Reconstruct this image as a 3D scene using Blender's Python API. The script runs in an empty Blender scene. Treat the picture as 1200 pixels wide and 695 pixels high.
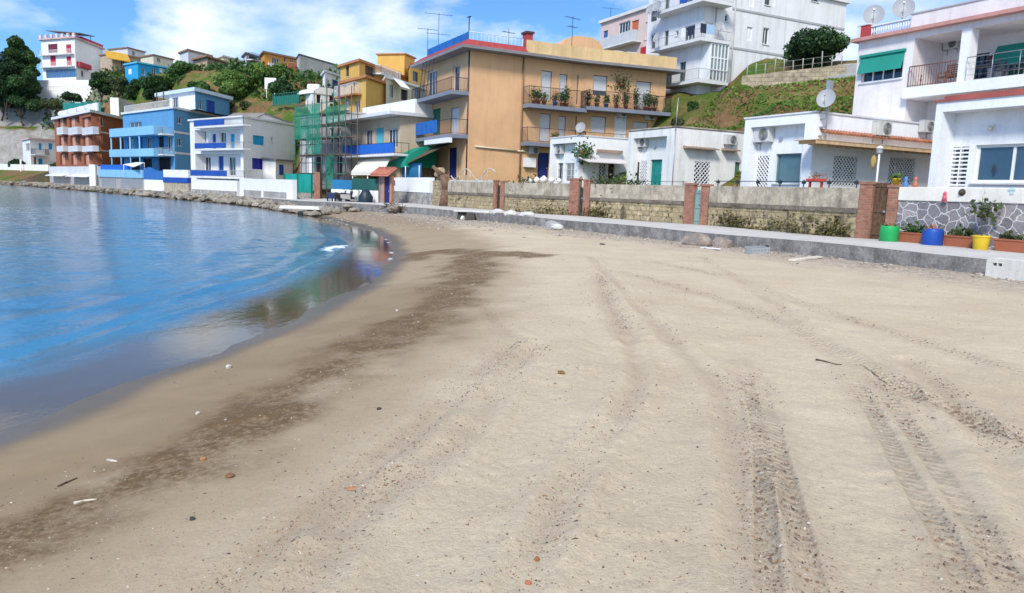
import bpy, bmesh, math, random
import numpy as np
from mathutils import Vector
R = math.radians
random.seed(7)
rng = np.random.default_rng(11)
SC = bpy.context.scene
COL = SC.collection

# ---------------------------------------------------------------- camera, sky, sun, exposure
F_PX, PITCH, ROLL, CH = 870.0, R(8.05), 0.035, 1.65
cam_d = bpy.data.cameras.new('camera')
cam = bpy.data.objects.new('camera', cam_d)
COL.objects.link(cam)
cam_d.sensor_fit = 'HORIZONTAL'
cam_d.sensor_width = 36.0
cam_d.lens = 36.0 * F_PX / 1200.0
cam_d.clip_start = 0.05
cam_d.clip_end = 6000
cam.location = (0, 0, CH)
from mathutils import Matrix
cam.rotation_euler = (Matrix.Rotation(R(90) - PITCH, 3, 'X') @ Matrix.Rotation(ROLL, 3, 'Z')).to_euler()
SC.camera = cam

SUN_EL, SUN_AZ = R(41), math.atan2(-0.36, -0.93)      # azimuth from +Y towards +X
world = bpy.data.worlds.new('World')
SC.world = world
world.use_nodes = True
wn, wl = world.node_tree.nodes, world.node_tree.links
wn.clear()
w_out = wn.new('ShaderNodeOutputWorld')
w_bg = wn.new('ShaderNodeBackground')
w_bg.inputs['Strength'].default_value = 0.15
sky = wn.new('ShaderNodeTexSky')
sky.sky_type = 'NISHITA'
sky.sun_disc = False
sky.sun_elevation = SUN_EL
sky.sun_rotation = SUN_AZ
sky.altitude = 0
sky.air_density = 1.2
sky.dust_density = 0.3
sky.ozone_density = 4.0
w_tc = wn.new('ShaderNodeTexCoord')
w_map = wn.new('ShaderNodeMapping')                    # lift the lookup so that the low sky is as blue as the photo's
w_map.inputs['Scale'].default_value = (1, 1, 1.5)
w_map.inputs['Location'].default_value = (0, 0, 0.10)
wl.new(w_tc.outputs['Generated'], w_map.inputs['Vector'])
wl.new(w_map.outputs[0], sky.inputs['Vector'])
# clouds: flattened noise over the dome
w_cm = wn.new('ShaderNodeMapping')
w_cm.inputs['Scale'].default_value = (1.0, 1.0, 2.2)
w_cm.inputs['Location'].default_value = (3.32, 0.4, 0.0)
wl.new(w_tc.outputs['Generated'], w_cm.inputs['Vector'])
w_n = wn.new('ShaderNodeTexNoise')
w_n.inputs['Scale'].default_value = 5.0
w_n.inputs['Detail'].default_value = 9
w_n.inputs['Roughness'].default_value = 0.56
w_n.inputs['Distortion'].default_value = 0.15
wl.new(w_cm.outputs[0], w_n.inputs['Vector'])
w_sep = wn.new('ShaderNodeSeparateXYZ')
wl.new(w_tc.outputs['Generated'], w_sep.inputs[0])
# more cloud towards the right (+X) and near the horizon
w_m1 = wn.new('ShaderNodeMath'); w_m1.operation = 'MULTIPLY_ADD'
w_m1.inputs[1].default_value = 0.12
wl.new(w_sep.outputs['X'], w_m1.inputs[0]); wl.new(w_n.outputs['Fac'], w_m1.inputs[2])
w_r = wn.new('ShaderNodeValToRGB')
w_r.color_ramp.elements[0].position = 0.395
w_r.color_ramp.elements[1].position = 0.63
wl.new(w_m1.outputs[0], w_r.inputs['Fac'])
w_n2 = wn.new('ShaderNodeTexNoise')
w_n2.inputs['Scale'].default_value = 7
w_n2.inputs['Detail'].default_value = 6
wl.new(w_cm.outputs[0], w_n2.inputs['Vector'])
w_cr = wn.new('ShaderNodeValToRGB')
w_cr.color_ramp.elements[0].position = 0.30
w_cr.color_ramp.elements[0].color = (3.3, 3.9, 4.7, 1)
w_cr.color_ramp.elements[1].position = 0.62
w_cr.color_ramp.elements[1].color = (4.7, 4.9, 5.1, 1)
wl.new(w_n2.outputs['Fac'], w_cr.inputs['Fac'])
w_tint = wn.new('ShaderNodeMix'); w_tint.data_type = 'RGBA'; w_tint.blend_type = 'MULTIPLY'
w_tint.inputs[0].default_value = 1.0
w_tint.inputs[7].default_value = (0.60, 0.86, 1.06, 1)
wl.new(sky.outputs[0], w_tint.inputs[6])
w_mix = wn.new('ShaderNodeMix'); w_mix.data_type = 'RGBA'
wl.new(w_r.outputs['Color'], w_mix.inputs[0])
wl.new(w_tint.outputs[2], w_mix.inputs[6])
wl.new(w_cr.outputs['Color'], w_mix.inputs[7])
wl.new(w_mix.outputs[2], w_bg.inputs['Color'])
wl.new(w_bg.outputs[0], w_out.inputs['Surface'])

sun_d = bpy.data.lights.new('sun', 'SUN')
sun_d.energy = 2.3
sun_d.angle = R(12)
sun_d.color = (1.0, 0.955, 0.88)
sun = bpy.data.objects.new('sun', sun_d)
COL.objects.link(sun)
_sd = Vector((math.sin(SUN_AZ) * math.cos(SUN_EL), math.cos(SUN_AZ) * math.cos(SUN_EL), math.sin(SUN_EL)))
sun.rotation_euler = _sd.to_track_quat('Z', 'Y').to_euler()
sun.location = (0, 0, 60)

SC.view_settings.view_transform = 'Standard'
SC.view_settings.look = 'None'
SC.view_settings.gamma = 1
SC.view_settings.use_curve_mapping = False
SC.view_settings.exposure = 0.74

# ---------------------------------------------------------------- from the photograph to places in the world
_cr, _sr, _cp, _sp = math.cos(ROLL), math.sin(ROLL), math.cos(PITCH), math.sin(PITCH)
def ray(px, py):
    dx, dy = px - 600.0, py - 347.5
    x = (dx * _cr + dy * _sr) / F_PX
    y = -(-dx * _sr + dy * _cr) / F_PX
    return x, _cp + y * _sp, -_sp + y * _cp
def G(px, py, z=0.0):                        # point on the level z
    r = ray(px, py); t = (z - CH) / r[2]
    return r[0] * t, r[1] * t
def P(px, py, Y):                            # point at forward distance Y
    r = ray(px, py); t = Y / r[1]
    return Vector((r[0] * t, Y, CH + r[2] * t))
DS = R(-27)                                  # the street runs away to the left at this heading
def hd(a): return Vector((math.sin(a), math.cos(a)))
S_, P_ = hd(DS), hd(DS + R(90))
def SP(s, p): return (S_.x * s + P_.x * p, S_.y * s + P_.y * p)
def xy(px, py, Y):
    v = P(px, py, Y); return Vector((v.x, v.y))
def along(A, ang, px, py):                   # walk from A along a heading until pixel column px
    r = ray(px, py); d = hd(ang)
    # A + d*t = r*k
    det = d.x * (-r[1]) + r[0] * d.y
    t = ((-A.x) * (-r[1]) + r[0] * (-A.y)) / det
    return Vector((A.x + d.x * t, A.y + d.y * t))

# ---------------------------------------------------------------- materials
MATS = {}
def nodes(m):
    m.use_nodes = True
    return m.node_tree.nodes, m.node_tree.links, m.node_tree.nodes['Principled BSDF']
def M(name, col=None, rough=.85, var=.10, scale=.9, streak=0., bump=.15, bscale=22, metal=0, spec=.3, fine=.06):
    if name in MATS: return MATS[name]
    m = bpy.data.materials.new(name); MATS[name] = m
    N, L, b = nodes(m)
    b.inputs['Roughness'].default_value = rough
    b.inputs['Metallic'].default_value = metal
    b.inputs['Specular IOR Level'].default_value = spec
    g = N.new('ShaderNodeNewGeometry')
    n = N.new('ShaderNodeTexNoise'); n.inputs['Scale'].default_value = scale; n.inputs['Detail'].default_value = 6; n.inputs['Roughness'].default_value = .62
    L.new(g.outputs['Position'], n.inputs['Vector'])
    r = N.new('ShaderNodeValToRGB')
    c = Vector(col[:3])
    r.color_ramp.elements[0].position = .3; r.color_ramp.elements[1].position = .7
    r.color_ramp.elements[0].color = (*(c * (1 - var)), 1); r.color_ramp.elements[1].color = (*[min(.93, q) for q in c * (1 + var)], 1)
    L.new(n.outputs['Fac'], r.inputs['Fac'])
    last = r.outputs['Color']
    if fine:
        n3 = N.new('ShaderNodeTexNoise'); n3.inputs['Scale'].default_value = 14; n3.inputs['Detail'].default_value = 4
        L.new(g.outputs['Position'], n3.inputs['Vector'])
        mr = N.new('ShaderNodeMapRange'); mr.inputs[1].default_value = .25; mr.inputs[2].default_value = .75
        mr.inputs[3].default_value = 1 - fine; mr.inputs[4].default_value = 1 + fine
        L.new(n3.outputs['Fac'], mr.inputs[0])
        mu = N.new('ShaderNodeMix'); mu.data_type = 'RGBA'; mu.blend_type = 'MULTIPLY'; mu.inputs[0].default_value = 1
        L.new(last, mu.inputs[6]); L.new(mr.outputs[0], mu.inputs[7]); last = mu.outputs[2]
    if streak:
        mp = N.new('ShaderNodeMapping'); mp.inputs['Scale'].default_value = (1.6, 1.6, .13)
        L.new(g.outputs['Position'], mp.inputs['Vector'])
        n2 = N.new('ShaderNodeTexNoise'); n2.inputs['Scale'].default_value = 1.5; n2.inputs['Detail'].default_value = 7; n2.inputs['Roughness'].default_value = .7
        L.new(mp.outputs[0], n2.inputs['Vector'])
        r2 = N.new('ShaderNodeValToRGB'); r2.color_ramp.elements[0].position = .5; r2.color_ramp.elements[1].position = .75
        L.new(n2.outputs['Fac'], r2.inputs['Fac'])
        k = N.new('ShaderNodeMath'); k.operation = 'MULTIPLY'; k.inputs[1].default_value = streak
        L.new(r2.outputs['Color'], k.inputs[0])
        mu = N.new('ShaderNodeMix'); mu.data_type = 'RGBA'; mu.blend_type = 'MULTIPLY'
        L.new(k.outputs[0], mu.inputs[0]); L.new(last, mu.inputs[6]); mu.inputs[7].default_value = (.36, .33, .30, 1); last = mu.outputs[2]
    L.new(last, b.inputs['Base Color'])
    if bump:
        nb = N.new('ShaderNodeTexNoise'); nb.inputs['Scale'].default_value = bscale; nb.inputs['Detail'].default_value = 4
        L.new(g.outputs['Position'], nb.inputs['Vector'])
        bp = N.new('ShaderNodeBump'); bp.inputs['Strength'].default_value = bump; bp.inputs['Distance'].default_value = .02
        L.new(nb.outputs['Fac'], bp.inputs['Height']); L.new(bp.outputs[0], b.inputs['Normal'])
    return m
def glass(name, col=(.02, .035, .05), rough=.06, spec=.6):
    if name in MATS: return MATS[name]
    m = M(name, col, rough, var=.3, scale=.7, bump=.03, bscale=2.0, spec=spec, fine=0)
    return m
def leafmat(name, c0, c1):
    if name in MATS: return MATS[name]
    m = bpy.data.materials.new(name); MATS[name] = m
    N, L, b = nodes(m)
    a = N.new('ShaderNodeAttribute'); a.attribute_name = 'tone'
    r = N.new('ShaderNodeValToRGB'); r.color_ramp.elements[0].color = (*c0, 1); r.color_ramp.elements[1].color = (*c1, 1)
    L.new(a.outputs['Fac'], r.inputs['Fac']); L.new(r.outputs['Color'], b.inputs['Base Color'])
    b.inputs['Roughness'].default_value = .6; b.inputs['Specular IOR Level'].default_value = .25
    tr = N.new('ShaderNodeBsdfTranslucent'); L.new(r.outputs['Color'], tr.inputs['Color'])
    mx = N.new('ShaderNodeMixShader'); mx.inputs[0].default_value = .25
    L.new(b.outputs[0], mx.inputs[1]); L.new(tr.outputs[0], mx.inputs[2])
    L.new(mx.outputs[0], N['Material Output'].inputs['Surface'])
    return m
def uvtex(m):
    N, L, b = nodes(m); u = N.new('ShaderNodeUVMap'); u.uv_map = 'uv'
    return N, L, b, u.outputs[0]
def brickmat(name, c1, c2, mortar, bw=.25, bh=.07, ms=.012, bumpk=.5, noise=.35, patch=None):
    if name in MATS: return MATS[name]
    m = bpy.data.materials.new(name); MATS[name] = m
    N, L, b, uv = uvtex(m)
    t = N.new('ShaderNodeTexBrick'); t.inputs['Scale'].default_value = 1
    t.inputs['Brick Width'].default_value = bw; t.inputs['Row Height'].default_value = bh; t.inputs['Mortar Size'].default_value = ms
    t.inputs['Mortar Smooth'].default_value = .35; t.inputs['Bias'].default_value = 0
    t.inputs['Color1'].default_value = (*c1, 1); t.inputs['Color2'].default_value = (*c2, 1); t.inputs['Mortar'].default_value = (*mortar, 1)
    nn = N.new('ShaderNodeTexNoise'); nn.inputs['Scale'].default_value = 4; nn.inputs['Detail'].default_value = 5
    L.new(uv, nn.inputs['Vector'])
    va = N.new('ShaderNodeVectorMath'); va.operation = 'MULTIPLY_ADD'; va.inputs[1].default_value = (.05 * bw / .25,) * 3
    L.new(nn.outputs['Color'], va.inputs[0]); L.new(uv, va.inputs[2]); L.new(va.outputs[0], t.inputs['Vector'])
    n2 = N.new('ShaderNodeTexNoise'); n2.inputs['Scale'].default_value = 2.2; n2.inputs['Detail'].default_value = 8; n2.inputs['Roughness'].default_value = .7
    L.new(uv, n2.inputs['Vector'])
    mr = N.new('ShaderNodeMapRange'); mr.inputs[1].default_value = .3; mr.inputs[2].default_value = .7; mr.inputs[3].default_value = 1 - noise; mr.inputs[4].default_value = 1 + noise
    L.new(n2.outputs['Fac'], mr.inputs[0])
    mu = N.new('ShaderNodeMix'); mu.data_type = 'RGBA'; mu.blend_type = 'MULTIPLY'; mu.inputs[0].default_value = 1
    L.new(t.outputs['Color'], mu.inputs[6]); L.new(mr.outputs[0], mu.inputs[7])
    last = mu.outputs[2]
    if patch:                                           # worn render, moss and soot patches over the blocks
        for sc, lo, hi, colr in patch:
            pn = N.new('ShaderNodeTexNoise'); pn.inputs['Scale'].default_value = sc; pn.inputs['Detail'].default_value = 7; pn.inputs['Roughness'].default_value = .68; pn.inputs['Distortion'].default_value = .6
            ge = N.new('ShaderNodeNewGeometry'); L.new(ge.outputs['Position'], pn.inputs['Vector'])
            pr = N.new('ShaderNodeValToRGB'); pr.color_ramp.elements[0].position = lo; pr.color_ramp.elements[1].position = hi; L.new(pn.outputs['Fac'], pr.inputs['Fac'])
            pm = N.new('ShaderNodeMix'); pm.data_type = 'RGBA'; L.new(pr.outputs['Color'], pm.inputs[0]); L.new(last, pm.inputs[6]); pm.inputs[7].default_value = (*colr, 1); last = pm.outputs[2]
    L.new(last, b.inputs['Base Color']); b.inputs['Roughness'].default_value = .9
    bp = N.new('ShaderNodeBump'); bp.inputs['Strength'].default_value = bumpk; bp.inputs['Distance'].default_value = .02; bp.invert = True
    ad = N.new('ShaderNodeMath'); ad.operation = 'MULTIPLY_ADD'; ad.inputs[1].default_value = -.5
    L.new(n2.outputs['Fac'], ad.inputs[0]); L.new(t.outputs['Fac'], ad.inputs[2])
    L.new(ad.outputs[0], bp.inputs['Height']); L.new(bp.outputs[0], b.inputs['Normal'])
    return m
def stonemat(name, stones, joint, scale=2.2, jw=.055, bumpk=.6):
    """irregular stones with joints between them"""
    if name in MATS: return MATS[name]
    m = bpy.data.materials.new(name); MATS[name] = m
    N, L, b, uv = uvtex(m)
    nn = N.new('ShaderNodeTexNoise'); nn.inputs['Scale'].default_value = 2.5; nn.inputs['Detail'].default_value = 3
    L.new(uv, nn.inputs['Vector'])
    va = N.new('ShaderNodeVectorMath'); va.operation = 'MULTIPLY_ADD'; va.inputs[1].default_value = (.34,) * 3
    L.new(nn.outputs['Color'], va.inputs[0]); L.new(uv, va.inputs[2])
    e = N.new('ShaderNodeTexVoronoi'); e.feature = 'DISTANCE_TO_EDGE'; e.voronoi_dimensions = '2D'; e.inputs['Scale'].default_value = scale
    c = N.new('ShaderNodeTexVoronoi'); c.feature = 'F1'; c.voronoi_dimensions = '2D'; c.inputs['Scale'].default_value = scale
    L.new(va.outputs[0], e.inputs['Vector']); L.new(va.outputs[0], c.inputs['Vector'])
    r = N.new('ShaderNodeValToRGB'); r.color_ramp.elements.new(.5)
    for i, s in enumerate(stones): r.color_ramp.elements[i].color = (*s, 1)
    sp = N.new('ShaderNodeSeparateColor'); L.new(c.outputs['Color'], sp.inputs[0]); L.new(sp.outputs[0], r.inputs['Fac'])
    n2 = N.new('ShaderNodeTexNoise'); n2.inputs['Scale'].default_value = 9; n2.inputs['Detail'].default_value = 6; n2.inputs['Roughness'].default_value = .7
    L.new(uv, n2.inputs['Vector'])
    mr = N.new('ShaderNodeMapRange'); mr.inputs[1].default_value = .3; mr.inputs[2].default_value = .7; mr.inputs[3].default_value = .68; mr.inputs[4].default_value = 1.3
    L.new(n2.outputs['Fac'], mr.inputs[0])
    mu = N.new('ShaderNodeMix'); mu.data_type = 'RGBA'; mu.blend_type = 'MULTIPLY'; mu.inputs[0].default_value = 1
    L.new(r.outputs['Color'], mu.inputs[6]); L.new(mr.outputs[0], mu.inputs[7])
    j = N.new('ShaderNodeMapRange'); j.inputs[1].default_value = jw * .55; j.inputs[2].default_value = jw; j.inputs[3].default_value = 1; j.inputs[4].default_value = 0
    L.new(e.outputs['Distance'], j.inputs[0])
    mx = N.new('ShaderNodeMix'); mx.data_type = 'RGBA'
    L.new(j.outputs[0], mx.inputs[0]); L.new(mu.outputs[2], mx.inputs[6]); mx.inputs[7].default_value = (*joint, 1)
    L.new(mx.outputs[2], b.inputs['Base Color']); b.inputs['Roughness'].default_value = .88
    bp = N.new('ShaderNodeBump'); bp.inputs['Strength'].default_value = bumpk; bp.inputs['Distance'].default_value = .03
    ad = N.new('ShaderNodeMath'); ad.operation = 'MULTIPLY_ADD'; ad.inputs[1].default_value = .5
    L.new(n2.outputs['Fac'], ad.inputs[0]); L.new(j.outputs[0], ad.inputs[2])
    L.new(ad.outputs[0], bp.inputs['Height']); L.new(bp.outputs[0], b.inputs['Normal'])
    return m

# ---------------------------------------------------------------- objects
def tag(o, label=None, cat=None, group=None, kind=None):
    if label: o['label'] = label
    if cat: o['category'] = cat
    if group: o['group'] = group
    if kind: o['kind'] = kind
    return o
def empty(name, loc, label, cat, group=None, rz=0):
    o = bpy.data.objects.new(name, None); COL.objects.link(o)
    o.empty_display_size = .3
    o.location = loc; o.rotation_euler = (0, 0, rz)
    return tag(o, label, cat, group)
def origin(o):
    while o.parent: o = o.parent
    return Vector(o.location)
def copy_tree(o, parent=None):
    c = o.copy(); COL.objects.link(c); c.parent = parent
    for ch in list(o.children): copy_tree(ch, c)
    return c
class MB:
    def __init__(s): s.v = []; s.f = []; s.smooth = set()
    def quad(s, a, b, c, d):
        n = len(s.v); s.v += [tuple(a), tuple(b), tuple(c), tuple(d)]; s.f.append((n, n + 1, n + 2, n + 3))
    def poly(s, pts):
        n = len(s.v); s.v += [tuple(p) for p in pts]; s.f.append(tuple(range(n, n + len(pts))))
    def hexa(s, p):                                     # p: 4 bottom (ccw), 4 top
        n = len(s.v); s.v += [tuple(q) for q in p]
        for f in ((3, 2, 1, 0), (4, 5, 6, 7), (0, 1, 5, 4), (1, 2, 6, 5), (2, 3, 7, 6), (3, 0, 4, 7)): s.f.append(tuple(n + i for i in f))
    def box(s, x0, x1, y0, y1, z0, z1):
        s.hexa([(x0, y0, z0), (x1, y0, z0), (x1, y1, z0), (x0, y1, z0), (x0, y0, z1), (x1, y0, z1), (x1, y1, z1), (x0, y1, z1)])
    def fbox(s, F, u0, u1, z0, z1, d0, d1):             # a box in a facade's own coordinates (d outwards)
        if u1 < u0: u0, u1 = u1, u0
        if d1 < d0: d0, d1 = d1, d0
        s.hexa([F.pt(u0, z0, d1), F.pt(u1, z0, d1), F.pt(u1, z0, d0), F.pt(u0, z0, d0), F.pt(u0, z1, d1), F.pt(u1, z1, d1), F.pt(u1, z1, d0), F.pt(u0, z1, d0)])
    def prism(s, poly, z0, z1):
        n = len(s.v); k = len(poly)
        s.v += [(p[0], p[1], z0) for p in poly] + [(p[0], p[1], z1) for p in poly]
        a = sum(poly[i][0] * poly[(i + 1) % k][1] - poly[(i + 1) % k][0] * poly[i][1] for i in range(k))
        idx = list(range(k)) if a > 0 else list(range(k))[::-1]
        s.f.append(tuple(n + i for i in idx[::-1])); s.f.append(tuple(n + k + i for i in idx))
        for q in range(k):
            i, j = idx[q], idx[(q + 1) % k]; s.f.append((n + i, n + j, n + k + j, n + k + i))
    def tube(s, p0, p1, r, n=6, r1=None, cap=True):
        p0, p1 = Vector(p0), Vector(p1); d = (p1 - p0)
        if d.length < 1e-6: return
        d.normalize(); a = d.orthogonal().normalized(); b = d.cross(a); r1 = r if r1 is None else r1
        k = len(s.v)
        for p, q in ((p0, r), (p1, r1)):
            for i in range(n):
                t = 2 * math.pi * i / n; s.v.append(tuple(p + a * math.cos(t) * q + b * math.sin(t) * q))
        for i in range(n):
            j = (i + 1) % n; s.smooth.add(len(s.f)); s.f.append((k + i, k + j, k + n + j, k + n + i))
        if cap: s.f.append(tuple(k + i for i in range(n))[::-1]); s.f.append(tuple(k + n + i for i in range(n)))
    def path(s, pts, r, n=6):
        for a, b in zip(pts[:-1], pts[1:]): s.tube(a, b, r, n)
    def lathe(s, c, prof, n=16):                        # prof: (radius, z)
        k = len(s.v); c = Vector(c)
        for r, z in prof:
            for i in range(n):
                t = 2 * math.pi * i / n; s.v.append((c.x + r * math.cos(t), c.y + r * math.sin(t), c.z + z))
        for a in range(len(prof) - 1):
            for i in range(n):
                j = (i + 1) % n; s.smooth.add(len(s.f)); s.f.append((k + a * n + i, k + a * n + j, k + a * n + n + j, k + a * n + n + i))
        s.f.append(tuple(k + i for i in range(n))[::-1]); m = k + (len(prof) - 1) * n; s.f.append(tuple(m + i for i in range(n)))
    def rock(s, c, sx, sy, sz, seed=0, rz=0, sub=2, flat=.0, amp=.22):
        bm = bmesh.new(); bmesh.ops.create_icosphere(bm, subdivisions=sub, radius=1)
        rr = random.Random(seed); dirs = [Vector((rr.gauss(0, 1), rr.gauss(0, 1), rr.gauss(0, 1))).normalized() for _ in range(9)]
        cuts = [rr.uniform(.62, .95) for _ in dirs]; k = len(s.v); ca, sa = math.cos(rz), math.sin(rz)
        for v in bm.verts:
            p = v.co.copy()
            for d, q in zip(dirs, cuts):
                h = p.dot(d)
                if h > q: p -= d * (h - q)
            p *= 1 + amp * .3 * rr.uniform(-1, 1)
            x, y, z = p.x * sx, p.y * sy, p.z * sz
            s.v.append((c[0] + x * ca - y * sa, c[1] + x * sa + y * ca, c[2] + z))
        bm.verts.index_update()
        for f in bm.faces: s.f.append(tuple(k + v.index for v in f.verts))
        bm.free()
    def build(s, name, mat, parent=None, loc=None, label=None, cat=None, group=None, kind=None, bevel=0):
        if not s.v: return None
        me = bpy.data.meshes.new(name)
        base = origin(parent) if parent else Vector(loc) if loc is not None else None
        V = np.array(s.v, dtype=float)
        if base is None:
            lo, hi = V.min(0), V.max(0); base = Vector(((lo[0] + hi[0]) / 2, (lo[1] + hi[1]) / 2, lo[2]))
        rot = 0
        V2 = V - np.array(base)
        me.from_pydata(V2.tolist(), [], s.f)
        uv = me.uv_layers.new(name='uv')
        nl = len(me.loops); li = np.zeros(nl, dtype=np.int32); me.loops.foreach_get('vertex_index', li)
        npoly = len(me.polygons); nor = np.zeros(npoly * 3); me.polygons.foreach_get('normal', nor); nor = nor.reshape(-1, 3)
        lt = np.zeros(npoly, dtype=np.int32); me.polygons.foreach_get('loop_total', lt)
        ln = np.repeat(nor, lt, axis=0); pos = V[li]
        tx, ty = -ln[:, 1], ln[:, 0]; tl = np.hypot(tx, ty) + 1e-9
        flat = np.abs(ln[:, 2]) > .7
        uu = np.where(flat, pos[:, 0], (pos[:, 0] * tx + pos[:, 1] * ty) / tl); vv = np.where(flat, pos[:, 1], pos[:, 2])
        uv.data.foreach_set('uv', np.stack([uu, vv], 1).ravel().astype(np.float32))
        if s.smooth:
            sm = np.zeros(npoly, dtype=bool); sm[list(s.smooth)] = True; me.polygons.foreach_set('use_smooth', sm)
        if mat: me.materials.append(mat)
        o = bpy.data.objects.new(name, me); COL.objects.link(o)
        if parent: o.parent = parent
        else: o.location = base
        if bevel:
            bv = o.modifiers.new('bevel', 'BEVEL'); bv.width = bevel; bv.segments = 2; bv.limit_method = 'ANGLE'
        return tag(o, label, cat, group, kind)

class Facade:
    """vertical plane from A (left as seen from outside) to B; u along, z up, d outwards"""
    def __init__(s, A, B):
        s.A, s.B = Vector((A[0], A[1])), Vector((B[0], B[1])); s.L = (s.B - s.A).length
        s.u = (s.B - s.A) / s.L; s.n = Vector((s.u.y, -s.u.x))
    def pt(s, u, z, d=0.): return Vector((s.A.x + s.u.x * u + s.n.x * d, s.A.y + s.u.y * u + s.n.y * d, z))
    def off(s, d, u0=0., u1=None):
        u1 = s.L if u1 is None else u1
        a, b = s.pt(u0, 0, d), s.pt(u1, 0, d); return Facade((a.x, a.y), (b.x, b.y))
    def px(s, px, py, d=0.):
        r = Vector(ray(px, py)); a = s.pt(0, 0, d); n = Vector((s.n.x, s.n.y, 0))
        t = (a - Vector((0, 0, CH))).dot(n) / r.dot(n); q = Vector((0, 0, CH)) + r * t
        return (Vector((q.x, q.y)) - Vector((a.x, a.y))).dot(s.u), q.z
    def rect(s, x0, y0, x1, y1, d=0.):
        ym, xm = (y0 + y1) / 2, (x0 + x1) / 2
        return s.px(x0, ym, d)[0], s.px(x1, ym, d)[0], s.px(xm, y1, d)[1], s.px(xm, y0, d)[1]
    def rz(s): return math.atan2(s.n.y, s.n.x) + math.pi / 2     # turns a thing whose front is -Y to face outwards

def fwall(mb, F, u0, u1, z0, z1, holes=(), d=0.):
    us = sorted({round(x, 4) for x in [u0, u1] + [h[0] for h in holes] + [h[1] for h in holes] if u0 - 1e-4 <= x <= u1 + 1e-4})
    zs = sorted({round(x, 4) for x in [z0, z1] + [h[2] for h in holes] + [h[3] for h in holes] if z0 - 1e-4 <= x <= z1 + 1e-4})
    for a, b in zip(us[:-1], us[1:]):
        for c, e in zip(zs[:-1], zs[1:]):
            if b - a < 1e-3 or e - c < 1e-3: continue
            um, zm = (a + b) / 2, (c + e) / 2
            if any(h[0] < um < h[1] and h[2] < zm < h[3] for h in holes): continue
            mb.quad(F.pt(a, c, d), F.pt(b, c, d), F.pt(b, e, d), F.pt(a, e, d))
    for h in holes:
        a, b, c, e = max(h[0], u0), min(h[1], u1), max(h[2], z0), min(h[3], z1); q = d - h[4]
        mb.quad(F.pt(a, c, d), F.pt(a, c, q), F.pt(b, c, q), F.pt(b, c, d))
        mb.quad(F.pt(a, e, q), F.pt(a, e, d), F.pt(b, e, d), F.pt(b, e, q))
        mb.quad(F.pt(a, c, q), F.pt(a, c, d), F.pt(a, e, d), F.pt(a, e, q))
        mb.quad(F.pt(b, c, d), F.pt(b, c, q), F.pt(b, e, q), F.pt(b, e, d))

# shared paints
white = M('white_paint', (.80, .80, .79), .8, var=.06, streak=.10)
white_old = M('weathered_white_paint', (.76, .75, .72), .85, var=.10, streak=.45)
frame_w = M('white_frame', (.78, .78, .78), .5, var=.03, bump=0, fine=0)
shutter_m = M('roller_shutter', (.62, .62, .63), .5, var=.05, bump=0)
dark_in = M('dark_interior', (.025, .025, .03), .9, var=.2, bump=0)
glass_d = glass('dark_glass')
glass_b = glass('sky_glass', (.03, .06, .10), .04, .9)
iron = M('dark_iron', (.03, .035, .045), .5, var=.2, bump=0)
rust = M('rusty_iron', (.16, .07, .05), .7, var=.3, bump=0)
steel = M('galvanised_steel', (.42, .43, .45), .4, var=.1, metal=.6, bump=0)
concrete = M('concrete', (.36, .35, .335), .9, var=.18, scale=1.4, streak=.25, bump=.3)
slab_w = M('balcony_slab_white', (.66, .66, .66), .8, var=.08, streak=.25)
slab_g = M('balcony_slab_grey', (.20, .22, .27), .8, var=.10, streak=.1)

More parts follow.
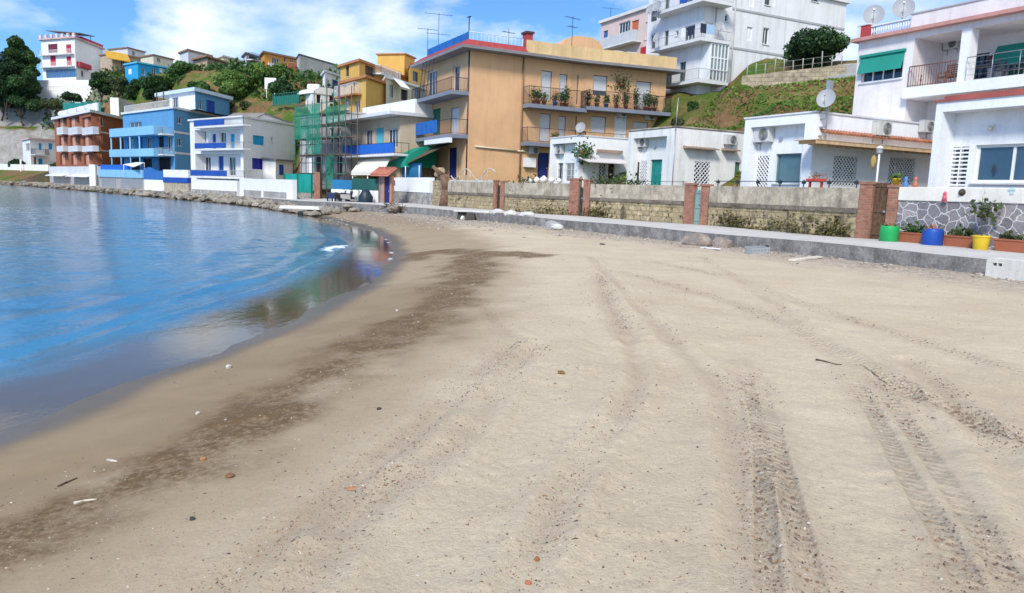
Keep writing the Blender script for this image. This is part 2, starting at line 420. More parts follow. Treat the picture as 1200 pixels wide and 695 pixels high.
# ---------------------------------------------------------------- building kit
def bars_rail(mb, F, u0, u1, z, h, d, step=.115, r=.012, top=.025, ret=0.):
    """barred railing along a facade at offset d, with returns of length ret back to the wall"""
    runs = [(F.pt(u0, z, d), F.pt(u1, z, d))]
    if ret: runs += [(F.pt(u0, z, d), F.pt(u0, z, d - ret)), (F.pt(u1, z, d), F.pt(u1, z, d - ret))]
    for a, b in runs:
        n = max(1, int((b - a).length / step))
        up = Vector((0, 0, h))
        mb.tube(a + up, b + up, top, 5); mb.tube(a + Vector((0, 0, .08)), b + Vector((0, 0, .08)), top * .7, 4)
        for i in range(n + 1):
            p = a.lerp(b, i / n); mb.tube(p, p + up, r * (2 if i in (0, n) else 1), 4, cap=False)
class Bld:
    def __init__(s, name, label, cat, mat, base, group=None):
        s.root = empty(name, base, label, cat, group); s.w = MB(); s.mat = mat
    def part(s, name, mat, mb, parent=None, label=None, bevel=0):
        return mb.build(name, mat, parent or s.root, label=label, bevel=bevel)
    def face(s, F, z0, z1, items=(), u0=0., u1=None, d=0.):
        """wall with openings; items: (x0,y0,x1,y1,kind,opts) in photo pixels on this plane"""
        u1 = F.L if u1 is None else u1; holes = []
        for it in items:
            a, b, c, e = F.rect(*it[:4], d)
            if b < a: a, b = b, a
            a, b, c, e = max(a, u0 + .02), min(b, u1 - .02), max(c, z0 + .01), min(e, z1 - .02)
            if b - a < .05 or e - c < .05: continue
            o = it[5] if len(it) > 5 else {}
            dep = o.get('depth', .16)
            holes.append((a, b, c, e, dep)); s.fit(F, a, b, c, e, d, dep, it[4], o)
        fwall(s.w, F, u0, u1, z0, z1, holes, d)
    def fit(s, F, a, b, c, e, d, dep, kind, o):
        q = d - dep; f = MB(); fm = o.get('frame', frame_w); t = o.get('t', .055); lab = o.get('label')
        def ring(mb, a, b, c, e, t, d0, d1):
            mb.fbox(F, a, a + t, c, e, d0, d1); mb.fbox(F, b - t, b, c, e, d0, d1)
            mb.fbox(F, a + t, b - t, c, c + t, d0, d1); mb.fbox(F, a + t, b - t, e - t, e, d0, d1)
        if kind == 'recess':
            return
        if kind in ('glass', 'grille', 'slats', 'bars'):
            ring(f, a, b, c, e, t, q - .03, q + .045)
            n = o.get('mull', 1 if b - a < 1.8 else 2)
            for i in range(1, n + 1):
                m_ = a + (b - a) * i / (n + 1); f.fbox(F, m_ - t * .5, m_ + t * .5, c + t, e - t, q - .02, q + .035)
            w = s.part('window', fm, f, label=lab)
            p = MB(); p.quad(F.pt(a, c, q - .01), F.pt(b, c, q - .01), F.pt(b, e, q - .01), F.pt(a, e, q - .01)); s.part('pane', o.get('glass', glass_d), p, w)
            if kind == 'grille':
                gr = MB(); st = o.get('step', .2) * 1.25; gd = d - .02; W, H = b - a, e - c
                k = -H
                while k < W:                           # diagonal lattice
                    for sg in (1, -1):
                        x0, z0, x1, z1 = k, 0., k + H, H
                        if x0 < 0: z0 += -x0; x0 = 0
                        if x1 > W: z1 -= x1 - W; x1 = W
                        if x1 > x0:
                            if sg == 1: gr.tube(F.pt(a + x0, c + z0, gd), F.pt(a + x1, c + z1, gd), .027, 4, cap=False)
                            else: gr.tube(F.pt(b - x0, c + z0, gd), F.pt(b - x1, c + z1, gd), .027, 4, cap=False)
                    k += st
                ring(gr, a, b, c, e, .03, gd - .015, gd + .015); s.part('grille', o.get('gmat', frame_w), gr, w)
            if kind == 'slats':
                gr = MB(); n = o.get('n', 9)
                for i in range(n): z = c + (e - c) * (i + .5) / n; gr.fbox(F, a, b, z - .03, z + .03, d - .04, d + .0)
                gr.fbox(F, (a + b) / 2 - .02, (a + b) / 2 + .02, c, e, d + .0, d + .02); s.part('grille', o.get('gmat', frame_w), gr, w)
            if kind == 'bars':
                gr = MB(); n = max(2, int((b - a) / .13))
                for i in range(1, n): u = a + (b - a) * i / n; gr.tube(F.pt(u, c, d - .03), F.pt(u, e, d - .03), .012, 4, cap=False)
                for zz in (c + (e - c) * .33, c + (e - c) * .66): gr.tube(F.pt(a, zz, d - .03), F.pt(b, zz, d - .03), .012, 4, cap=False)
                s.part('grille', o.get('gmat', iron), gr, w)
            if o.get('sill', True) and kind == 'glass':
                sl = MB(); sl.fbox(F, a - .06, b + .06, c - .07, c - .01, d + .003, d + .08); s.part('sill', o.get('smat', slab_w), sl, w)
        elif kind == 'shutter':
            ring(f, a, b, c, e, .045, q - .02, q + .06); w = s.part('window', fm, f, label=lab)
            p = MB(); n = max(3, int((e - c) / .09)); zz = c + (e - c) * o.get('open', 0.)
            for i in range(n):
                z0 = zz + (e - zz) * i / n; z1 = zz + (e - zz) * (i + 1) / n
                p.fbox(F, a + .04, b - .04, z0 + .008, z1, q - .01, q + .03)
            s.part('shutter', o.get('mat', shutter_m), p, w)
            g = MB(); g.quad(F.pt(a, c, q - .02), F.pt(b, c, q - .02), F.pt(b, e, q - .02), F.pt(a, e, q - .02)); s.part('pane', glass_d, g, w)
            if o.get('lintel'):
                l = MB(); l.fbox(F, a - .12, b + .12, e + .01, e + .14, d + .003, d + .07); s.part('lintel', o['lintel'], l, w)
        elif kind == 'louver':
            w = None; m_ = (a + b) / 2
            for lo, hi in ((a, m_ - .01), (m_ + .01, b)):
                ring(f, lo, hi, c, e, .05, q, q + .06)
                n = max(4, int((e - c) / .1))
                for i in range(n):
                    z = c + (e - c) * (i + .5) / n
                    f.hexa([F.pt(lo + .05, z - .04, q + .05), F.pt(hi - .05, z - .04, q + .05), F.pt(hi - .05, z - .04, q + .03), F.pt(lo + .05, z - .04, q + .03),
                            F.pt(lo + .05, z + .045, q + .03), F.pt(hi - .05, z + .045, q + .03), F.pt(hi - .05, z + .045, q + .01), F.pt(lo + .05, z + .045, q + .01)])
            f.quad(F.pt(a, c, q), F.pt(b, c, q), F.pt(b, e, q), F.pt(a, e, q))
            s.part('shutter', o['mat'], f, label=lab)
        elif kind == 'door':
            f.fbox(F, a + .05, b - .05, c, e - .05, q - .03, q + .02); nd = 2 if b - a > 1.3 else 1
            ring(f, a, b, c, e, .05, q - .03, q + .05)
            for k in range(nd):
                x0 = a + .05 + (b - a - .1) * k / nd; x1 = a + .05 + (b - a - .1) * (k + 1) / nd
                for z0, z1 in ((c + .15, c + (e - c) * .42), (c + (e - c) * .48, e - .2)): ring(f, x0 + .1, x1 - .1, z0, z1, .03, q + .02, q + .04)
            w = s.part('door', o['mat'], f, label=lab)
            h = MB(); h.fbox(F, b - .17, b - .11, c + 1.0, c + 1.12, q + .02, q + .08); s.part('handle', steel, h, w)
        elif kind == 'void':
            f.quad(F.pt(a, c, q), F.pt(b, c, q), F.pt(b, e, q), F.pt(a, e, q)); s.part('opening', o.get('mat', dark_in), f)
    def balcony(s, F, x0, y0, x1, y1, dep, rail='bars', slab=slab_w, rmat=iron, th=.18, h=1.0, hpx=None, d=0., u=None, z=None, parts=None):
        """x0..x1, y0 = underside row at mid, y1 = rail top row; taken on the balcony's own front plane"""
        if u is None:
            a, b, zb, zt = F.rect(x0, y1, x1, y0, d + dep)
        else: a, b = u; zb, zt = z
        m = MB(); m.fbox(F, a, b, zb, zb + th, d - .02, d + dep)
        bal = s.part('balcony', slab, m); r = MB(); zf = zb + th
        if rail == 'bars': bars_rail(r, F, a + .04, b - .04, zf, zt - zf, d + dep - .04, ret=dep - .06)
        elif rail == 'solid':
            r.fbox(F, a, b, zf + .002, zt, d + dep - .12, d + dep - .003); r.fbox(F, a + .001, a + .12, zf + .002, zt, d, d + dep - .12); r.fbox(F, b - .12, b - .001, zf + .002, zt, d, d + dep - .12)
        elif rail == 'panel':
            bars_rail(r, F, a + .04, b - .04, zf, zt - zf, d + dep - .04, step=.6, r=.015, ret=dep - .06)
            r2 = MB(); r2.fbox(F, a + .05, b - .05, zf + .05, zt - .03, d + dep - .025, d + dep - .005); s.part('railing_sheet', parts or rmat, r2, bal)
            s.part('railing', iron, r, bal); return a, b, zb, zt, bal
        s.part('railing', rmat, r, bal)
        return a, b, zb, zt, bal
    def back(s, polys):
        pass
    def finish(s, name='wall'):
        return s.part(name, s.mat, s.w)
def box_bld(b, A, C, Bp, z0, z1, left=(), right=(), roofmat=None, over=.0, cap=.12, capmat=None, capname='roof'):
    """body with the seen corner C, the left end A and the right end B; two seen faces get openings, two plain backs close it"""
    A, C, Bp = Vector(A), Vector(C), Vector(Bp); D = A + (Bp - C)
    FL, FR = Facade(A, C), Facade(C, Bp)
    b.face(FL, z0, z1, left); b.face(FR, z0, z1, right)
    b.face(Facade(Bp, D), z0, z1); b.face(Facade(D, A), z0, z1)
    if cap:
        def o(p, q, r):                                   # push the corner outwards
            return p
        c = (A + C + Bp + D) / 4
        ring = [p + (p - c).normalized() * over * 1.3 for p in (A, C, Bp, D)]
        m = MB(); m.prism([(p.x, p.y) for p in ring], z1, z1 + cap); b.part(capname, roofmat or concrete, m)
    return FL, FR, [A, C, Bp, D]

# ---------------------------------------------------------------- foliage
def leaf_mesh(name, pts, nrm, size, mat, parent=None, loc=None, tone=None, aspect=1.6, **kw):
    """a cloud of small leaf faces"""
    n = len(pts); pts = np.asarray(pts); nrm = np.asarray(nrm)
    base = np.array(origin(parent)) if parent else np.array(loc)
    r = rng.normal(size=(n, 3)); d = nrm + .9 * r; d /= np.linalg.norm(d, axis=1, keepdims=True)
    t = np.cross(d, rng.normal(size=(n, 3))); t /= np.linalg.norm(t, axis=1, keepdims=True) + 1e-9; b = np.cross(d, t)
    sz = size * rng.uniform(.6, 1.35, size=(n, 1))
    V = np.empty((n, 4, 3)); p = pts - base
    V[:, 0] = p - t * sz * aspect * .5; V[:, 1] = p + b * sz * .5 + d * sz * .1; V[:, 2] = p + t * sz * aspect * .5; V[:, 3] = p - b * sz * .5 + d * sz * .1
    me = bpy.data.meshes.new(name); me.vertices.add(n * 4); me.loops.add(n * 4); me.polygons.add(n)
    me.vertices.foreach_set('co', V.ravel().astype(np.float32)); me.loops.foreach_set('vertex_index', np.arange(n * 4, dtype=np.int32))
    me.polygons.foreach_set('loop_start', np.arange(0, n * 4, 4, dtype=np.int32))
    me.update(calc_edges=True)
    a = me.attributes.new('tone', 'FLOAT', 'FACE')
    tn = rng.uniform(0, 1, n) if tone is None else np.clip(tone + rng.normal(0, .18, n), 0, 1)
    a.data.foreach_set('value', tn.astype(np.float32))
    me.materials.append(mat); o = bpy.data.objects.new(name, me); COL.objects.link(o)
    if parent: o.parent = parent
    else: o.location = base
    return tag(o, **kw)
def crown_points(lobes, n):
    """lobes: (center, (rx,ry,rz)); returns points near the lobes' shells, normals and a per-leaf tone"""
    w = np.array([l[1][0] * l[1][1] + l[1][0] * l[1][2] for l in lobes]); w = w / w.sum()
    idx = rng.choice(len(lobes), n, p=w); d = rng.normal(size=(n, 3)); d /= np.linalg.norm(d, axis=1, keepdims=True)
    rad = 1 - np.abs(rng.normal(0, .22, n)); rad *= 1 + .10 * np.sin(d[:, 0] * 7 + idx) * np.cos(d[:, 2] * 6 + idx * 2)
    C = np.array([l[0] for l in lobes])[idx]; Rr = np.array([l[1] for l in lobes])[idx]
    pts = C + d * Rr * rad[:, None]; lobe_t = rng.uniform(.2, .75, len(lobes))[idx]
    keep = pts[:, 2] > (C[:, 2] - Rr[:, 2] * .75)
    return pts[keep], d[keep], lobe_t[keep]
bark = M('bark', (.10, .075, .055), .9, var=.3, scale=4, bump=.5)
leaf_dark = leafmat('leaf_dark', (.008, .028, .012), (.07, .145, .042))
leaf_mid = leafmat('leaf_mid', (.02, .06, .015), (.10, .19, .045))
leaf_light = leafmat('leaf_light', (.05, .11, .02), (.17, .27, .06))
leaf_olive = leafmat('leaf_olive', (.035, .06, .02), (.14, .17, .07))
def make_tree(name, base, h, rad, label, mat=leaf_mid, cat='tree', group=None, n=5000, leaf=.3, trunk=.35, seed=0, squash=.8, nl=11, trunk_h=None):
    """tapered trunk with limbs, crown of leaf clumps; base: Vector"""
    rr = random.Random(seed); o = empty(name, base, label, cat, group); b = Vector(base)
    th = trunk_h if trunk_h is not None else h * .35; ch = h - th; lobes = []
    for i in range(nl):
        a = rr.uniform(0, 6.28); q = rad * math.sqrt(rr.uniform(0, 1)) * .72; z = th + ch * rr.uniform(.22, .80)
        s = rad * rr.uniform(.26, .46) * (1.15 - .35 * abs(z - th - ch * .5) / ch)
        lobes.append(((b.x + q * math.cos(a), b.y + q * math.sin(a), b.z + z), (s, s, s * squash)))
    lobes.append(((b.x, b.y, b.z + th + ch * .55), (rad * .55, rad * .55, ch * .40)))
    m = MB(); p = b - Vector((0, 0, .3)); top = b + Vector((rr.uniform(-.2, .2) * rad, rr.uniform(-.2, .2) * rad, th))
    mid = p.lerp(top, .5) + Vector((rr.uniform(-.1, .1), rr.uniform(-.1, .1), 0)) * rad
    m.tube(p, mid, trunk, 8, trunk * .75); m.tube(mid, top, trunk * .75, 8, trunk * .55)
    for l in lobes[:8]:
        c = Vector(l[0]); k = top.lerp(c, .5) + Vector((0, 0, rr.uniform(0, .15) * rad)); m.tube(top, k, trunk * .42, 6, trunk * .28); m.tube(k, c, trunk * .28, 5, trunk * .1)
    m.build('trunk', bark, o)
    pts, nr, tn = crown_points(lobes, n); leaf_mesh('crown', pts, nr, leaf, mat, o, tone=tn)
    return o
def make_bush(name, base, r, h, label, mat=leaf_mid, cat='bush', group=None, n=1500, leaf=.2, seed=0):
    rr = random.Random(seed); b = Vector(base); o = empty(name, base, label, cat, group); lobes = []
    for i in range(6):
        a = rr.uniform(0, 6.28); q = r * rr.uniform(.1, .6); s = r * rr.uniform(.35, .55)
        lobes.append(((b.x + q * math.cos(a), b.y + q * math.sin(a), b.z + h * rr.uniform(.3, .65)), (s, s, h * rr.uniform(.3, .42))))
    m = MB()
    for l in lobes: m.tube(b - Vector((0, 0, .1)), Vector(l[0]), .05 * r, 5, .02 * r)
    m.build('stem', bark, o); pts, nr, tn = crown_points(lobes, n); leaf_mesh('foliage', pts, nr, leaf, mat, o, tone=tn)
    return o
# ================================================================ THE SETTING
SEA_Z = -0.5
def vnoise(x, y, sc, seed=0):
    """value noise, vectorised"""
    x = x * sc + 137.3 * seed; y = y * sc + 71.7 * seed
    xi, yi = np.floor(x).astype(np.int64), np.floor(y).astype(np.int64); fx, fy = x - xi, y - yi
    fx, fy = fx * fx * (3 - 2 * fx), fy * fy * (3 - 2 * fy)
    def h(a, b):
        n = (a * 374761393 + b * 668265263 + seed * 974711) & 0x7fffffff
        n = ((n ^ (n >> 13)) * 1274126177) & 0x7fffffff
        return ((n ^ (n >> 16)) & 0xffff) / 65535.0
    return (h(xi, yi) * (1 - fx) + h(xi + 1, yi) * fx) * (1 - fy) + (h(xi, yi + 1) * (1 - fx) + h(xi + 1, yi + 1) * fx) * fy
def fbm(x, y, sc, seed=0, o=4):
    r, a, t = 0, 1, 0
    for i in range(o): r = r + a * vnoise(x, y, sc * 2 ** i, seed + i); t += a; a *= .5
    return r / t
def sstep(a, b, x):
    t = np.clip((x - a) / (b - a), 0, 1); return t * t * (3 - 2 * t)
def smooth_line(pts, k=6):
    """Catmull-Rom through the points"""
    p = [np.array(q, float) for q in pts]; p = [2 * p[0] - p[1]] + p + [2 * p[-1] - p[-2]]; out = []
    for i in range(1, len(p) - 2):
        for j in range(k):
            t = j / k; a, b, c, d = p[i - 1], p[i], p[i + 1], p[i + 2]
            out.append(.5 * (2 * b + (c - a) * t + (2 * a - 5 * b + 4 * c - d) * t * t + (3 * b - a - 3 * c + d) * t ** 3))
    out.append(p[-2]); return np.array(out)
def line_dist(X, Y, L, signed=False):
    """distance to a polyline, length along it, side (+ right)"""
    best = np.full(X.shape, 1e9); al = np.zeros(X.shape); sg = np.ones(X.shape); acc = 0.
    for a, b in zip(L[:-1], L[1:]):
        d = b[:2] - a[:2]; ln = math.hypot(*d)
        if ln < 1e-9: continue
        t = np.clip(((X - a[0]) * d[0] + (Y - a[1]) * d[1]) / ln ** 2, 0, 1)
        ex, ey = X - a[0] - d[0] * t, Y - a[1] - d[1] * t; q = np.hypot(ex, ey); m = q < best
        best = np.where(m, q, best); al = np.where(m, acc + t * ln, al); cr = -(d[0] * ey - d[1] * ex); sg = np.where(m, np.sign(cr), sg); acc += ln
    return best, al, sg

shore_px = [(0, 505), (100, 470), (200, 432), (300, 395), (380, 360), (440, 325), (459, 300), (452, 280), (430, 268), (405, 262)]
shore = [(-9, -60), (-6.5, -20), (-5.3, -4), (-4.7, 2.5)] + [G(x, y, SEA_Z) for x, y in shore_px]
shore += [tuple(xy(x, 240, d)) for x, d in ((372, 51), (340, 58), (285, 71), (225, 81), (150, 98), (68, 126), (0, 150))] + [(-160, 190), (-260, 210), (-900, 220)]
SHORE = smooth_line(shore)
kerb = [SP(-40, 18.6), SP(-10, 18.6), SP(4, 18.6), SP(10, 18.6), SP(15, 18.6), SP(20, 18.4), SP(25, 18.1), SP(30, 17.8), SP(35, 17.4), SP(40, 16.8), SP(45, 15.9), SP(50, 14.8)]
kerb += [tuple(xy(x, 232, d)) for x, d in ((372, 57), (340, 63), (285, 76), (225, 86), (150, 103), (68, 133), (0, 160))] + [(-165, 197), (-260, 217)]
kerbz = [.43] * 12 + [.36, .28, .2, .16, .14, .14, .14, .14, .14]

# polar grid: fine where the camera looks, coarse round the back
th = np.concatenate([np.linspace(-180, -56, 40, endpoint=False), np.linspace(-56, 56, 840), np.linspace(56, 180, 41)[1:]])
rr_ = [.5]
while rr_[-1] < 3000:
    r0 = rr_[-1]; rr_.append(r0 * (1.0068 if 2.5 < r0 < 60 else 1.03 if r0 < 300 else 1.15))
rr_ = np.array(rr_)
TH, RR = np.meshgrid(np.radians(th[:-1]), rr_); GX, GY = RR * np.sin(TH), RR * np.cos(TH)
def grid_obj(name, Z, mat, attrs, mask=None, smooth=True, **kw):
    nr, nt = Z.shape; idx = np.arange(nr * nt).reshape(nr, nt)
    a, b = idx[:-1], idx[1:]
    f = np.stack([a, np.roll(a, -1, 1), np.roll(b, -1, 1), b], -1).reshape(-1, 4)[:, ::-1]
    if mask is not None:
        mk = mask.ravel(); f = f[mk[f].any(1)]
        used = np.unique(f); remap = np.full(nr * nt, -1); remap[used] = np.arange(len(used)); f = remap[f]
    else: used = np.arange(nr * nt)
    co = np.stack([GX, GY, Z], -1).reshape(-1, 3)[used]
    me = bpy.data.meshes.new(name); me.vertices.add(len(co)); me.loops.add(f.size); me.polygons.add(len(f))
    me.vertices.foreach_set('co', co.ravel().astype(np.float32)); me.loops.foreach_set('vertex_index', f.ravel().astype(np.int32))
    me.polygons.foreach_set('loop_start', np.arange(0, f.size, 4, dtype=np.int32)); me.polygons.foreach_set('use_smooth', np.ones(len(f), dtype=bool))
    me.update(calc_edges=True)
    for k, v in attrs.items():
        at = me.attributes.new(k, 'FLOAT', 'POINT'); at.data.foreach_set('value', v.ravel()[used].astype(np.float32))
    me.materials.append(mat); o = bpy.data.objects.new(name, me); COL.objects.link(o); return tag(o, **kw)

dsh, alsh, sgn = line_dist(GX, GY, SHORE); SD = dsh * sgn           # + on land
def land_z(sd): return np.where(sd > 0, SEA_Z * (1 - np.clip(sd / 5.5, 0, 1)) ** 1.8, SEA_Z + .10 * np.maximum(sd, -25))
wob = (fbm(GX, GY, .35, 3, 3) - .5)
Z = land_z(SD + wob * .5 * np.clip(RR / 12, 0, 1) + (fbm(GX, GY, 1.1, 13, 4) - .5) * .34)
near = RR < 60
# weed line: dark strip of sand with dried seaweed, measured in the photo
weed_px = [(-60, 640, .55), (60, 583, .45), (150, 540, .45), (230, 500, .5), (330, 447, .6), (420, 400, .75), (490, 362, .9), (530, 335, 1.1), (548, 312, 1.1), (545, 296, .9)]
weed_l = smooth_line([(*G(x, y, -.08), w) for x, y, w in weed_px]); wd, wal, _ = line_dist(GX, GY, weed_l)
tong = smooth_line([(*G(x, y, -.02), 0) for x, y in [(478, 289), (510, 284), (545, 289), (590, 294), (628, 299)]]); td, ta, _ = line_dist(GX, GY, tong)
wn1 = fbm(GX, GY, 1.3, 21, 5); wn2 = fbm(GX, GY, 5.5, 25, 3)
weed = sstep(1.25, .25, wd / (.50 + .032 * RR * .5) + (wn1 - .5) * 1.9) * (.45 + .9 * wn2)
weed = np.maximum(weed, sstep(1.0, .3, td / (.75) + (wn1 - .5) * 1.6) * (.5 + .8 * wn2) * sstep(20, 8, ta))
# wet towards the water
_, _, wsg = line_dist(GX, GY, weed_l); wside = wd * wsg
wet = sstep(4.2, 2.6, SD + (wn1 - .5) * 1.2) * .75
wet = np.maximum(wet, sstep(.5, -.1, wside + (wn1 - .5) * 1.0) * sstep(9, 5, SD) * sstep(wal.max() - .05, wal.max() - 7, wal))
film = sstep(.75, .18, SD + (fbm(GX, GY, .7, 5, 3) - .5) * .4)
# rubble near the kerb and along the far bank
kl = np.array([(*k,) for k in kerb]); kd, ka, ksg = line_dist(GX, GY, kl)
grav = sstep(4.2, .6, kd + (wn1 - .5) * 3.0) * sstep(10, 16, ka - 40 + 20) * .9
grav = np.maximum(grav, sstep(9, 3, kd + (wn1 - .5) * 4) * sstep(30, 42, RR))
Z = np.where(near, Z + (fbm(GX, GY, .22, 31, 3) - .5) * .10 * sstep(2, 5, SD), Z)
rough = fbm(GX, GY, 2.6, 41, 3) - .5; rough2 = fbm(GX, GY, 9.0, 45, 3) - .5
dryk = sstep(3.0, 5.0, SD)
Z = np.where(near, Z + rough * .045 * dryk + (fbm(GX, GY, 22, 49, 2) - .5) * .012 * dryk * sstep(.35, .65, fbm(GX, GY, .9, 53, 3)) + rough2 * .013 * (.1 + .9 * dryk) + weed * .02 * wn2, Z)
Z = np.where(near, Z + np.where(grav > .1, grav * rough2 * .07, 0), Z)
# wheel tracks, laid on the sand where the photo has them
def tr(pts): return smooth_line([G(x, y, 0) for x, y in pts], 5)
tread_l = [(tr([(868, 420), (885, 480), (893, 538), (896, 590), (900, 675), (903, 740)]), .045), (tr([(885, 440), (903, 490), (913, 538), (926, 590), (947, 675), (958, 740)]), .055),
           (tr([(985, 425), (1024, 480), (1058, 545), (1096, 610), (1138, 690), (1165, 740)]), .055), (tr([(1010, 425), (1062, 490), (1100, 548), (1142, 610), (1190, 690)]), .055),
           (tr([(720, 318), (790, 335), (880, 362), (985, 412), (1060, 450), (1150, 492), (1260, 535)]), .09), (tr([(760, 305), (850, 325), (960, 362), (1080, 400), (1220, 440)]), .09)]
groove_l = [(tr([(735, 395), (748, 440), (722, 490), (690, 530), (665, 570), (640, 620), (606, 690), (590, 730)]), .075, .030), (tr([(628, 400), (585, 455), (545, 505), (490, 545), (430, 590), (335, 690)]), .09, .03),
            (tr([(605, 395), (560, 430), (500, 480), (420, 540), (320, 620), (230, 690)]), .08, .025), (tr([(690, 300), (730, 340), (790, 400), (840, 450), (862, 520), (872, 600), (874, 700)]), .09, .028),
            (tr([(820, 300), (900, 350), (1000, 430), (1120, 480), (1230, 540)]), .12, .03), (tr([(700, 320), (715, 360), (738, 400)]), .13, .03), (tr([(1060, 420), (1120, 470), (1200, 570), (1240, 640)]), .10, .03),
            (tr([(560, 345), (590, 380), (610, 400), (560, 450), (470, 520), (380, 600)]), .10, .02)]
sub = np.where((RR > 2.2) & (RR < 26) & (np.abs(TH) < R(56))); sx, sy = GX[sub], GY[sub]
tm = np.zeros(sx.shape); ts = np.zeros(sx.shape); dz = np.zeros(sx.shape); trk = np.zeros(sx.shape); dmin = np.full(sx.shape, 1e9)
tms = []
for k_, (L, w) in enumerate(tread_l):
    str_ = (1.15, 1.15, .8, .7, .9, .8)[k_]
    d, al, sg = line_dist(sx, sy, L); w2 = w * 1.25; m = sstep(w2 * 1.15, w2 * .8, d); r_ = np.hypot(sx, sy)
    fade = str_ * sstep(.0, 1.6, al) * np.clip(.45 + 1.3 * (fbm(sx, sy, .8, 61, 2) - .35), 0, 1); dz += -.015 * m * fade + .011 * np.exp(-((d - w2 * 1.3) / .04) ** 2) * fade
    al = np.hypot(sx, sy) if k_ < 4 else al                # twin wheels share their lug rhythm
    lug = np.sin(2 * np.pi * (al / .085 + np.abs(d) * 3.0)); dz += .011 * lug * m * fade
    nb_ = d < dmin; ts = np.where(nb_, al + np.abs(d) * .35, ts); dmin = np.minimum(dmin, d); tms.append((d, m * fade)); tm = np.maximum(tm, m * fade); trk = np.maximum(trk, m * .6 * fade + .4 * np.exp(-((d - w2 * 1.4) / .07) ** 2))
for L, w, dp in groove_l:
    d, al, sg = line_dist(sx, sy, L); q = (fbm(sx, sy, 1.2, 71, 3)); m = np.exp(-(d / w) ** 2) * sstep(.25, .6, q)
    dz += -.7 * dp * m + .9 * dp * np.exp(-((d - w * 2.0) / (w * .8)) ** 2) * (.3 + 1.1 * fbm(sx, sy, 4, 75, 2)); trk = np.maximum(trk, m * .8)
Z[sub] += dz * sstep(2.5, 4.5, SD[sub]); TM = np.zeros_like(Z); TM[sub] = tm; TS = np.zeros_like(Z); TS[sub] = ts; TK = np.zeros_like(Z); TK[sub] = trk
# behind the kerb the ground drops out of the way of the promenade
Z = np.where((ksg > 0) & (kd > .4), np.minimum(Z, -.15 * sstep(.4, 1.5, kd)), Z)
Z = np.where(RR > 400, np.where(SD > 0, -.3, -3.), Z)

sand_m = bpy.data.materials.new('sand'); N, L_, b = nodes(sand_m)
def attr(N, n): a = N.new('ShaderNodeAttribute'); a.attribute_name = n; return a.outputs['Fac']
def mixc(N, L, f, a, c, blend='MIX'):
    m = N.new('ShaderNodeMix'); m.data_type = 'RGBA'; m.blend_type = blend
    for i, v in ((0, f), (6, a), (7, c)):
        if isinstance(v, (int, float)): m.inputs[i].default_value = v
        elif isinstance(v, tuple): m.inputs[i].default_value = (*v, 1)
        else: L.new(v, m.inputs[i])
    return m.outputs[2]
def noise(N, L, vec, sc, det=5, ro=.6):
    n = N.new('ShaderNodeTexNoise'); n.inputs['Scale'].default_value = sc; n.inputs['Detail'].default_value = det; n.inputs['Roughness'].default_value = ro; L.new(vec, n.inputs['Vector']); return n.outputs['Fac']
def ramp(N, L, f, p0, p1, c0=(0, 0, 0), c1=(1, 1, 1)):
    r = N.new('ShaderNodeValToRGB'); r.color_ramp.elements[0].position = p0; r.color_ramp.elements[1].position = p1
    r.color_ramp.elements[0].color = (*c0, 1); r.color_ramp.elements[1].color = (*c1, 1); L.new(f, r.inputs['Fac']); return r.outputs['Color']
def math_(N, L, op, *a):
    m = N.new('ShaderNodeMath'); m.operation = op
    for i, v in enumerate(a):
        if isinstance(v, (int, float)): m.inputs[i].default_value = v
        else: L.new(v, m.inputs[i])
    return m.outputs[0]
gp = N.new('ShaderNodeNewGeometry').outputs['Position']
c = ramp(N, L_, noise(N, L_, gp, .55, 7, .6), .32, .68, (.505, .408, .285), (.59, .492, .355))
c = mixc(N, L_, 1.0, c, ramp(N, L_, noise(N, L_, gp, 28, 6, .75), .25, .75, (.80, .79, .78), (1.16, 1.16, 1.16)), 'MULTIPLY')
spk = ramp(N, L_, noise(N, L_, gp, 95, 2, .5), .66, .72)                       # dark grains and shell bits
c = mixc(N, L_, math_(N, L_, 'MULTIPLY', spk, .55), c, (.17, .12, .09))
sp2 = math_(N, L_, 'MULTIPLY', ramp(N, L_, noise(N, L_, gp, 48, 3, .6), .60, .66), ramp(N, L_, noise(N, L_, gp, 1.4, 4, .6), .48, .62))
c = mixc(N, L_, math_(N, L_, 'MULTIPLY', sp2, .5), c, (.27, .16, .10))
c = mixc(N, L_, math_(N, L_, 'MULTIPLY', attr(N, 'track'), .42), c, (.30, .23, .175))  # tracks tinted darker: moist turned-up sand, plus rut shading put into the colour
gv = ramp(N, L_, noise(N, L_, gp, 5, 7, .8), .38, .62, (.22, .165, .125), (.50, .42, .34))
c = mixc(N, L_, attr(N, 'gravel'), c, gv)
wetc = ramp(N, L_, noise(N, L_, gp, 1.2, 5), .3, .7, (.245, .175, .10), (.29, .212, .128))
c = mixc(N, L_, attr(N, 'wet'), c, wetc)
wk = math_(N, L_, 'MULTIPLY', attr(N, 'weed'), ramp(N, L_, noise(N, L_, gp, 18, 6, .75), .30, .58, (.15,) * 3, (1.25,) * 3))
c = mixc(N, L_, wk, c, (.13, .078, .034))
c = mixc(N, L_, attr(N, 'film'), c, (.12, .09, .055))
L_.new(c, b.inputs['Base Color'])
wet_r = math_(N, L_, 'MULTIPLY_ADD', attr(N, 'wet'), -.15, .95)
L_.new(math_(N, L_, 'MULTIPLY_ADD', attr(N, 'film'), -.50, wet_r), b.inputs['Roughness'])
b.inputs['Specular IOR Level'].default_value = .25
drys = math_(N, L_, 'SUBTRACT', 1.0, math_(N, L_, 'MULTIPLY', attr(N, 'wet'), .85))
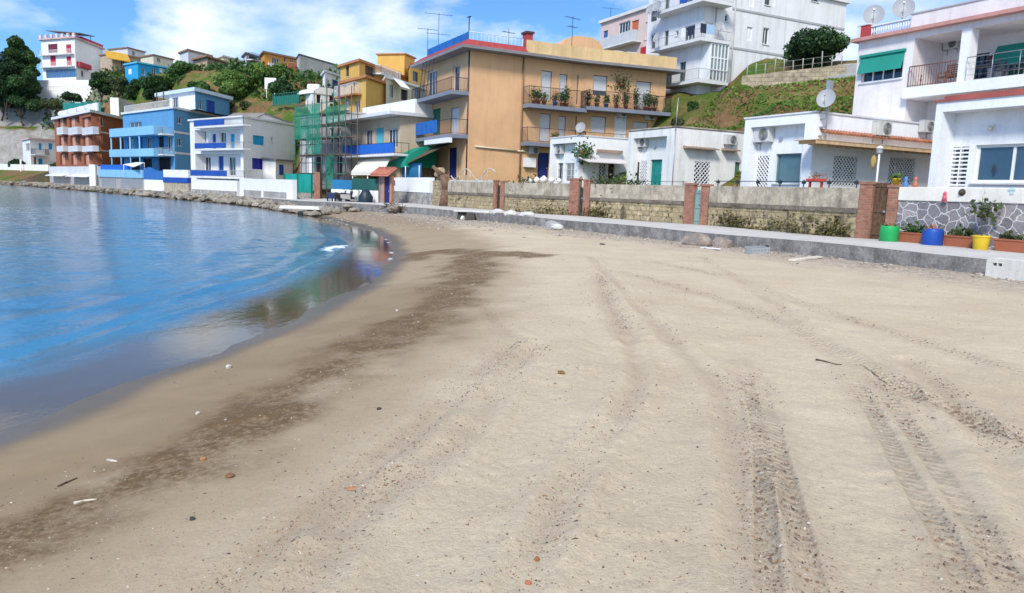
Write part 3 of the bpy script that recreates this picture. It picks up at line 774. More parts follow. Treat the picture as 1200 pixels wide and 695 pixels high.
hgt = math_(N, L_, 'ADD', math_(N, L_, 'MULTIPLY', noise(N, L_, gp, 55, 6, .7), 1.0), math_(N, L_, 'MULTIPLY', noise(N, L_, gp, 9, 3, .5), 1.4))
lug = math_(N, L_, 'MULTIPLY', math_(N, L_, 'SINE', math_(N, L_, 'MULTIPLY', attr(N, 'tread_s'), 2 * math.pi / .085)), attr(N, 'tread'))
hgt = math_(N, L_, 'MULTIPLY_ADD', lug, .5, hgt)
bp = N.new('ShaderNodeBump'); bp.inputs['Distance'].default_value = .013; L_.new(drys, bp.inputs['Strength']); L_.new(hgt, bp.inputs['Height']); L_.new(bp.outputs[0], b.inputs['Normal'])
grid_obj('sand', Z, sand_m, dict(wet=wet, weed=weed, film=film, gravel=np.clip(grav, 0, 1), tread=TM, tread_s=TS, track=TK), kind='structure')
SANDZ = Z
def sand_z(x, y):
    r = math.hypot(x, y); t = math.degrees(math.atan2(x, y)); i = min(len(rr_) - 1, int(np.searchsorted(rr_, r))); j = int(np.searchsorted(th, t)) % (len(th) - 1); return float(SANDZ[i, j])

# ---- sea
wz = (fbm(GX, GY, .55, 81, 3) - .5) * .05 + (fbm(GX * .35 + GY * .9, GY * .35 - GX * .9, 1.6, 85, 3) - .5) * .030
off = -SD
amp = sstep(.9, 3.5, off)
lines = np.zeros_like(Z)
for o0, h, s_ in ((1.75, .055, .16), (2.5, .06, .24), (3.6, .055, .36), (5.2, .05, .5)):
    k = o0 + (vnoise(alsh, alsh * 0, .25, int(o0 * 10)) - .5) * .8
    lines += h * np.exp(-((off - k) / s_) ** 2) * (.25 + vnoise(alsh, off, .35, 7 + int(o0 * 10)))
farfade = sstep(140, 40, RR)
WZ = SEA_Z + np.where(RR < 150, wz * amp * farfade * .8 + lines * sstep(45, 25, RR), 0)
foam = np.exp(-((off - .95 - (vnoise(alsh, off * 0, .9, 91) - .5) * .35) / .10) ** 2) * 0
fp = G(394, 291, SEA_Z); fd = np.hypot((GX - fp[0]) / .4, (GY - fp[1]) / 1.2)
foam = np.maximum(foam, sstep(1.1, .4, fd + (fbm(GX, GY, 5, 97, 3) - .5) * 1.6)); WZ = WZ + .06 * sstep(1.1, .2, fd)
foam = np.maximum(foam, sstep(.10, .03, np.abs(off - .02)) * sstep(.45, .7, vnoise(alsh, off, 1.3, 99)) * .6 * sstep(15, 20, RR))
sea_m = bpy.data.materials.new('sea_water'); N, L_, b = nodes(sea_m)
gp = N.new('ShaderNodeNewGeometry').outputs['Position']
c = ramp(N, L_, noise(N, L_, gp, .12, 4), .35, .65, (.011, .14, .28), (.024, .21, .38))
c = mixc(N, L_, attr(N, 'shallow'), c, (.105, .078, .045))
c = mixc(N, L_, attr(N, 'foam'), c, (.75, .78, .8))
L_.new(c, b.inputs['Base Color']); b.inputs['IOR'].default_value = 1.33; b.inputs['Specular IOR Level'].default_value = .42
L_.new(math_(N, L_, 'MULTIPLY_ADD', attr(N, 'foam'), .6, .05), b.inputs['Roughness'])
mp = N.new('ShaderNodeMapping'); mp.inputs['Rotation'].default_value = (0, 0, R(25)); mp.inputs['Scale'].default_value = (1, .45, 1); L_.new(gp, mp.inputs['Vector'])
h1 = noise(N, L_, mp.outputs[0], 2.2, 6, .62)
bp = N.new('ShaderNodeBump'); bp.inputs['Distance'].default_value = .16
L_.new(math_(N, L_, 'MULTIPLY', math_(N, L_, 'SUBTRACT', 1.0, attr(N, 'calm')), .25), bp.inputs['Strength']); L_.new(h1, bp.inputs['Height']); L_.new(bp.outputs[0], b.inputs['Normal'])
grid_obj('sea', WZ, sea_m, dict(shallow=sstep(2.1, .9, off + (wn1 - .5) * .7) * .97, foam=np.clip(foam, 0, 1), calm=sstep(1.9, .9, off) * .88), mask=SD < 1.2, kind='structure')

# ---- promenade with its kerb face
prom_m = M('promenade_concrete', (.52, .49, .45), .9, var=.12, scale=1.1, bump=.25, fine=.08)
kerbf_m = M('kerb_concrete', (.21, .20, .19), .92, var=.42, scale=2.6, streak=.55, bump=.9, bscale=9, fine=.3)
inner = [SP(s, 30) for s in (-40, -10, 4, 10, 15, 20, 25, 30, 35, 40, 45, 50)]
inner += [tuple(xy(x, 232, d) ) for x, d in ((385, 76), (365, 86), (310, 104), (250, 122), (170, 150), (80, 185), (0, 215))] + [(-175, 235), (-270, 250)]
m = MB(); mk = MB(); line_j = 1
for i in range(len(kerb) - 1):
    for q in range(8):
        def pt(line, k): a, c2 = line[i], line[i + 1]; t = k / 8; j_ = math.sin((i * 8 + k) * 78.233) * .035 if line is kerb else 0; return a[0] + (c2[0] - a[0]) * t + j_ * P_.x, a[1] + (c2[1] - a[1]) * t + j_ * P_.y
        z0 = kerbz[i] + (kerbz[i + 1] - kerbz[i]) * q / 8 + (math.sin((i * 8 + q) * 12.9898) * .018 if line_j else 0); z1 = kerbz[i] + (kerbz[i + 1] - kerbz[i]) * (q + 1) / 8 + (math.sin((i * 8 + q + 1) * 12.9898) * .018 if line_j else 0)
        a, c2, e, f = pt(kerb, q), pt(kerb, q + 1), pt(inner, q + 1), pt(inner, q)
        m.quad((*a, z0), (*f, z0), (*e, z1), (*c2, z1))
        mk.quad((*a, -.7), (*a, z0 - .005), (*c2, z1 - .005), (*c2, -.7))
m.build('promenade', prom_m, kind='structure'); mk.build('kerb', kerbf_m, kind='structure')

# ---- hill
hill_cp = []
for px, py, d in [(-60, 112, 192), (-10, 114, 190), (10, 114, 190), (45, 117, 190), (75, 118, 188), (110, 114, 192), (60, 110, 205), (-60, 192, 177), (0, 193, 177), (40, 193, 177), (75, 188, 172), (-40, 150, 183), (0, 150, 183), (30, 150, 183), (60, 152, 181), (90, 160, 170), (110, 150, 165), (135, 120, 172), (150, 130, 155), (135, 86, 190), (165, 92, 172), (190, 96, 163), (205, 86, 150), (185, 120, 142),
                  (230, 84, 142), (275, 84, 140), (300, 86, 138), (345, 94, 132), (400, 96, 130), (215, 125, 125), (250, 120, 118), (285, 128, 108), (305, 118, 112), (330, 124, 104), (350, 132, 98), (385, 112, 108), (400, 135, 92), (450, 134, 90), (480, 130, 92),
                  (360, 170, 84), (420, 170, 78), (290, 180, 100), (220, 190, 112), (150, 195, 130),
                  (600, 120, 115), (560, 150, 85), (700, 110, 100), (760, 105, 84), (800, 108, 69), (830, 106, 67), (858, 106, 65), (870, 105, 58), (905, 101, 57), (950, 97, 56), (990, 93, 56), (800, 120, 63), (808, 145, 54), (745, 190, 52), (765, 186, 56), (772, 172, 60), (784, 172, 51), (760, 180, 64), (785, 160, 62), (840, 150, 49), (880, 150, 47),
                  (930, 128, 49), (960, 120, 50), (1000, 120, 50), (900, 70, 68), (940, 72, 64), (985, 72, 62), (1060, 95, 62), (1150, 100, 60), (900, 90, 95), (1000, 95, 95), (850, 90, 100), (1200, 100, 90)]:
    v = P(px, py, d); hill_cp.append((v.x, v.y, v.z))
for s in (-15, -5, 5, 12, 18, 24, 30, 36, 42, 48):
    for p, z in ((22.9, 1.35), (26, 1.5), (31, 1.6)): hill_cp.append((*SP(s, p), z))
for s in (-15, 0, 12): hill_cp.append((*SP(s, 45), 7.)); hill_cp.append((*SP(s, 60), 11.))
for s in (54, 58, 62): hill_cp.append((*SP(s, 22), .9)); hill_cp.append((*SP(s, 28), 1.4))
HC = np.array(hill_cp)
def hill_z(X, Y):
    X, Y = np.asarray(X, float), np.asarray(Y, float); num, den = 0, 0
    for x, y, z in HC:
        w = 1 / (((X - x) ** 2 + (Y - y) ** 2) + 1.5) ** 1.9; num = num + w * z; den = den + w
    return num / den
fence = [SP(-60, 23.1), SP(0, 23.1), SP(28, 23.1), SP(34, 22.1), SP(40, 21), SP(46, 20.4), SP(52, 20.1), SP(58, 20)] + [tuple(xy(x, 232, d)) for x, d in ((385, 72), (340, 80), (310, 94), (240, 114), (160, 138), (80, 162), (0, 174), (-60, 182))] + [(-300, 250)]
FL_ = np.array(fence); hx = np.linspace(-260, 150, 330); hy = np.linspace(-20, 260, 260); HX, HY = np.meshgrid(hx, hy)
hd_, _, hs_ = line_dist(HX, HY, FL_); hsd = hd_ * hs_
HZ = hill_z(HX, HY); HZ = HZ + (fbm(HX, HY, .25, 111, 4) - .5) * 1.3 * sstep(3, 12, hsd) + (fbm(HX, HY, .06, 115, 3) - .5) * 2 * sstep(15, 40, hsd)
HZ = np.where(HX < -14, -.4 + (HZ + .4) * sstep(0, 6, hsd), HZ)
HZ = np.where(hsd < 0, -1.2, HZ)
def hz(x, y): return float(hill_z(x, y))
# snap the first row onto the garden wall line so that the cut is clean
idx = np.arange(HX.size).reshape(HX.shape); f = np.stack([idx[:-1, :-1], idx[:-1, 1:], idx[1:, 1:], idx[1:, :-1]], -1).reshape(-1, 4)
ok = (hsd.ravel()[f] > .05).all(1); f = f[ok]; used = np.unique(f); rm = np.full(HX.size, -1); rm[used] = np.arange(len(used)); f = rm[f]
hill_m = bpy.data.materials.new('hill_ground'); N, L_, b = nodes(hill_m)
gp = N.new('ShaderNodeNewGeometry').outputs['Position']
c = ramp(N, L_, noise(N, L_, gp, .16, 6, .6), .42, .56, (.20, .115, .055), (.075, .14, .022))
c = mixc(N, L_, ramp(N, L_, noise(N, L_, gp, .5, 7, .7), .50, .62), c, (.24, .16, .075))
c = mixc(N, L_, 1.0, c, ramp(N, L_, noise(N, L_, gp, 2.2, 6, .75), .25, .75, (.5,) * 3, (1.35,) * 3), 'MULTIPLY')
nrm = N.new('ShaderNodeNewGeometry').outputs['Normal']; sx_ = N.new('ShaderNodeSeparateXYZ'); L_.new(nrm, sx_.inputs[0])
px_ = N.new('ShaderNodeSeparateXYZ'); L_.new(gp, px_.inputs[0])
rocky = math_(N, L_, 'MULTIPLY', ramp(N, L_, sx_.outputs['Z'], .72, .86, (1,) * 3, (0,) * 3), ramp(N, L_, math_(N, L_, 'MULTIPLY_ADD', px_.outputs['X'], .01, 1.15), 0.0, .25, (1,) * 3, (0,) * 3))
c = mixc(N, L_, rocky, c, ramp(N, L_, noise(N, L_, gp, .6, 8, .75), .3, .7, (.20, .185, .165), (.42, .40, .37)))
L_.new(c, b.inputs['Base Color']); b.inputs['Roughness'].default_value = .95; b.inputs['Specular IOR Level'].default_value = .1
bp = N.new('ShaderNodeBump'); bp.inputs['Distance'].default_value = .25; bp.inputs['Strength'].default_value = .8; L_.new(noise(N, L_, gp, 3, 7, .7), bp.inputs['Height']); L_.new(bp.outputs[0], b.inputs['Normal'])
me = bpy.data.meshes.new('hillside'); me.from_pydata(np.stack([HX, HY, HZ], -1).reshape(-1, 3)[used].tolist(), [], f.tolist()); me.materials.append(hill_m)
me.polygons.foreach_set('use_smooth', np.ones(len(me.polygons), dtype=bool)); o = bpy.data.objects.new('hillside', me); COL.objects.link(o); tag(o, kind='structure')
# ================================================================ GARDEN WALL WITH BRICK PILLARS AND GATES
tuff = brickmat('tuff_blocks', (.43, .34, .20), (.345, .27, .155), (.27, .21, .125), .42, .24, .03, 1.0, .6, [(.9, .48, .60, (.33, .26, .15)), (4.5, .60, .66, (.13, .095, .05)), (1.7, .56, .64, (.10, .08, .045)), (3.0, .62, .68, (.42, .39, .33))])
wall_conc = M('stained_garden_concrete', (.40, .345, .265), .92, var=.38, scale=1.9, streak=.8, bump=.7, bscale=9, fine=.25)
brick = brickmat('red_brick', (.30, .10, .055), (.40, .165, .095), (.24, .19, .15), .24, .085, .014, .6, .3)
greystone = stonemat('grey_rubble_stone', ((.30, .29, .27), (.20, .19, .18), (.42, .40, .36)), (.34, .33, .31), 3.2, .05)
wline = smooth_line([SP(-30, 22.95), SP(-10, 22.95), SP(10, 22.95), SP(28, 22.95), SP(34, 22.0), SP(40, 20.9), SP(46, 20.3), SP(52, 20.0), SP(58, 19.85), SP(64, 19.8)], 8)
def on_wall(px, py=250):
    r = ray(px, py)
    for a, b in zip(wline[:-1], wline[1:]):
        d = b - a; det = d[0] * (-r[1]) + r[0] * d[1]
        if abs(det) < 1e-9: continue
        t = ((-a[0]) * (-r[1]) + r[0] * (-a[1])) / det; k = (d[0] * (-a[1]) - d[1] * (-a[0])) / det
        if -1e-6 <= t <= 1 + 1e-6 and k > 0: return Vector((a[0] + d[0] * t, a[1] + d[1] * t))
    return None
PZ = .42
WT = 2.2
def wall_seg(x0, x1, label, zt=WT, zm=1.32, posts=True, seed=0):
    A, B = on_wall(x0), on_wall(x1); F = Facade(A, B); c = F.pt(F.L / 2, PZ, -.15)
    o = empty('garden_wall', c, label, 'garden wall', 'garden wall sections along the promenade')
    m = MB(); m.fbox(F, 0, F.L, PZ, zm, -.45, -.03); m.build('base_course', tuff, o)
    m = MB(); m.fbox(F, 0, F.L, zm, zm + .16, -.45, .035); m.build('ledge', M('sooty_ledge', (.17, .14, .11), .95, var=.45, scale=2.5, streak=.4, bump=.8, bscale=12, fine=.3), o)
    m = MB(); m.fbox(F, 0, F.L, zm + .16, zt, -.42, 0)
    n = int(F.L / 1.9)
    for i in range(1, n):
        u = F.L * i / n; m.fbox(F, u - .05, u + .05, zm + .162, zt - .02, .0, .03)
    m.build('parapet', wall_conc, o); return o, F
def pillar(x0, x1, label, zt=2.25, cap=True):
    F = Facade(on_wall(x0), on_wall(x1)); c = F.pt(F.L / 2, PZ, -.15); o = empty('brick_pillar', c, label, 'pillar', 'brick pillars beside the garden gates')
    m = MB(); m.fbox(F, 0, F.L, PZ, zt - .1, -.22, .03); m.build('shaft', brick, o, bevel=.015)
    m = MB(); m.fbox(F, -.04, F.L + .04, zt - .1, zt, -.25, .06); m.build('capstone', brick, o, bevel=.02); return o
def gate(x0, x1, mat, label, zt=2.0, back=.12):
    F = Facade(on_wall(x0), on_wall(x1)); o = empty('garden_gate', F.pt(F.L / 2, PZ, -back), label, 'gate', 'gates in the garden wall')
    m = MB(); m.fbox(F, .01, F.L - .01, PZ + .04, zt, -back - .02, -back); n = max(2, int(F.L / .16))
    m.build('panel', mat, o)
    m = MB()
    for i in range(n + 1): u = .02 + (F.L - .04) * i / n; m.fbox(F, u - .015, u + .015, PZ + .02, zt + .02, -back, -back + .03)
    for z in (PZ + .2, (PZ + zt) / 2, zt - .1): m.fbox(F, .02, F.L - .02, z - .025, z + .025, -back + .001, -back + .034)
    m.build('gate_frame', mat, o)
    m = MB(); m.fbox(F, F.L - .16, F.L - .08, PZ + .95, PZ + 1.02, -back + .03, -back + .07); m.build('handle', steel, o); return o
gate_teal = M('faded_teal_metal', (.20, .33, .31), .6, var=.2, streak=.3)
gate_dark = M('dark_green_metal', (.03, .06, .045), .6, var=.2)
gate_black = M('dark_brown_metal', (.05, .035, .03), .7, var=.25)
gate_mesh = M('brown_reed_screen', (.13, .075, .045), .95, var=.45, scale=9, bump=.8, bscale=40)
segA, FA = wall_seg(829.5, 1004.5, 'longest garden wall section, stained concrete over yellow tuff, with iron rail on top')
segB, FB = wall_seg(690.5, 800.5, 'garden wall section in front of the small house with the teal door')
segC, FC = wall_seg(590.5, 666, 'garden wall section with white ornaments on top, before the orange block')
segD, FD = wall_seg(524, 577, 'short garden wall section under the curly white crest')
pillar(1005, 1020, 'brick pillar left of the brown reed gate, beside the long concrete wall', 2.42)
pillar(1038.5, 1050.5, 'brick pillar right of the brown reed gate, carrying a yellow flowerpot', 2.32)
gate(1020.2, 1038.3, gate_mesh, 'brown reed-screened gate between two brick pillars', 2.38)
pillar(801, 811.5, 'brick pillar left of the pale teal gate', 2.32); pillar(820, 829, 'brick pillar right of the pale teal gate', 2.28)
gate(811.8, 819.8, gate_teal, 'pale teal metal gate in the garden wall')
pillar(666.5, 677, 'brick pillar left of the narrow dark green gate', 2.5); pillar(682.5, 690, 'brick pillar right of the narrow dark green gate', 2.45)
gate(677.3, 682.2, gate_dark, 'narrow dark green gate between brick pillars')
pillar(577.5, 580.5, 'slim brick pillar left of the dark brown gate', 2.35); pillar(585.5, 590, 'slim brick pillar right of the dark brown gate', 2.3)
gate(580.7, 585.3, gate_black, 'narrow dark brown gate below the orange block')
# rail on the long wall
m = MB(); z = WT
for u in np.linspace(.3, FA.L - .3, 7):
    m.tube(FA.pt(u, z - .05, -.2), FA.pt(u, z + .30, -.2), .022, 6); m.fbox(FA, u - .05, u + .05, z + .13, z + .25, -.26, -.14)
m.tube(FA.pt(.05, z + .22, -.2), FA.pt(FA.L - .05, z + .22, -.2), .016, 6); m.build('iron_rail', iron, segA)
m = MB()
for u in np.linspace(.3, FB.L - .3, 5): m.tube(FB.pt(u, z - .05, -.2), FB.pt(u, z + .22, -.2), .018, 6)
m.tube(FB.pt(.05, z + .18, -.2), FB.pt(FB.L - .05, z + .18, -.2), .012, 6); m.build('iron_rail', iron, segB)
# white curly crest
m = MB(); pts = []
for i in range(49):
    t = i / 48; pts.append(FD.pt(.1 + t * (FD.L - .2), WT + .12 + .75 * max(abs(math.cos(t * math.pi * 1.9 + 1.0)) ** 1.6, 0), -.2))
m.path(pts, .04, 6); m.fbox(FD, .05, FD.L - .05, WT, WT + .12, -.32, -.08)
for i in range(4, 46, 6): m.tube(FD.pt(.1 + i / 48 * (FD.L - .2), WT + .1, -.2), pts[i], .03, 5)
m.build('crest', M('lichen_white_stone', (.50, .48, .42), .9, var=.35, scale=5, bump=.5), segD)
# small white ornaments on section C
orn = MB(); orn.lathe((0, 0, 0), [(.10, 0), (.14, .05), (.24, .16), (.26, .26), (.16, .36), (.10, .40), (.05, .46)], 12)
om = M('white_garden_ornament', (.7, .69, .66), .8, var=.15)
for i, (px, k) in enumerate(((618, .8), (626, 1.1), (634, 1.3), (643, 1.1), (652, .9))):
    u = FC.px(px, 213)[0]; o_ = orn.build('stone_ornament', om, loc=(0, 0, 0)) if i == 0 else onz.copy()
    if i == 0: onz = o_
    else: COL.objects.link(o_)
    o_.location = FC.pt(u, WT, -.2); o_.scale = (k * .72,) * 3; o_.rotation_euler = (0, 0, i * .7)
    tag(o_, 'white stone ornament on garden wall, ' + ['leftmost and smallest', 'second from the left', 'largest, in the middle', 'second from the right', 'rightmost'][i] + ' of five', 'ornament', 'white ornaments on the garden wall')

# stone wall at the right edge
FW = Facade(on_wall(1051), SP(6, 22.95))
stone_w = stonemat('purple_grey_stone_white_joints', ((.27, .245, .25), (.19, .175, .185), (.34, .30, .295)), (.58, .565, .54), 3.1, .06, .5)
o = empty('stone_wall', FW.pt(2, PZ, -.2), 'grey crazy-stone wall with white joints and cream plaster top band', 'garden wall')
zb = FW.px(1060, 235)[1]; zt = FW.px(1056, 219)[1]
m = MB(); m.fbox(FW, 0, FW.L, PZ, zb, -.40, -.02); m.build('stonework', stone_w, o)
cream = M('cream_plaster', (.74, .70, .62), .85, var=.08, streak=.25)
m = MB(); m.fbox(FW, 0, FW.L, zb, zt, -.40, .03); m.build('plaster_band', cream, o, bevel=.02)
def disc(F, px, py, r, mat, name, label, cat, d=.03):
    u, z = F.px(px, py, d); m = MB(); p = F.pt(u, z, d); n = Vector((F.n.x, F.n.y, 0)); m.tube(p, p + n * .03, r, 14, r * .9); m.tube(p + n * .03, p + n * .09, r * .75, 14, r * .35); m.tube(p + n * .09, p + n * .11, r * .3, 10)
    return m.build(name, mat, loc=p, label=label, cat=cat)
disc(FW, 1127.5, 225.5, .115, M('bronze_dark', (.07, .06, .045), .5), 'wall_lamp', 'round dark bulkhead lamp on the cream wall band', 'wall lamp')
u, z = FW.px(1108, 230, .03); m = MB(); pm = M('pink_red_ceramic', (.55, .10, .14), .4)
m.tube(FW.pt(u, z - .14, .07), FW.pt(u, z + .04, .07), .075, 10, .05); m.tube(FW.pt(u, z + .04, .07), FW.pt(u, z + .12, .07), .045, 10, .05); m.tube(FW.pt(u, z + .12, .07), FW.pt(u, z + .16, .07), .03, 8, .01); m.fbox(FW, u - .07, u + .07, z - .17, z - .14, .03, .12)
m.build('wall_figurine', pm, loc=FW.pt(u, z - .17, .03), label='small pink ceramic figure hung on the cream wall band', cat='figurine')
u, z = FW.px(1186, 224, .03); m = MB(); m.fbox(FW, u - .06, u + .06, z - .1, z + .1, .032, .05); m.fbox(FW, u - .1, u + .1, z + .02, z + .06, .05, .065); m.build('wall_plaque', M('pale_blue_tile', (.45, .6, .62), .4), loc=FW.pt(u, z - .1, .03), label='small pale blue tile plaque on the cream band near the picture edge', cat='plaque')

# ================================================================ THINGS THAT REPEAT: air conditioners, dishes, pots
ac_w = M('ac_white', (.56, .56, .54), .5, var=.10, streak=.35, bump=0)
def ac_proto():
    o = empty('air_conditioner', (0, 0, 0), '', 'air conditioner', 'outdoor air conditioning units on the house walls')
    m = MB(); m.box(-.42, .42, -.32, -.04, 0, .58); m.box(-.44, .44, -.325, -.035, .56, .585); m.build('housing', ac_w, o, bevel=.02)
    g = MB()
    for r_ in (.24, .19, .14, .09, .04):
        for i in range(20):
            a, b_ = 2 * math.pi * i / 20, 2 * math.pi * (i + 1) / 20; c = Vector((.12, -.335, .29))
            g.tube(c + Vector((r_ * math.cos(a), 0, r_ * math.sin(a))), c + Vector((r_ * math.cos(b_), 0, r_ * math.sin(b_))), .008, 4, cap=False)
    k = MB(); k.tube((.12, -.322, .29), (.12, -.328, .29), .25, 20); fan = k.build('fan', dark_in, o); g.build('fan_guard', ac_w, fan)
    for x in (-.3, .3): b_ = MB(); b_.box(x - .02, x + .02, -.33, 0, -.05, -.005); b_.box(x - .02, x + .02, -.03, 0, -.3, -.05); b_.build('bracket', steel, o)
    return o
AC0 = ac_proto(); AC_USED = []
def ac(F, x0, y0, x1, y1, label, d=0., umin=None):
    o = AC0 if not AC_USED else copy_tree(AC0); AC_USED.append(o)
    a, b, c, e = F.rect(x0, y0, x1, y1, d); k = max(.8, min(1.4, abs(e - c) / .62)); uc = (a + b) / 2 if umin is None else max((a + b) / 2, umin + .46 * k); o.location = F.pt(uc, (c + e) / 2 - .29 * k, d); o.scale = (k, k, k); o.rotation_euler = (0, 0, F.rz())
    o['label'] = label; return o
dish_m = M('dish_grey', (.34, .345, .36), .45, var=.08, bump=0)
def dish_proto():
    o = empty('satellite_dish', (0, 0, 0), '', 'satellite dish', 'satellite dishes'); m = MB(); m.tube((0, 0, -.9), (0, 0, .15), .03, 8); m.tube((0, 0, .1), (0, -.1, .15), .04, 6); m.build('pole', steel, o)
    m = MB(); n = 20; c = Vector((0, -.16, .15)); ax = Vector((0, -1, .35)).normalized(); ex = Vector((1, 0, 0)); ey = ax.cross(ex)
    rings = []
    for r_ in (0, .15, .3, .42, .5):
        rings.append([c + ax * (r_ * r_ * .55) + (ex * math.cos(2 * math.pi * i / n) + ey * math.sin(2 * math.pi * i / n) * 1.08) * r_ for i in range(n)])
    for a, b_ in zip(rings[:-1], rings[1:]):
        for i in range(n): j = (i + 1) % n; m.quad(a[i], a[j], b_[j], b_[i]); m.quad(a[i] - ax * .012, b_[i] - ax * .012, b_[j] - ax * .012, a[j] - ax * .012)
    for i in range(n): j = (i + 1) % n; a = rings[-1]; m.quad(a[i], a[j], a[j] - ax * .012, a[i] - ax * .012)
    m.smooth = set(range(len(m.f) - n)); m.build('reflector', dish_m, o)
    m = MB(); lo = c - ey * -.5 if ey.z < 0 else c - ey * .5; f_ = c + ax * .55; m.tube(lo, f_, .014, 5); m.tube(f_ + ax * .06, f_ - ax * .08, .04, 8); m.build('feed_arm', steel, o); return o
DISH0 = dish_proto(); D_USED = []
def dish(loc, k, rz, label):
    o = DISH0 if not D_USED else copy_tree(DISH0); D_USED.append(o); o.location = loc; o.scale = (k, k, k); o.rotation_euler = (0, 0, rz); o['label'] = label; return o
terracotta = M('terracotta', (.36, .115, .06), .7, var=.12, bump=.1)
soil = M('soil', (.06, .04, .028), .95, var=.3, bump=.5)
def plant_leaves(name, c, r, h, n, mat, parent, leaf=.09, up=.6):
    pts = rng.normal(size=(n, 3)) * np.array([r * .5, r * .5, h * .28]) + np.array([c[0], c[1], c[2] + h * .5]); nr = rng.normal(size=(n, 3)) + np.array([0, 0, up]); nr /= np.linalg.norm(nr, axis=1, keepdims=True)
    return leaf_mesh(name, pts, nr, leaf, mat, parent)
def potted(loc, label, r=.17, h=.3, ph=.5, mat=terracotta, leaf=leaf_mid, n=160, group='potted plants on the balconies', cat='potted plant'):
    o = empty('potted_plant', loc, label, cat, group); m = MB(); m.lathe(loc, [(r * .72, 0), (r * .95, h * .82), (r * 1.08, h * .83), (r * 1.08, h), (r * .9, h), (r * .88, h * .9)], 14); m.build('pot', mat, o)
    m = MB(); L0 = Vector(loc)
    for i in range(4): m.tube(L0 + Vector((0, 0, h * .9)), L0 + Vector((random.uniform(-.5, .5) * r, random.uniform(-.5, .5) * r, h + ph * .6)), .012, 4)
    m.build('stem', bark, o); plant_leaves('foliage', (loc[0], loc[1], loc[2] + h * .9), r * 1.5, ph, n, leaf, o); return o

# ================================================================ WHITE HOUSE AT THE RIGHT EDGE (picture window)
blue_white = M('cool_white_paint', (.79, .80, .815), .8, var=.06, streak=.20)
A = xy(1087, 218, 27.3); F = Facade(A, A - S_ * 13); GZ = 1.3
zt = F.px(1090, 121)[1]
b = Bld('white_house', 'white bungalow at the right edge with sea-facing picture window and red coping', 'house', blue_white, (A.x, A.y, GZ), 'small white houses behind the garden wall')
u0 = F.px(1100.5, 170)[0]; zr = F.px(1101, 131.5)[1]; D4 = .8
holes = [(u0, F.L - .5, GZ, zr, D4)]
fwall(b.w, F, 0, F.L, GZ, zt, holes)
b.face(F, GZ, zr, [(1113, 172, 1133.5, 219, 'slats', dict(n=10, depth=.12)), (1141.5, 168.5, 1232, 214, 'glass', dict(glass=glass_b, mull=1, t=.09))], u0, F.L - .5, -D4)
W2 = 6.; q0, q1 = F.pt(0, 0), F.pt(F.L, 0); q2, q3 = F.pt(F.L, 0, -W2), F.pt(0, 0, -W2)
for p, q in ((q1, q2), (q2, q3), (q3, q0)): b.face(Facade(p.xy, q.xy), GZ, zt)
b.finish()
m = MB(); m.prism([tuple(F.pt(u, 0, d).xy) for u, d in ((.02, -.02), (F.L - .02, -.02), (F.L - .02, -W2 + .02), (.02, -W2 + .02))], zt - .12, zt - .02); b.part('roof', concrete, m)
m = MB(); m.fbox(F, -.06, F.L, zt, zt + .07, -.5, .06); m.fbox(F, .25, F.L, zt + .07, zt + .20, -.6, -.02); b.part('coping', M('red_tile_coping', (.36, .10, .085), .7, var=.2), m)
u, z = F.px(1163, 147, -D4); m = MB(); m.fbox(F, u - .1, u + .1, z - .05, z + .02, -D4 + .003, -D4 + .1); m.tube(F.pt(u, z - .05, -D4 + .1), F.pt(u, z - .16, -D4 + .12), .05, 8, .09); b.part('porch_lamp', M('lamp_glass', (.65, .63, .58), .3), m)
HOUSE4 = F

# ================================================================ WHITE HOUSE WITH LATTICE GRILLES
C = xy(948, 218, 31.3); A = along(C, DS, 867.5, 218); Bp = along(C, DS + R(90), 1104, 200)
FL = Facade(A, C); FR = Facade(C, Bp); zt = FL.px(951, 134)[1]; zs = GZ
b = Bld('white_house', 'white bungalow with deep framed front, lattice grilles and a wooden canopy on its side', 'house', blue_white, (C.x, C.y, GZ), 'small white houses behind the garden wall')
ua = FL.px(877.5, 180)[0]; ub = FL.px(940.5, 180)[0]; zr = FL.px(910, 147)[1]; D3 = .5
fwall(b.w, FL, 0, FL.L, zs, zt, [(ua, ub, zs, zr, D3)])
b.face(FL, zs, zr, [(886, 182, 901, 220, 'grille', dict(step=.15)), (908, 180, 938, 214.5, 'glass', dict(glass=glass('teal_glass', (.06, .12, .14), .08, .8), mull=0, frame=M('teal_frame', (.12, .22, .24), .5), t=.07))], ua, ub, -D3)
b.face(FR, zs, zt, [(975.5, 182, 1004.5, 219, 'grille', dict(mull=1, step=.15)), (1041, 184, 1072, 217, 'grille', dict(mull=2, step=.15))])
Dd = A + (Bp - C); b.face(Facade(Bp, Dd), zs, zt); b.face(Facade(Dd, A), zs, zt); b.finish()
m = MB(); m.prism([tuple(p) for p in (A, C, Bp, Dd)], zt, zt + .06); b.part('roof', white, m)
m = MB(); m.fbox(FL, -.05, FL.L + .05, zt + .062, zt + .13, -.3, .05); m.fbox(FR, -.05, FR.L, zt + .062, zt + .13, -.3, .05); b.part('coping', slab_w, m)
u, z = FL.px(916, 163, -D3); m = MB(); m.fbox(FL, u - .08, u + .08, z - .06, z + .06, -D3 + .003, -D3 + .09); b.part('porch_lamp', steel, m)
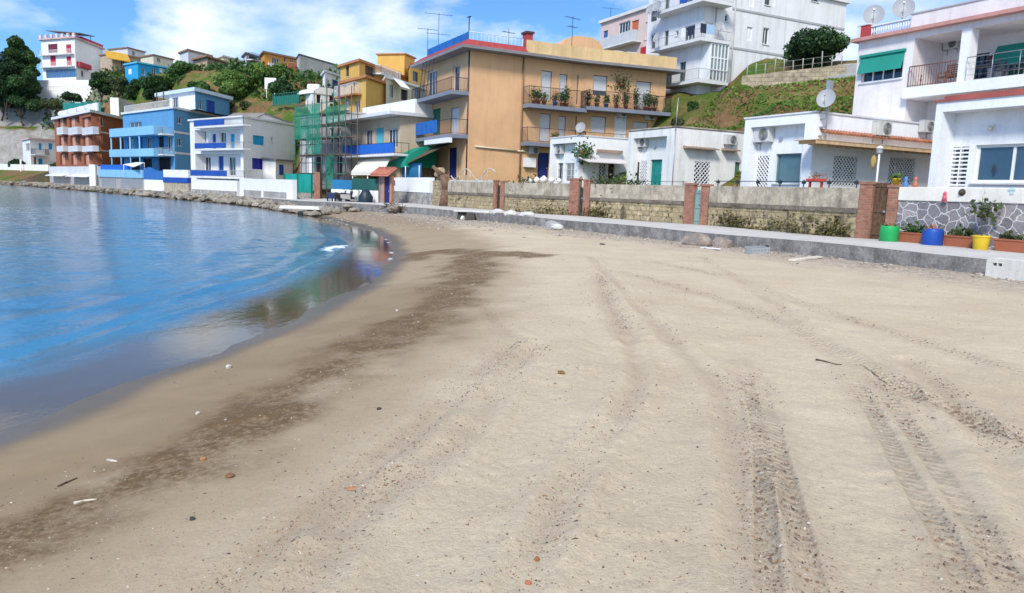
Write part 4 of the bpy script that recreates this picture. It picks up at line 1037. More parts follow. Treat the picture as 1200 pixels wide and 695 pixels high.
# canopy
wood = M('pale_timber', (.56, .38, .22), .75, var=.25, scale=5, bump=.3)
ct = MB(); a0 = FR.px(957, 169, 1.15)[0]; z0 = FR.px(985, 172, 1.15)[1]; u1 = FR.L - .1
ct.fbox(FR, a0, u1, z0 + .06, z0 + .20, 1.09, 1.15); ct.fbox(FR, a0, u1, z0 + .201, z0 + .225, .003, 1.17)
for u in np.arange(a0 + .3, u1, .55): ct.fbox(FR, u - .04, u + .04, z0 + .08, z0 + .2, .003, 1.09)
cp = b.part('canopy', wood, ct)
m = MB(); a1 = FR.px(978, 162, .7)[0]; u = a1
while u < u1 - .2:
    m.tube(FR.pt(u, z0 + .62, .30), FR.pt(u, z0 + .74, .02), .06, 7, .065); u += .185
b.part('roof_tiles', M('roof_tile', (.40, .17, .10), .8, var=.4, scale=3), m, cp)
ac(FL, 881, 150, 899, 168, 'air conditioner inside the framed porch of the lattice-grille house', -D3, ua)
ac(FR, 1019, 142, 1040, 160, 'air conditioner high on the side wall above the tiled canopy')
ac(FR, 1073, 141, 1091, 156, 'air conditioner tucked between the canopy and the picture-window house')
u, z = FR.px(969, 120, .25); p = FR.pt(u, z, .25); ds = dish(p, .74, R(-35), 'big grey satellite dish on a mast before the lattice-grille house')
m = MB(); u = FR.px(969, 140, .25)[0]; m.tube(FR.pt(u, FR.px(969, 167, .25)[1], .25), FR.pt(u, FR.px(969, 97, .25)[1], .25), .03, 8)
for zz in (.25, .6, .95): m.fbox(FR, u - .14, u + .03, FR.px(969, 167, .25)[1] + zz, FR.px(969, 167, .25)[1] + zz + .05, .0, .28)
zz = FR.px(969, 97, .25)[1]; m.fbox(FR, u - .12, u + .1, zz - .25, zz + .1, .17, .33); m.build('antenna_mast', steel, loc=FR.pt(u, z - 1.5, .25), label='steel mast with brackets and a small box behind the big dish', cat='mast')
# lamp post, flower tray, hanging chime
u, z = FR.px(1028, 205, 1.5); m = MB(); p = FR.pt(u, GZ, 1.5); zt_ = FR.px(1028, 180, 1.5)[1]; m.tube(p, (p.x, p.y, zt_), .045, 8, .04); m.lathe((p.x, p.y, zt_), [(.06, 0), (.13, .05), (.14, .2), (.17, .21), (.05, .32)], 12); m.build('lamp_post', frame_w, loc=p, label='slim white garden lamp post under the wooden canopy', cat='lamp post')
u = FA.px(953, 212, -.2)[0]; p = FA.pt(u, WT, -.32); o = empty('flower_tray', p, 'small red tray of flowers on the long concrete garden wall', 'flower tray'); m = MB(); m.fbox(FA, u - .40, u + .40, WT + .22, WT + .34, -.46, -.24); m.fbox(FA, u - .3, u - .25, WT - .0, WT + .22, -.4, -.3); m.fbox(FA, u + .25, u + .3, WT, WT + .22, -.4, -.3); m.build('tray', M('red_plastic', (.55, .07, .05), .5), o); plant_leaves('foliage', (p.x, p.y, WT + .3), .3, .25, 60, leafmat('flower_red', (.05, .1, .03), (.6, .15, .12)), o, .06)
u = Facade(on_wall(1005), on_wall(1020)).px(1019, 200)[0]; Fp = Facade(on_wall(1005), on_wall(1020)); p = Fp.pt(u, 2.45, -.15); m = MB(); zt_ = 3.9
m.lathe((p.x, p.y, 2.95), [(.015, .40), (.07, .33), (.10, .2), (.08, .08), (.04, .0), (.03, -.1)][::-1], 10); m.tube((p.x, p.y, 3.38), (p.x, p.y, 4.3), .006, 4); m.build('hanging_ornament', M('ochre_ceramic', (.36, .25, .08), .7, var=.4, scale=6), loc=(p.x, p.y, 2.75), label='yellow ornament hanging on a cord above the reed gate', cat='ornament')
Fq = Facade(on_wall(1038.5), on_wall(1050.5)); yellow_p = M('yellow_plastic', (.68, .47, .03), .45, var=.15, streak=.3, bump=0)
p = Fq.pt(Fq.L * .35, 2.32, -.15); potted(tuple(p), 'little yellow flowerpot on top of the brick gate pillar', .13, .22, .2, yellow_p, leaf_light, 40, 'flowerpots along the promenade wall')
for i, (px, c, lab) in enumerate(((1053, (.08, .22, .5), 'tiny blue figurine on the stone wall beside the brick pillar'), (1059, (.5, .16, .09), 'tiny red figurine on the stone wall next to the blue one'))):
    u = FW.px(px, 216, -.15)[0]; p = FW.pt(max(u, .1 + i * .35), zt if False else FW.px(1056, 219)[1], -.15); m = MB(); m.lathe(p, [(.07, 0), (.09, .05), (.055, .16), (.04, .2), (.06, .25), (.05, .31), (.015, .35)], 10); m.build('figurine', M('figurine_%s' % ('blue', 'red')[i], c, .5), loc=p, label=lab, cat='figurine', group='figurines on the stone wall')

# ================================================================ PLANTERS AND POTS ON THE PROMENADE
def front_line(px, p=22.48):
    r = ray(px, 285); n = P_; t = p / (r[0] * n.x + r[1] * n.y); return Vector((r[0] * t, r[1] * t))
def planter(px0, px1, pyb, label, seed):
    c0, c1 = front_line(px0), front_line(px1); F = Facade(c0, c1); L = F.L; o = empty('planter', F.pt(L / 2, PZ, -.2), label, 'planter', 'terracotta window-box planters along the stone wall')
    m = MB(); W = .36; H = .36
    def fr(u0, u1, d0, d1, z0, u2, u3, d2, d3, z1): m.hexa([F.pt(u0, z0, d0), F.pt(u1, z0, d0), F.pt(u1, z0, d1), F.pt(u0, z0, d1), F.pt(u2, z1, d2), F.pt(u3, z1, d2), F.pt(u3, z1, d3), F.pt(u2, z1, d3)])
    fr(.05, L - .05, -.03, -W + .03, PZ, 0, L, 0, -W, PZ + H - .05)
    for a, b_, c, d in ((-.02, L + .02, -.03, .02), (-.02, L + .02, -W - .02, -W + .03), (-.02, .03, -W + .03, -.03), (L - .03, L + .02, -W + .03, -.03)): m.fbox(F, a, b_, PZ + H - .05, PZ + H, c, d)
    m.build('box', terracotta, o, bevel=.008)
    m = MB(); m.fbox(F, .03, L - .03, PZ + H - .048, PZ + H - .03, -W + .03, -.03); m.build('soil', soil, o)
    n = 130; u = rng.uniform(.08, L - .08, n); d = -rng.uniform(.06, W - .06, n); hh = np.abs(rng.normal(.10, .09, n)) * (.6 + .8 * vnoise(u * 3, u * 0, 1.0, seed))
    pts = np.array([tuple(F.pt(a, PZ + H + c, e)) for a, c, e in zip(u, hh, d)]); nr = rng.normal(size=(n, 3)); leaf_mesh('foliage', pts, nr / np.linalg.norm(nr, axis=1, keepdims=True), .085, [leaf_olive, leaf_mid, leaf_olive][seed % 3], o); return o
planter(1051, 1081.5, 283.4, 'terracotta planter between the green and the blue pot', 1)
planter(1104, 1140, 287.2, 'longest terracotta planter, between the blue and the yellow pot', 2)
planter(1164, 1204, 292.4, 'terracotta planter at the right edge of the photo, beyond the yellow pot', 3)
def tub(px, pyb, wpx, hpx, mat, label, leaf=None, prof=None, grp='flowerpots along the promenade wall'):
    x, y = front_line(px, 22.3); k = math.hypot(x, y) / F_PX; r = wpx * k / 2; h = hpx * k * 1.05; o = empty('flower_pot', (x, y, PZ), label, 'flower pot', grp)
    pr = prof or [(.80, 0), (.84, .03), (.98, .8), (1.0, .86), (1.04, .87), (1.04, 1.0), (.95, 1.0), (.92, .9)]
    m = MB(); m.lathe((x, y, PZ), [(a * r, c * h) for a, c in pr], 20); m.build('pot', mat, o)
    m = MB(); m.lathe((x, y, PZ + h * .88), [(r * .93, 0), (r * .93, .02)], 16); m.build('soil', soil, o)
    if leaf: plant_leaves('foliage', (x, y, PZ + h * .9), r * .9, leaf[1], leaf[2], leaf[0], o, .08)
    return o
tub(1041, 282, 18.5, 16, M('green_plastic', (.02, .36, .10), .45, var=.18, streak=.3, bump=0), 'bright green square-shouldered pot in front of the reed gate', (leaf_olive, .12, 14), [(.95, 0), (1, .04), (1, .85), (.96, .95), (.93, 1.0), (.85, 1.0), (.83, .9)])
tub(1092, 285.5, 20, 16.5, M('blue_plastic', (.015, .07, .34), .45, var=.18, streak=.3, bump=0), 'deep blue round pot between two terracotta planters', (leafmat('flower_pink', (.08, .14, .05), (.7, .22, .16)), .22, 26), [(.95, 0), (1, .06), (1, .8), (.94, .95), (.88, 1.0), (.8, 1.0), (.78, .9)])
tub(1149.5, 290.8, 15.5, 13.5, yellow_p, 'yellow flowerpot with a spindly shrub against the stone wall', None)
x, y = front_line(1149.5, 22.3); o = bpy.data.objects['flower_pot.002']; m = MB(); b0 = Vector((x, y, PZ + .3)); t1 = b0 + Vector((.05, .15, .55)); m.tube(b0, t1, .022, 6, .016)
for dx, dy, dz in ((-.25, .1, .5), (.3, 0, .55), (.05, .2, .7), (.45, -.1, .4)): m.tube(t1, t1 + Vector((dx, dy, dz)), .012, 5, .006)
m.build('stem', bark, o); pts = rng.normal(size=(120, 3)) * np.array([.19, .16, .16]) + np.array([x + .14, y + .2, PZ + 1.15]); nr = rng.normal(size=(120, 3)); leaf_mesh('foliage', pts, nr / np.linalg.norm(nr, axis=1, keepdims=True), .10, leaf_olive, o)
# ================================================================ TWO-STOREY PINK AND WHITE VILLA
pinkwhite = M('pinkish_white_paint', (.74, .68, .67), .8, var=.07, streak=.22)
green_aw = M('sea_green_canvas', (.02, .25, .19), .7, var=.08)
green_door = M('green_door_paint', (.03, .17, .11), .5, var=.1)
A = xy(998, 140, 38.5); F = Facade(A, A - S_ * 17); zb = 1.2; zt = F.px(999, 51.5)[1]
v = Bld('villa', 'two-storey pinkish white villa with green awnings and a deep upper loggia', 'villa', pinkwhite, (A.x, A.y, zb))
uL = F.px(1069, 75)[0]; zl0 = F.px(1071, 103)[1]; zl1 = F.px(1071, 45)[1]; DV = 2.2; zg1 = F.px(1066, 116)[1]
uR = F.L - .6
a, b_, c, e = F.rect(1010, 64, 1058, 94)
holes = [(uL, uR, zl0, zl1, DV), (a, b_, c, e, .18), (uL - .1, uR, zb, zg1, 1.6)]
v.fit(F, a, b_, c, e, 0, .18, 'glass', dict(mull=3)); fwall(v.w, F, 0, F.L, zb, zt, holes)
v.face(F, zl0, zl1, [(1085, 66, 1101, 104, 'door', dict(mat=green_door)), (1136, 63, 1158, 92, 'glass', dict(mull=2, frame=iron, sill=False)), (1181, 56, 1200, 97, 'door', dict(mat=green_door)), (1222, 50, 1242, 90, 'glass', {})], uL, uR, -DV)
fwall(v.w, F, uL - .1, uR, zb, zg1, (), -1.6)
q1, q2, q3 = F.pt(F.L, 0), F.pt(F.L, 0, -9), F.pt(0, 0, -9)
for p, q in ((q1, q2), (q2, q3), (q3, F.pt(0, 0))): v.face(Facade(p.xy, q.xy), zb, zt)
v.finish()
m = MB(); m.prism([tuple(F.pt(u, 0, d).xy) for u, d in ((-.25, .35), (F.L + .2, .35), (F.L + .2, -9.2), (-.25, -9.2))], zt, zt + .16)
v.part('roof', M('pink_cornice', (.52, .26, .22), .8, var=.15, streak=.3), m)
m = MB(); a = F.px(1066, 25)[0]; zp = F.px(1067, 17)[1]; m.fbox(F, a, F.L, zt + .161, zp, -.35, -.10); m.fbox(F, a, a + .25, zt + .161, zp, -8, -.352); v.part('parapet', pinkwhite, m)
m = MB(); m.fbox(F, a - .05, F.L, zp + .001, zp + .06, -.40, -.05); v.part('parapet_cap', M('grey_cap', (.4, .38, .38), .8), m)
# white balustrade of the roof terrace
m = MB(); a0 = F.px(1018, 35)[0]; zr = F.px(1040, 25)[1]; m.fbox(F, a0, a - .01, zr - .07, zr, -.32, -.16); m.fbox(F, a0, a - .01, zt + .161, zt + .24, -.32, -.16)
n = 16
for i in range(n + 1):
    u = a0 + (a - .08 - a0) * i / n; m.tube(F.pt(u, zt + .24, -.24), F.pt(u, zr - .07, -.24), .035, 6)
    if i < n: m.tube(F.pt(u, zt + .3, -.24), F.pt(u + (a - a0) / n, zr - .12, -.24), .018, 4)
v.part('balustrade', M('pale_blue_white', (.66, .72, .80), .7), m)
m = MB(); c0, c1 = F.px(1006, 40)[0], F.px(1015, 40)[0]; zc = F.px(1010, 29.5)[1]; m.fbox(F, c0, c1, zt + .161, zc, -.75, -.15); ch = v.part('chimney', M('chimney_red', (.40, .06, .06), .8, var=.2), m)
m = MB(); m.fbox(F, c0 - .2, c0 - .01, zt + .161, zc, -.75, -.12); m.fbox(F, c0 - .2, c1 + .03, zc + .001, zc + .06, -.78, -.1); v.part('chimney_cap', slab_w, m, ch)
# green roll-down awning over the left window
def awning_box(b, F, px, mat, out, drop_to=None, name='awning'):
    a, bb, c, e = F.rect(*px); m = MB(); m.hexa([F.pt(a, c, out), F.pt(bb, c, out), F.pt(bb, c, out - .02), F.pt(a, c, out - .02), F.pt(a, e, .05), F.pt(bb, e, .05), F.pt(bb, e, .02), F.pt(a, e, .02)])
    m.fbox(F, a - .03, bb + .03, e + .001, e + .12, .003, .14); return b.part(name, mat, m)
awning_box(v, F, (1009, 64.5, 1060, 84), green_aw, .25)
u, z = F.px(1190, 66, -DV + .4); m = MB(); m.hexa([F.pt(u - 1.0, z - .4, -DV + .6), F.pt(u + 1.2, z - .4, -DV + .6), F.pt(u + 1.2, z - .4, -DV + .58), F.pt(u - 1.0, z - .4, -DV + .58), F.pt(u - 1.0, z + .6, -DV + .1), F.pt(u + 1.2, z + .6, -DV + .1), F.pt(u + 1.2, z + .6, -DV + .05), F.pt(u - 1.0, z + .6, -DV + .05)]); v.part('awning', green_aw, m)
# loggia: column, floor slab edge, railings
m = MB(); u = F.px(1129, 75)[0]; m.fbox(F, u - .22, u + .22, zl0 - .02, zl1 + .02, -.5, .012); v.part('column', white, m)
m = MB(); m.fbox(F, uL - .12, uR, zg1 + .002, zl0 - .003, .003, .32); v.part('balcony_edge', white, m)
r = MB(); bars_rail(r, F, uL, u - .25, zl0, .95, .15, .12); v.part('railing', rust, r)
r = MB(); r.tube(F.pt(u + .25, zl0 + 1, .15), F.pt(uR, zl0 + 1, .15), .022, 6); k = u + .25
while k < uR: r.tube(F.pt(k, zl0, .15), F.pt(k, zl0 + 1, .15), .014, 5); k += 1.1
for h in (.25, .5, .75): r.tube(F.pt(u + .25, zl0 + h, .15), F.pt(uR, zl0 + h, .15), .007, 4)
v.part('railing', steel, r)
u_, z_ = F.px(1167, 72, -DV); m = MB(); hp = []
for i in range(24):
    t = 2 * math.pi * i / 24; hp.append(F.pt(u_ + .025 * 16 * math.sin(t) ** 3, z_ + .025 * (13 * math.cos(t) - 5 * math.cos(2 * t) - 2 * math.cos(3 * t) - math.cos(4 * t)), -DV + .04))
m.poly(hp[::-1]); k = len(m.v); n_ = Vector((F.n.x, F.n.y, 0)) * -.035
for i in range(24): m.quad(hp[i], hp[i] + n_, hp[(i + 1) % 24] + n_, hp[(i + 1) % 24])
m.build('wall_heart', M('dark_red_metal', (.12, .04, .04), .6), loc=hp[12], label='dark heart-shaped ornament on the back wall of the villa loggia', cat='wall ornament')
ac(F, 1073, 45, 1088, 58, 'air conditioner at the left end of the villa loggia', -DV); ac(F, 1110, 46, 1125, 58, 'air conditioner in the villa loggia, beside the column', -DV)
ac(F, 1068, 118, 1080, 131, 'air conditioner in the shade below the villa loggia', -1.6)
u, z = F.px(1023, 28, -1); dish(F.pt(u, F.px(1023, 21, -1)[1] - .1, -1), 1.0, R(-25), 'left one of the two satellite dishes on the villa roof'); u, z = F.px(1058, 16, -1); dish(F.pt(u, F.px(1058, 13, -1)[1] - .1, -1), 1.0, R(-25), 'right one of the two satellite dishes on the villa roof, nearer the parapet')
# wooden chairs behind the left railing, table and chairs on the right
cw = M('brown_rattan', (.17, .075, .04), .7, var=.3, scale=8); dk = M('dark_blue_metal', (.035, .045, .07), .5)
def chair(p, rz, mat, label, group, h=.95):
    o = empty('chair', p, label, 'chair', group, rz); m = MB(); m.box(-.25, .25, -.25, .25, .42, .47); me_ = m.build('seat', mat, None, loc=(0, 0, 0)); me_.parent = o
    m = MB(); m.box(-.25, -.21, .20, .25, .47, h); m.box(.21, .25, .20, .25, .47, h)
    for z in np.arange(.58, h, .1): m.box(-.21, .21, .21, .24, z - .025, z + .025)
    q = m.build('backrest', mat, None, loc=(0, 0, 0)); q.parent = o
    for x in (-.23, .23):
        for y in (-.23, .23): m = MB(); m.tube((x, y, 0), (x, y, .42), .022, 6); q = m.build('leg', mat, None, loc=(0, 0, 0)); q.parent = o
        m = MB(); m.box(x - .02, x + .02, -.23, .2, .64, .67); m.box(x - .02, x + .02, -.24, -.2, .47, .64); q = m.build('armrest', mat, None, loc=(0, 0, 0)); q.parent = o
    return o
for i, (px, lab) in enumerate(((1074, 'brown rattan chair at the far left of the villa loggia'), (1108, 'brown rattan chair in the villa loggia, between green door and column'), (1118, 'brown rattan chair in the villa loggia, right against the column'))):
    u = F.px(px, 95, -.8)[0]; chair(F.pt(u, zl0, -.8), F.rz() + (.4, -.3, .2)[i], cw, lab, 'rattan chairs in the villa loggia', 1.05)
u = F.px(1150, 90, -.9)[0]; p = F.pt(u, zl0, -.9); o = empty('table', p, 'dark rectangular table in the villa loggia behind the steel railing', 'table', None, F.rz())
m = MB(); m.box(-.75, .75, -.4, .4, .70, .74); q = m.build('tabletop', dk, None, loc=(0, 0, 0)); q.parent = o
for x in (-.7, .7):
    for y in (-.35, .35): m = MB(); m.box(x - .03, x + .03, y - .03, y + .03, 0, .70); q = m.build('leg', dk, None, loc=(0, 0, 0)); q.parent = o
for i, (px, lab) in enumerate(((1176, 'dark lounge chair right of the table in the villa loggia'), (1190, 'dark lounge chair in the villa loggia, before the second green door'))): u = F.px(px, 90, -.9)[0]; chair(F.pt(u, zl0, -.9), F.rz() + (1.2, -.5)[i], dk, lab, 'dark chairs in the villa loggia', .9)
VILLA = F

# ================================================================ WHITE HOUSE WITH TEAL DOOR
C = xy(788, 218, 41.5); A = along(C, DS, 733.5, 218); Bp = along(C, DS + R(90), 878, 210); FL = Facade(A, C); FR = Facade(C, Bp); zt = FL.px(787, 150.5)[1]
teal = M('teal_door_paint', (.015, .24, .20), .5, var=.08); zs = 1.35
b = Bld('white_house', 'white bungalow with teal door in its framed front and rusty stains along its side', 'house', white_old, (C.x, C.y, zs), 'small white houses behind the garden wall')
ua, ub = FL.px(741, 185)[0], FL.px(780, 185)[0]; zr = FL.px(760, 161)[1]; D2 = .55
fwall(b.w, FL, 0, FL.L, zs, zt, [(ua, ub, zs, zr, D2)])
b.face(FL, zs, zr, [(748, 188, 758, 222, 'grille', dict(mull=1, step=.15)), (761.5, 187, 775, 224, 'door', dict(mat=teal))], ua, ub, -D2)
b.face(FR, zs, zt, [(813, 189, 832, 220, 'grille', dict(mull=1)), (860.5, 190, 867, 222, 'louver', dict(mat=M('dull_green_shutter', (.10, .17, .13), .6)))])
Dd = A + (Bp - C); b.face(Facade(Bp, Dd), zs, zt); b.face(Facade(Dd, A), zs, zt); b.finish()
m = MB(); m.prism([tuple(p) for p in (A, C, Bp, Dd)], zt, zt + .06); b.part('roof', concrete, m)
m = MB(); m.fbox(FL, -.05, FL.L + .05, zt + .062, zt + .13, -.3, .05); m.fbox(FR, -.05, FR.L, zt + .062, zt + .13, -.3, .05); b.part('coping', wall_conc, m)
for x0, x1, y in ((806, 843, 172), (851, 868, 174)):
    a, bb, c, e = FR.rect(x0, y - 3, x1, y + 3, .4); m = MB(); m.hexa([FR.pt(a, c, .45), FR.pt(bb, c, .45), FR.pt(bb, c + .02, .003), FR.pt(a, c + .02, .003), FR.pt(a, c + .06, .45), FR.pt(bb, c + .06, .45), FR.pt(bb, c + .16, .003), FR.pt(a, c + .16, .003)]); b.part('window_hood', M('old_tile_hood', (.33, .24, .19), .9, var=.3, streak=.3), m)
ac(FL, 745, 162, 758, 173, 'air conditioner inside the framed front of the teal-door house', -D2, ua); ac(FR, 847, 158, 860, 170, 'air conditioner on the back part of the teal-door house, next to the lattice-grille house')
u, z = FL.px(768, 173, -D2); m = MB(); m.tube(FL.pt(u, z, -D2 + .003), FL.pt(u, z, -D2 + .09), .09, 12, .06); b.part('porch_lamp', steel, m)
m = MB(); u = FR.px(790, 180, .06)[0]; m.path([FR.pt(u, zs, .05), FR.pt(u, zt - .2, .05), FR.pt(u + .05, zt + 1.6, .05)], .022, 6); m.build('antenna_mast', steel, loc=FR.pt(u, zs, .05), label='thin leaning steel mast at the corner of the teal-door house', cat='mast')
p = FL.pt(FL.px(747, 216, .3)[0], 2.0, .3); m = MB(); m.tube((p.x, p.y, 1.4), (p.x, p.y, 3.6), .09, 10, .05); m.build('closed_parasol', M('black_cloth', (.02, .02, .025), .8), loc=(p.x, p.y, 1.4), label='dark closed parasol standing left of the teal door', cat='parasol')

# ================================================================ SMALL WHITE HOUSE BY THE ORANGE BLOCK
C = xy(677, 212, 49); A = along(C, DS, 643, 212); Bp = along(C, DS + R(90), 745, 210); FL = Facade(A, C); FR = Facade(C, Bp); zt = FL.px(677, 160.5)[1]; zs = 1.3
b = Bld('white_house', 'smallest white bungalow with pale canopy on its side, just before the orange block', 'house', white, (C.x, C.y, zs), 'small white houses behind the garden wall')
ua, ub = FL.px(646.5, 185)[0], FL.px(673.5, 185)[0]; zr = FL.px(660, 168)[1]; D1 = .5
fwall(b.w, FL, 0, FL.L, zs, zt, [(ua, ub, zs, zr, D1)])
b.face(FL, zs, zr, [(653.5, 191, 659.5, 215, 'bars', {}), (662, 191, 673, 213, 'bars', dict(gmat=frame_w))], ua, ub, -D1)
b.face(FR, zs, zt, [(701.5, 191, 711, 214, 'grille', dict(step=.2)), (712.5, 192, 720, 216, 'door', dict(mat=M('brown_door', (.10, .05, .04), .5)))])
Dd = A + (Bp - C); b.face(Facade(Bp, Dd), zs, zt); b.face(Facade(Dd, A), zs, zt); b.finish()
m = MB(); m.prism([tuple(p) for p in (A, C, Bp, Dd)], zt, zt + .06); b.part('roof', white, m)
m = MB(); m.fbox(FL, -.05, FL.L + .05, zt + .062, zt + .13, -.3, .05); m.fbox(FR, -.05, FR.L, zt + .062, zt + .13, -.3, .05); b.part('coping', slab_w, m)
a, bb, c, e = FR.rect(684, 186, 738, 190, 1.0); m = MB(); m.hexa([FR.pt(a, c - .1, 1.6), FR.pt(bb, c - .1, 1.6), FR.pt(bb, c + .25, .003), FR.pt(a, c + .25, .003), FR.pt(a, c - .05, 1.6), FR.pt(bb, c - .05, 1.6), FR.pt(bb, c + .30, .003), FR.pt(a, c + .30, .003)]); b.part('canopy', M('pale_pinkish_canvas', (.62, .57, .56), .8), m)
a, bb, c, e = FR.rect(699, 176, 727, 179.5); m = MB(); m.fbox(FR, a, bb, c, e, .003, .3); b.part('window_hood', M('old_tile_hood'), m)
ac(FL, 653.5, 170.5, 662, 181, 'air conditioner in the framed front of the smallest white bungalow', -D1, ua)
u, z = FR.px(684, 176, .25); p = FR.pt(u, z - .3, .3); o = empty('hanging_plant', p, 'green hanging plant on the corner of the smallest white bungalow', 'hanging plant'); m = MB(); m.lathe(p, [(.10, 0), (.2, .05), (.24, .25)], 12); m.build('pot', terracotta, o); plant_leaves('foliage', (p.x, p.y, p.z - .5), .75, 1.2, 260, leaf_mid, o, .14)
r = MB(); u0, u1 = FR.px(720, 205, .8)[0], FR.px(730, 205, .8)[0]; bars_rail(r, FR, u0, u1, zs, 1.1, .8, .12); r.build('iron_fence_panel', rust, loc=FR.pt(u0, zs, .8), label='rusty iron fence panel beside the brown door of the smallest bungalow', cat='fence')

# ================================================================ ORANGE APARTMENT BLOCK
orange = M('orange_plaster', (.66, .40, .215), .85, var=.10, scale=.45, streak=.24)
yellow_pl = M('yellow_parapet', (.64, .46, .24), .85, var=.12, streak=.38)
blue_dr = M('navy_door_paint', (.015, .03, .16), .5, var=.1)
bluesheet = M('blue_sheet', (.02, .13, .42), .7, var=.18, scale=2, streak=.2)
C = xy(547.5, 205, 60); A = along(C, DS, 497, 205); K1 = along(C, DS + R(90), 609, 205); K2 = along(K1, DS + R(90), 671, 205); E_ = along(K2, R(70), 774, 205); z0 = 1.0
FO, FB, FC1, FC2 = Facade(A, C), Facade(C, K1), Facade(K1, K2), Facade(K2, E_); zr = FB.px(549, 59)[1]
b = Bld('apartment_block', 'three-storey orange apartment block with grey balconies, red eaves and blue terrace screen', 'apartment block', orange, (C.x, C.y, z0))
brf = M('brown_frame', (.20, .12, .08), .6)
b.face(FO, z0, zr, [(501.5, 83, 512, 113, 'glass', dict(frame=frame_w, sill=False)), (531, 77, 538.5, 108, 'glass', dict(mull=0, frame=frame_w, sill=False)), (502, 128, 516, 158, 'louver', dict(mat=green_door)), (528, 126, 537.5, 158, 'shutter', dict(frame=brf)), (525.5, 173, 535, 209, 'door', dict(mat=blue_dr))])
b.face(FB, z0, zr, [])
wk_ = dict(frame=brf)
b.face(FC1, z0, zr, [(634, 83, 646.5, 118, 'shutter', wk_), (655.5, 87, 664.5, 120, 'shutter', wk_), (632, 133, 645, 166, 'shutter', wk_), (654.5, 136, 663, 166, 'shutter', wk_), (630, 179, 643, 212, 'door', dict(mat=blue_dr))])
b.face(FC2, z0, zr, [(672, 88, 677.5, 122, 'shutter', wk_), (695, 88.5, 711.5, 112, 'shutter', dict(frame=brf, open=.25)), (744.5, 95.5, 762.5, 128, 'shutter', dict(frame=brf)), (668.5, 136, 675.5, 163, 'shutter', wk_), (692.5, 136.5, 710, 156, 'shutter', wk_), (719.5, 136.5, 734, 166, 'shutter', dict(frame=frame_w, mat=frame_w)), (741.5, 143, 759, 160, 'shutter', wk_)])
Dd = E_ + (A - C) * .9; b.face(Facade(E_, Dd), z0, zr); b.face(Facade(Dd, A), z0, zr); b.finish()
def offs(pts, d):
    """offset a convex-ish footprint outwards"""
    n = len(pts); out = []; a = sum(pts[i].x * pts[(i + 1) % n].y - pts[(i + 1) % n].x * pts[i].y for i in range(n)); sg = 1 if a > 0 else -1
    for i in range(n):
        p, q, r = pts[i - 1], pts[i], pts[(i + 1) % n]; e1 = (q - p).normalized(); e2 = (r - q).normalized(); n1 = Vector((e1.y, -e1.x)) * sg; n2 = Vector((e2.y, -e2.x)) * sg; k = (n1 + n2); k = k / max(.3, k.dot(n1)) ; out.append(q + k * d)
    return out
foot = [A, C, K1, K2, E_, Dd]
m = MB(); m.prism([tuple(p) for p in offs(foot, 1.1)], zr, zr + .22); roof = b.part('roof', M('eave_grey', (.22, .21, .22), .8, var=.15), m)
ft = [A, C, K1, (A + (K1 - C))]
m = MB(); o1, o2 = offs(foot, 1.1), offs(foot, .35); zz = zr + .222
def band(i, j, z0, z1, k0=0., k1=1.):
    a, c = o1[i].lerp(o1[j], k0), o1[i].lerp(o1[j], k1); a2, c2 = o2[i].lerp(o2[j], k0), o2[i].lerp(o2[j], k1); m.quad((*a, z0), (*c, z0), (*c2, z1), (*a2, z1))
band(0, 1, zz, zz + .55); band(1, 2, zz, zz + .55, 0, .97); b.part('eave_tiles', M('red_eave_tiles', (.33, .05, .05), .8, var=.25, scale=3), m, roof)
# terrace screen and railing
FOt, FBt = Facade(*offs(foot, .3)[0:2]), Facade(*offs(foot, .3)[1:3]); h0 = zr + .5
zt1 = FOt.px(549, 36.5)[1]; m = MB(); r = MB(); aL = FOt.px(501, 60)[0]
m.fbox(FOt, aL, FOt.L, h0, zt1 - .05, .0, .03)
k = aL
while k <= FOt.L + .01: r.tube(FOt.pt(k, zr + .22, -.03), FOt.pt(k, zt1, -.03), .03, 5); k += (FOt.L - aL) / 8
scr = b.part('terrace_screen', bluesheet, m); b.part('screen_frame', iron, r, scr)
r = MB(); pale_rail = M('pale_rail', (.62, .68, .75), .5, bump=0); zt2 = FBt.px(552, 37)[1]; bars_rail(r, FBt, .05, FBt.L - .3, zr + .5, zt2 - zr - .5, 0, .32, .022, .028)
b.part('terrace_railing', pale_rail, r)
# parapet of the right part
oo = offs(foot, .55); zpa = Facade(oo[3], oo[4]).px(674, 54.5)[1]; m = MB()
for i, j in ((2, 3), (3, 4), (4, 5)):
    Fp = Facade(oo[i], oo[j]); m.fbox(Fp, (.0 if i != 3 else .001), Fp.L - .002, zr + .222, zpa, -.22, 0)
b.part('parapet', yellow_pl, m)
Fp = Facade(oo[2], oo[3]); m = MB(); m.fbox(Fp, .05, .6, zr + .23, zpa + .55, -1.0, -.25); ch = b.part('chimney', M('chimney_red'), m); m = MB(); m.fbox(Fp, -.05, .7, zpa + .56, zpa + .72, -1.1, -.15); b.part('chimney_cap', M('dark_cap', (.10, .05, .05), .8), m, ch)
# rounded stair penthouse
Fp = FC2.off(-3.0); m = MB(); a, bb = Fp.px(657, 50)[0], Fp.px(709, 55)[0]; zq = Fp.px(690, 43.5)[1]; pr = [(0, 0), (0, .62), (.12, .88), (.3, 1.), (.7, 1.), (.88, .88), (1, .62), (1, 0)]
fr = [Fp.pt(a + (bb - a) * x, zr + (zq - zr) * y, 0) for x, y in pr]; bk = [Fp.pt(a + (bb - a) * x, zr + (zq - zr) * y, -4) for x, y in pr]
m.poly(fr[::-1]); m.poly(bk)
for i in range(7): m.quad(fr[i], fr[i + 1], bk[i + 1], bk[i])
b.part('penthouse', orange, m)
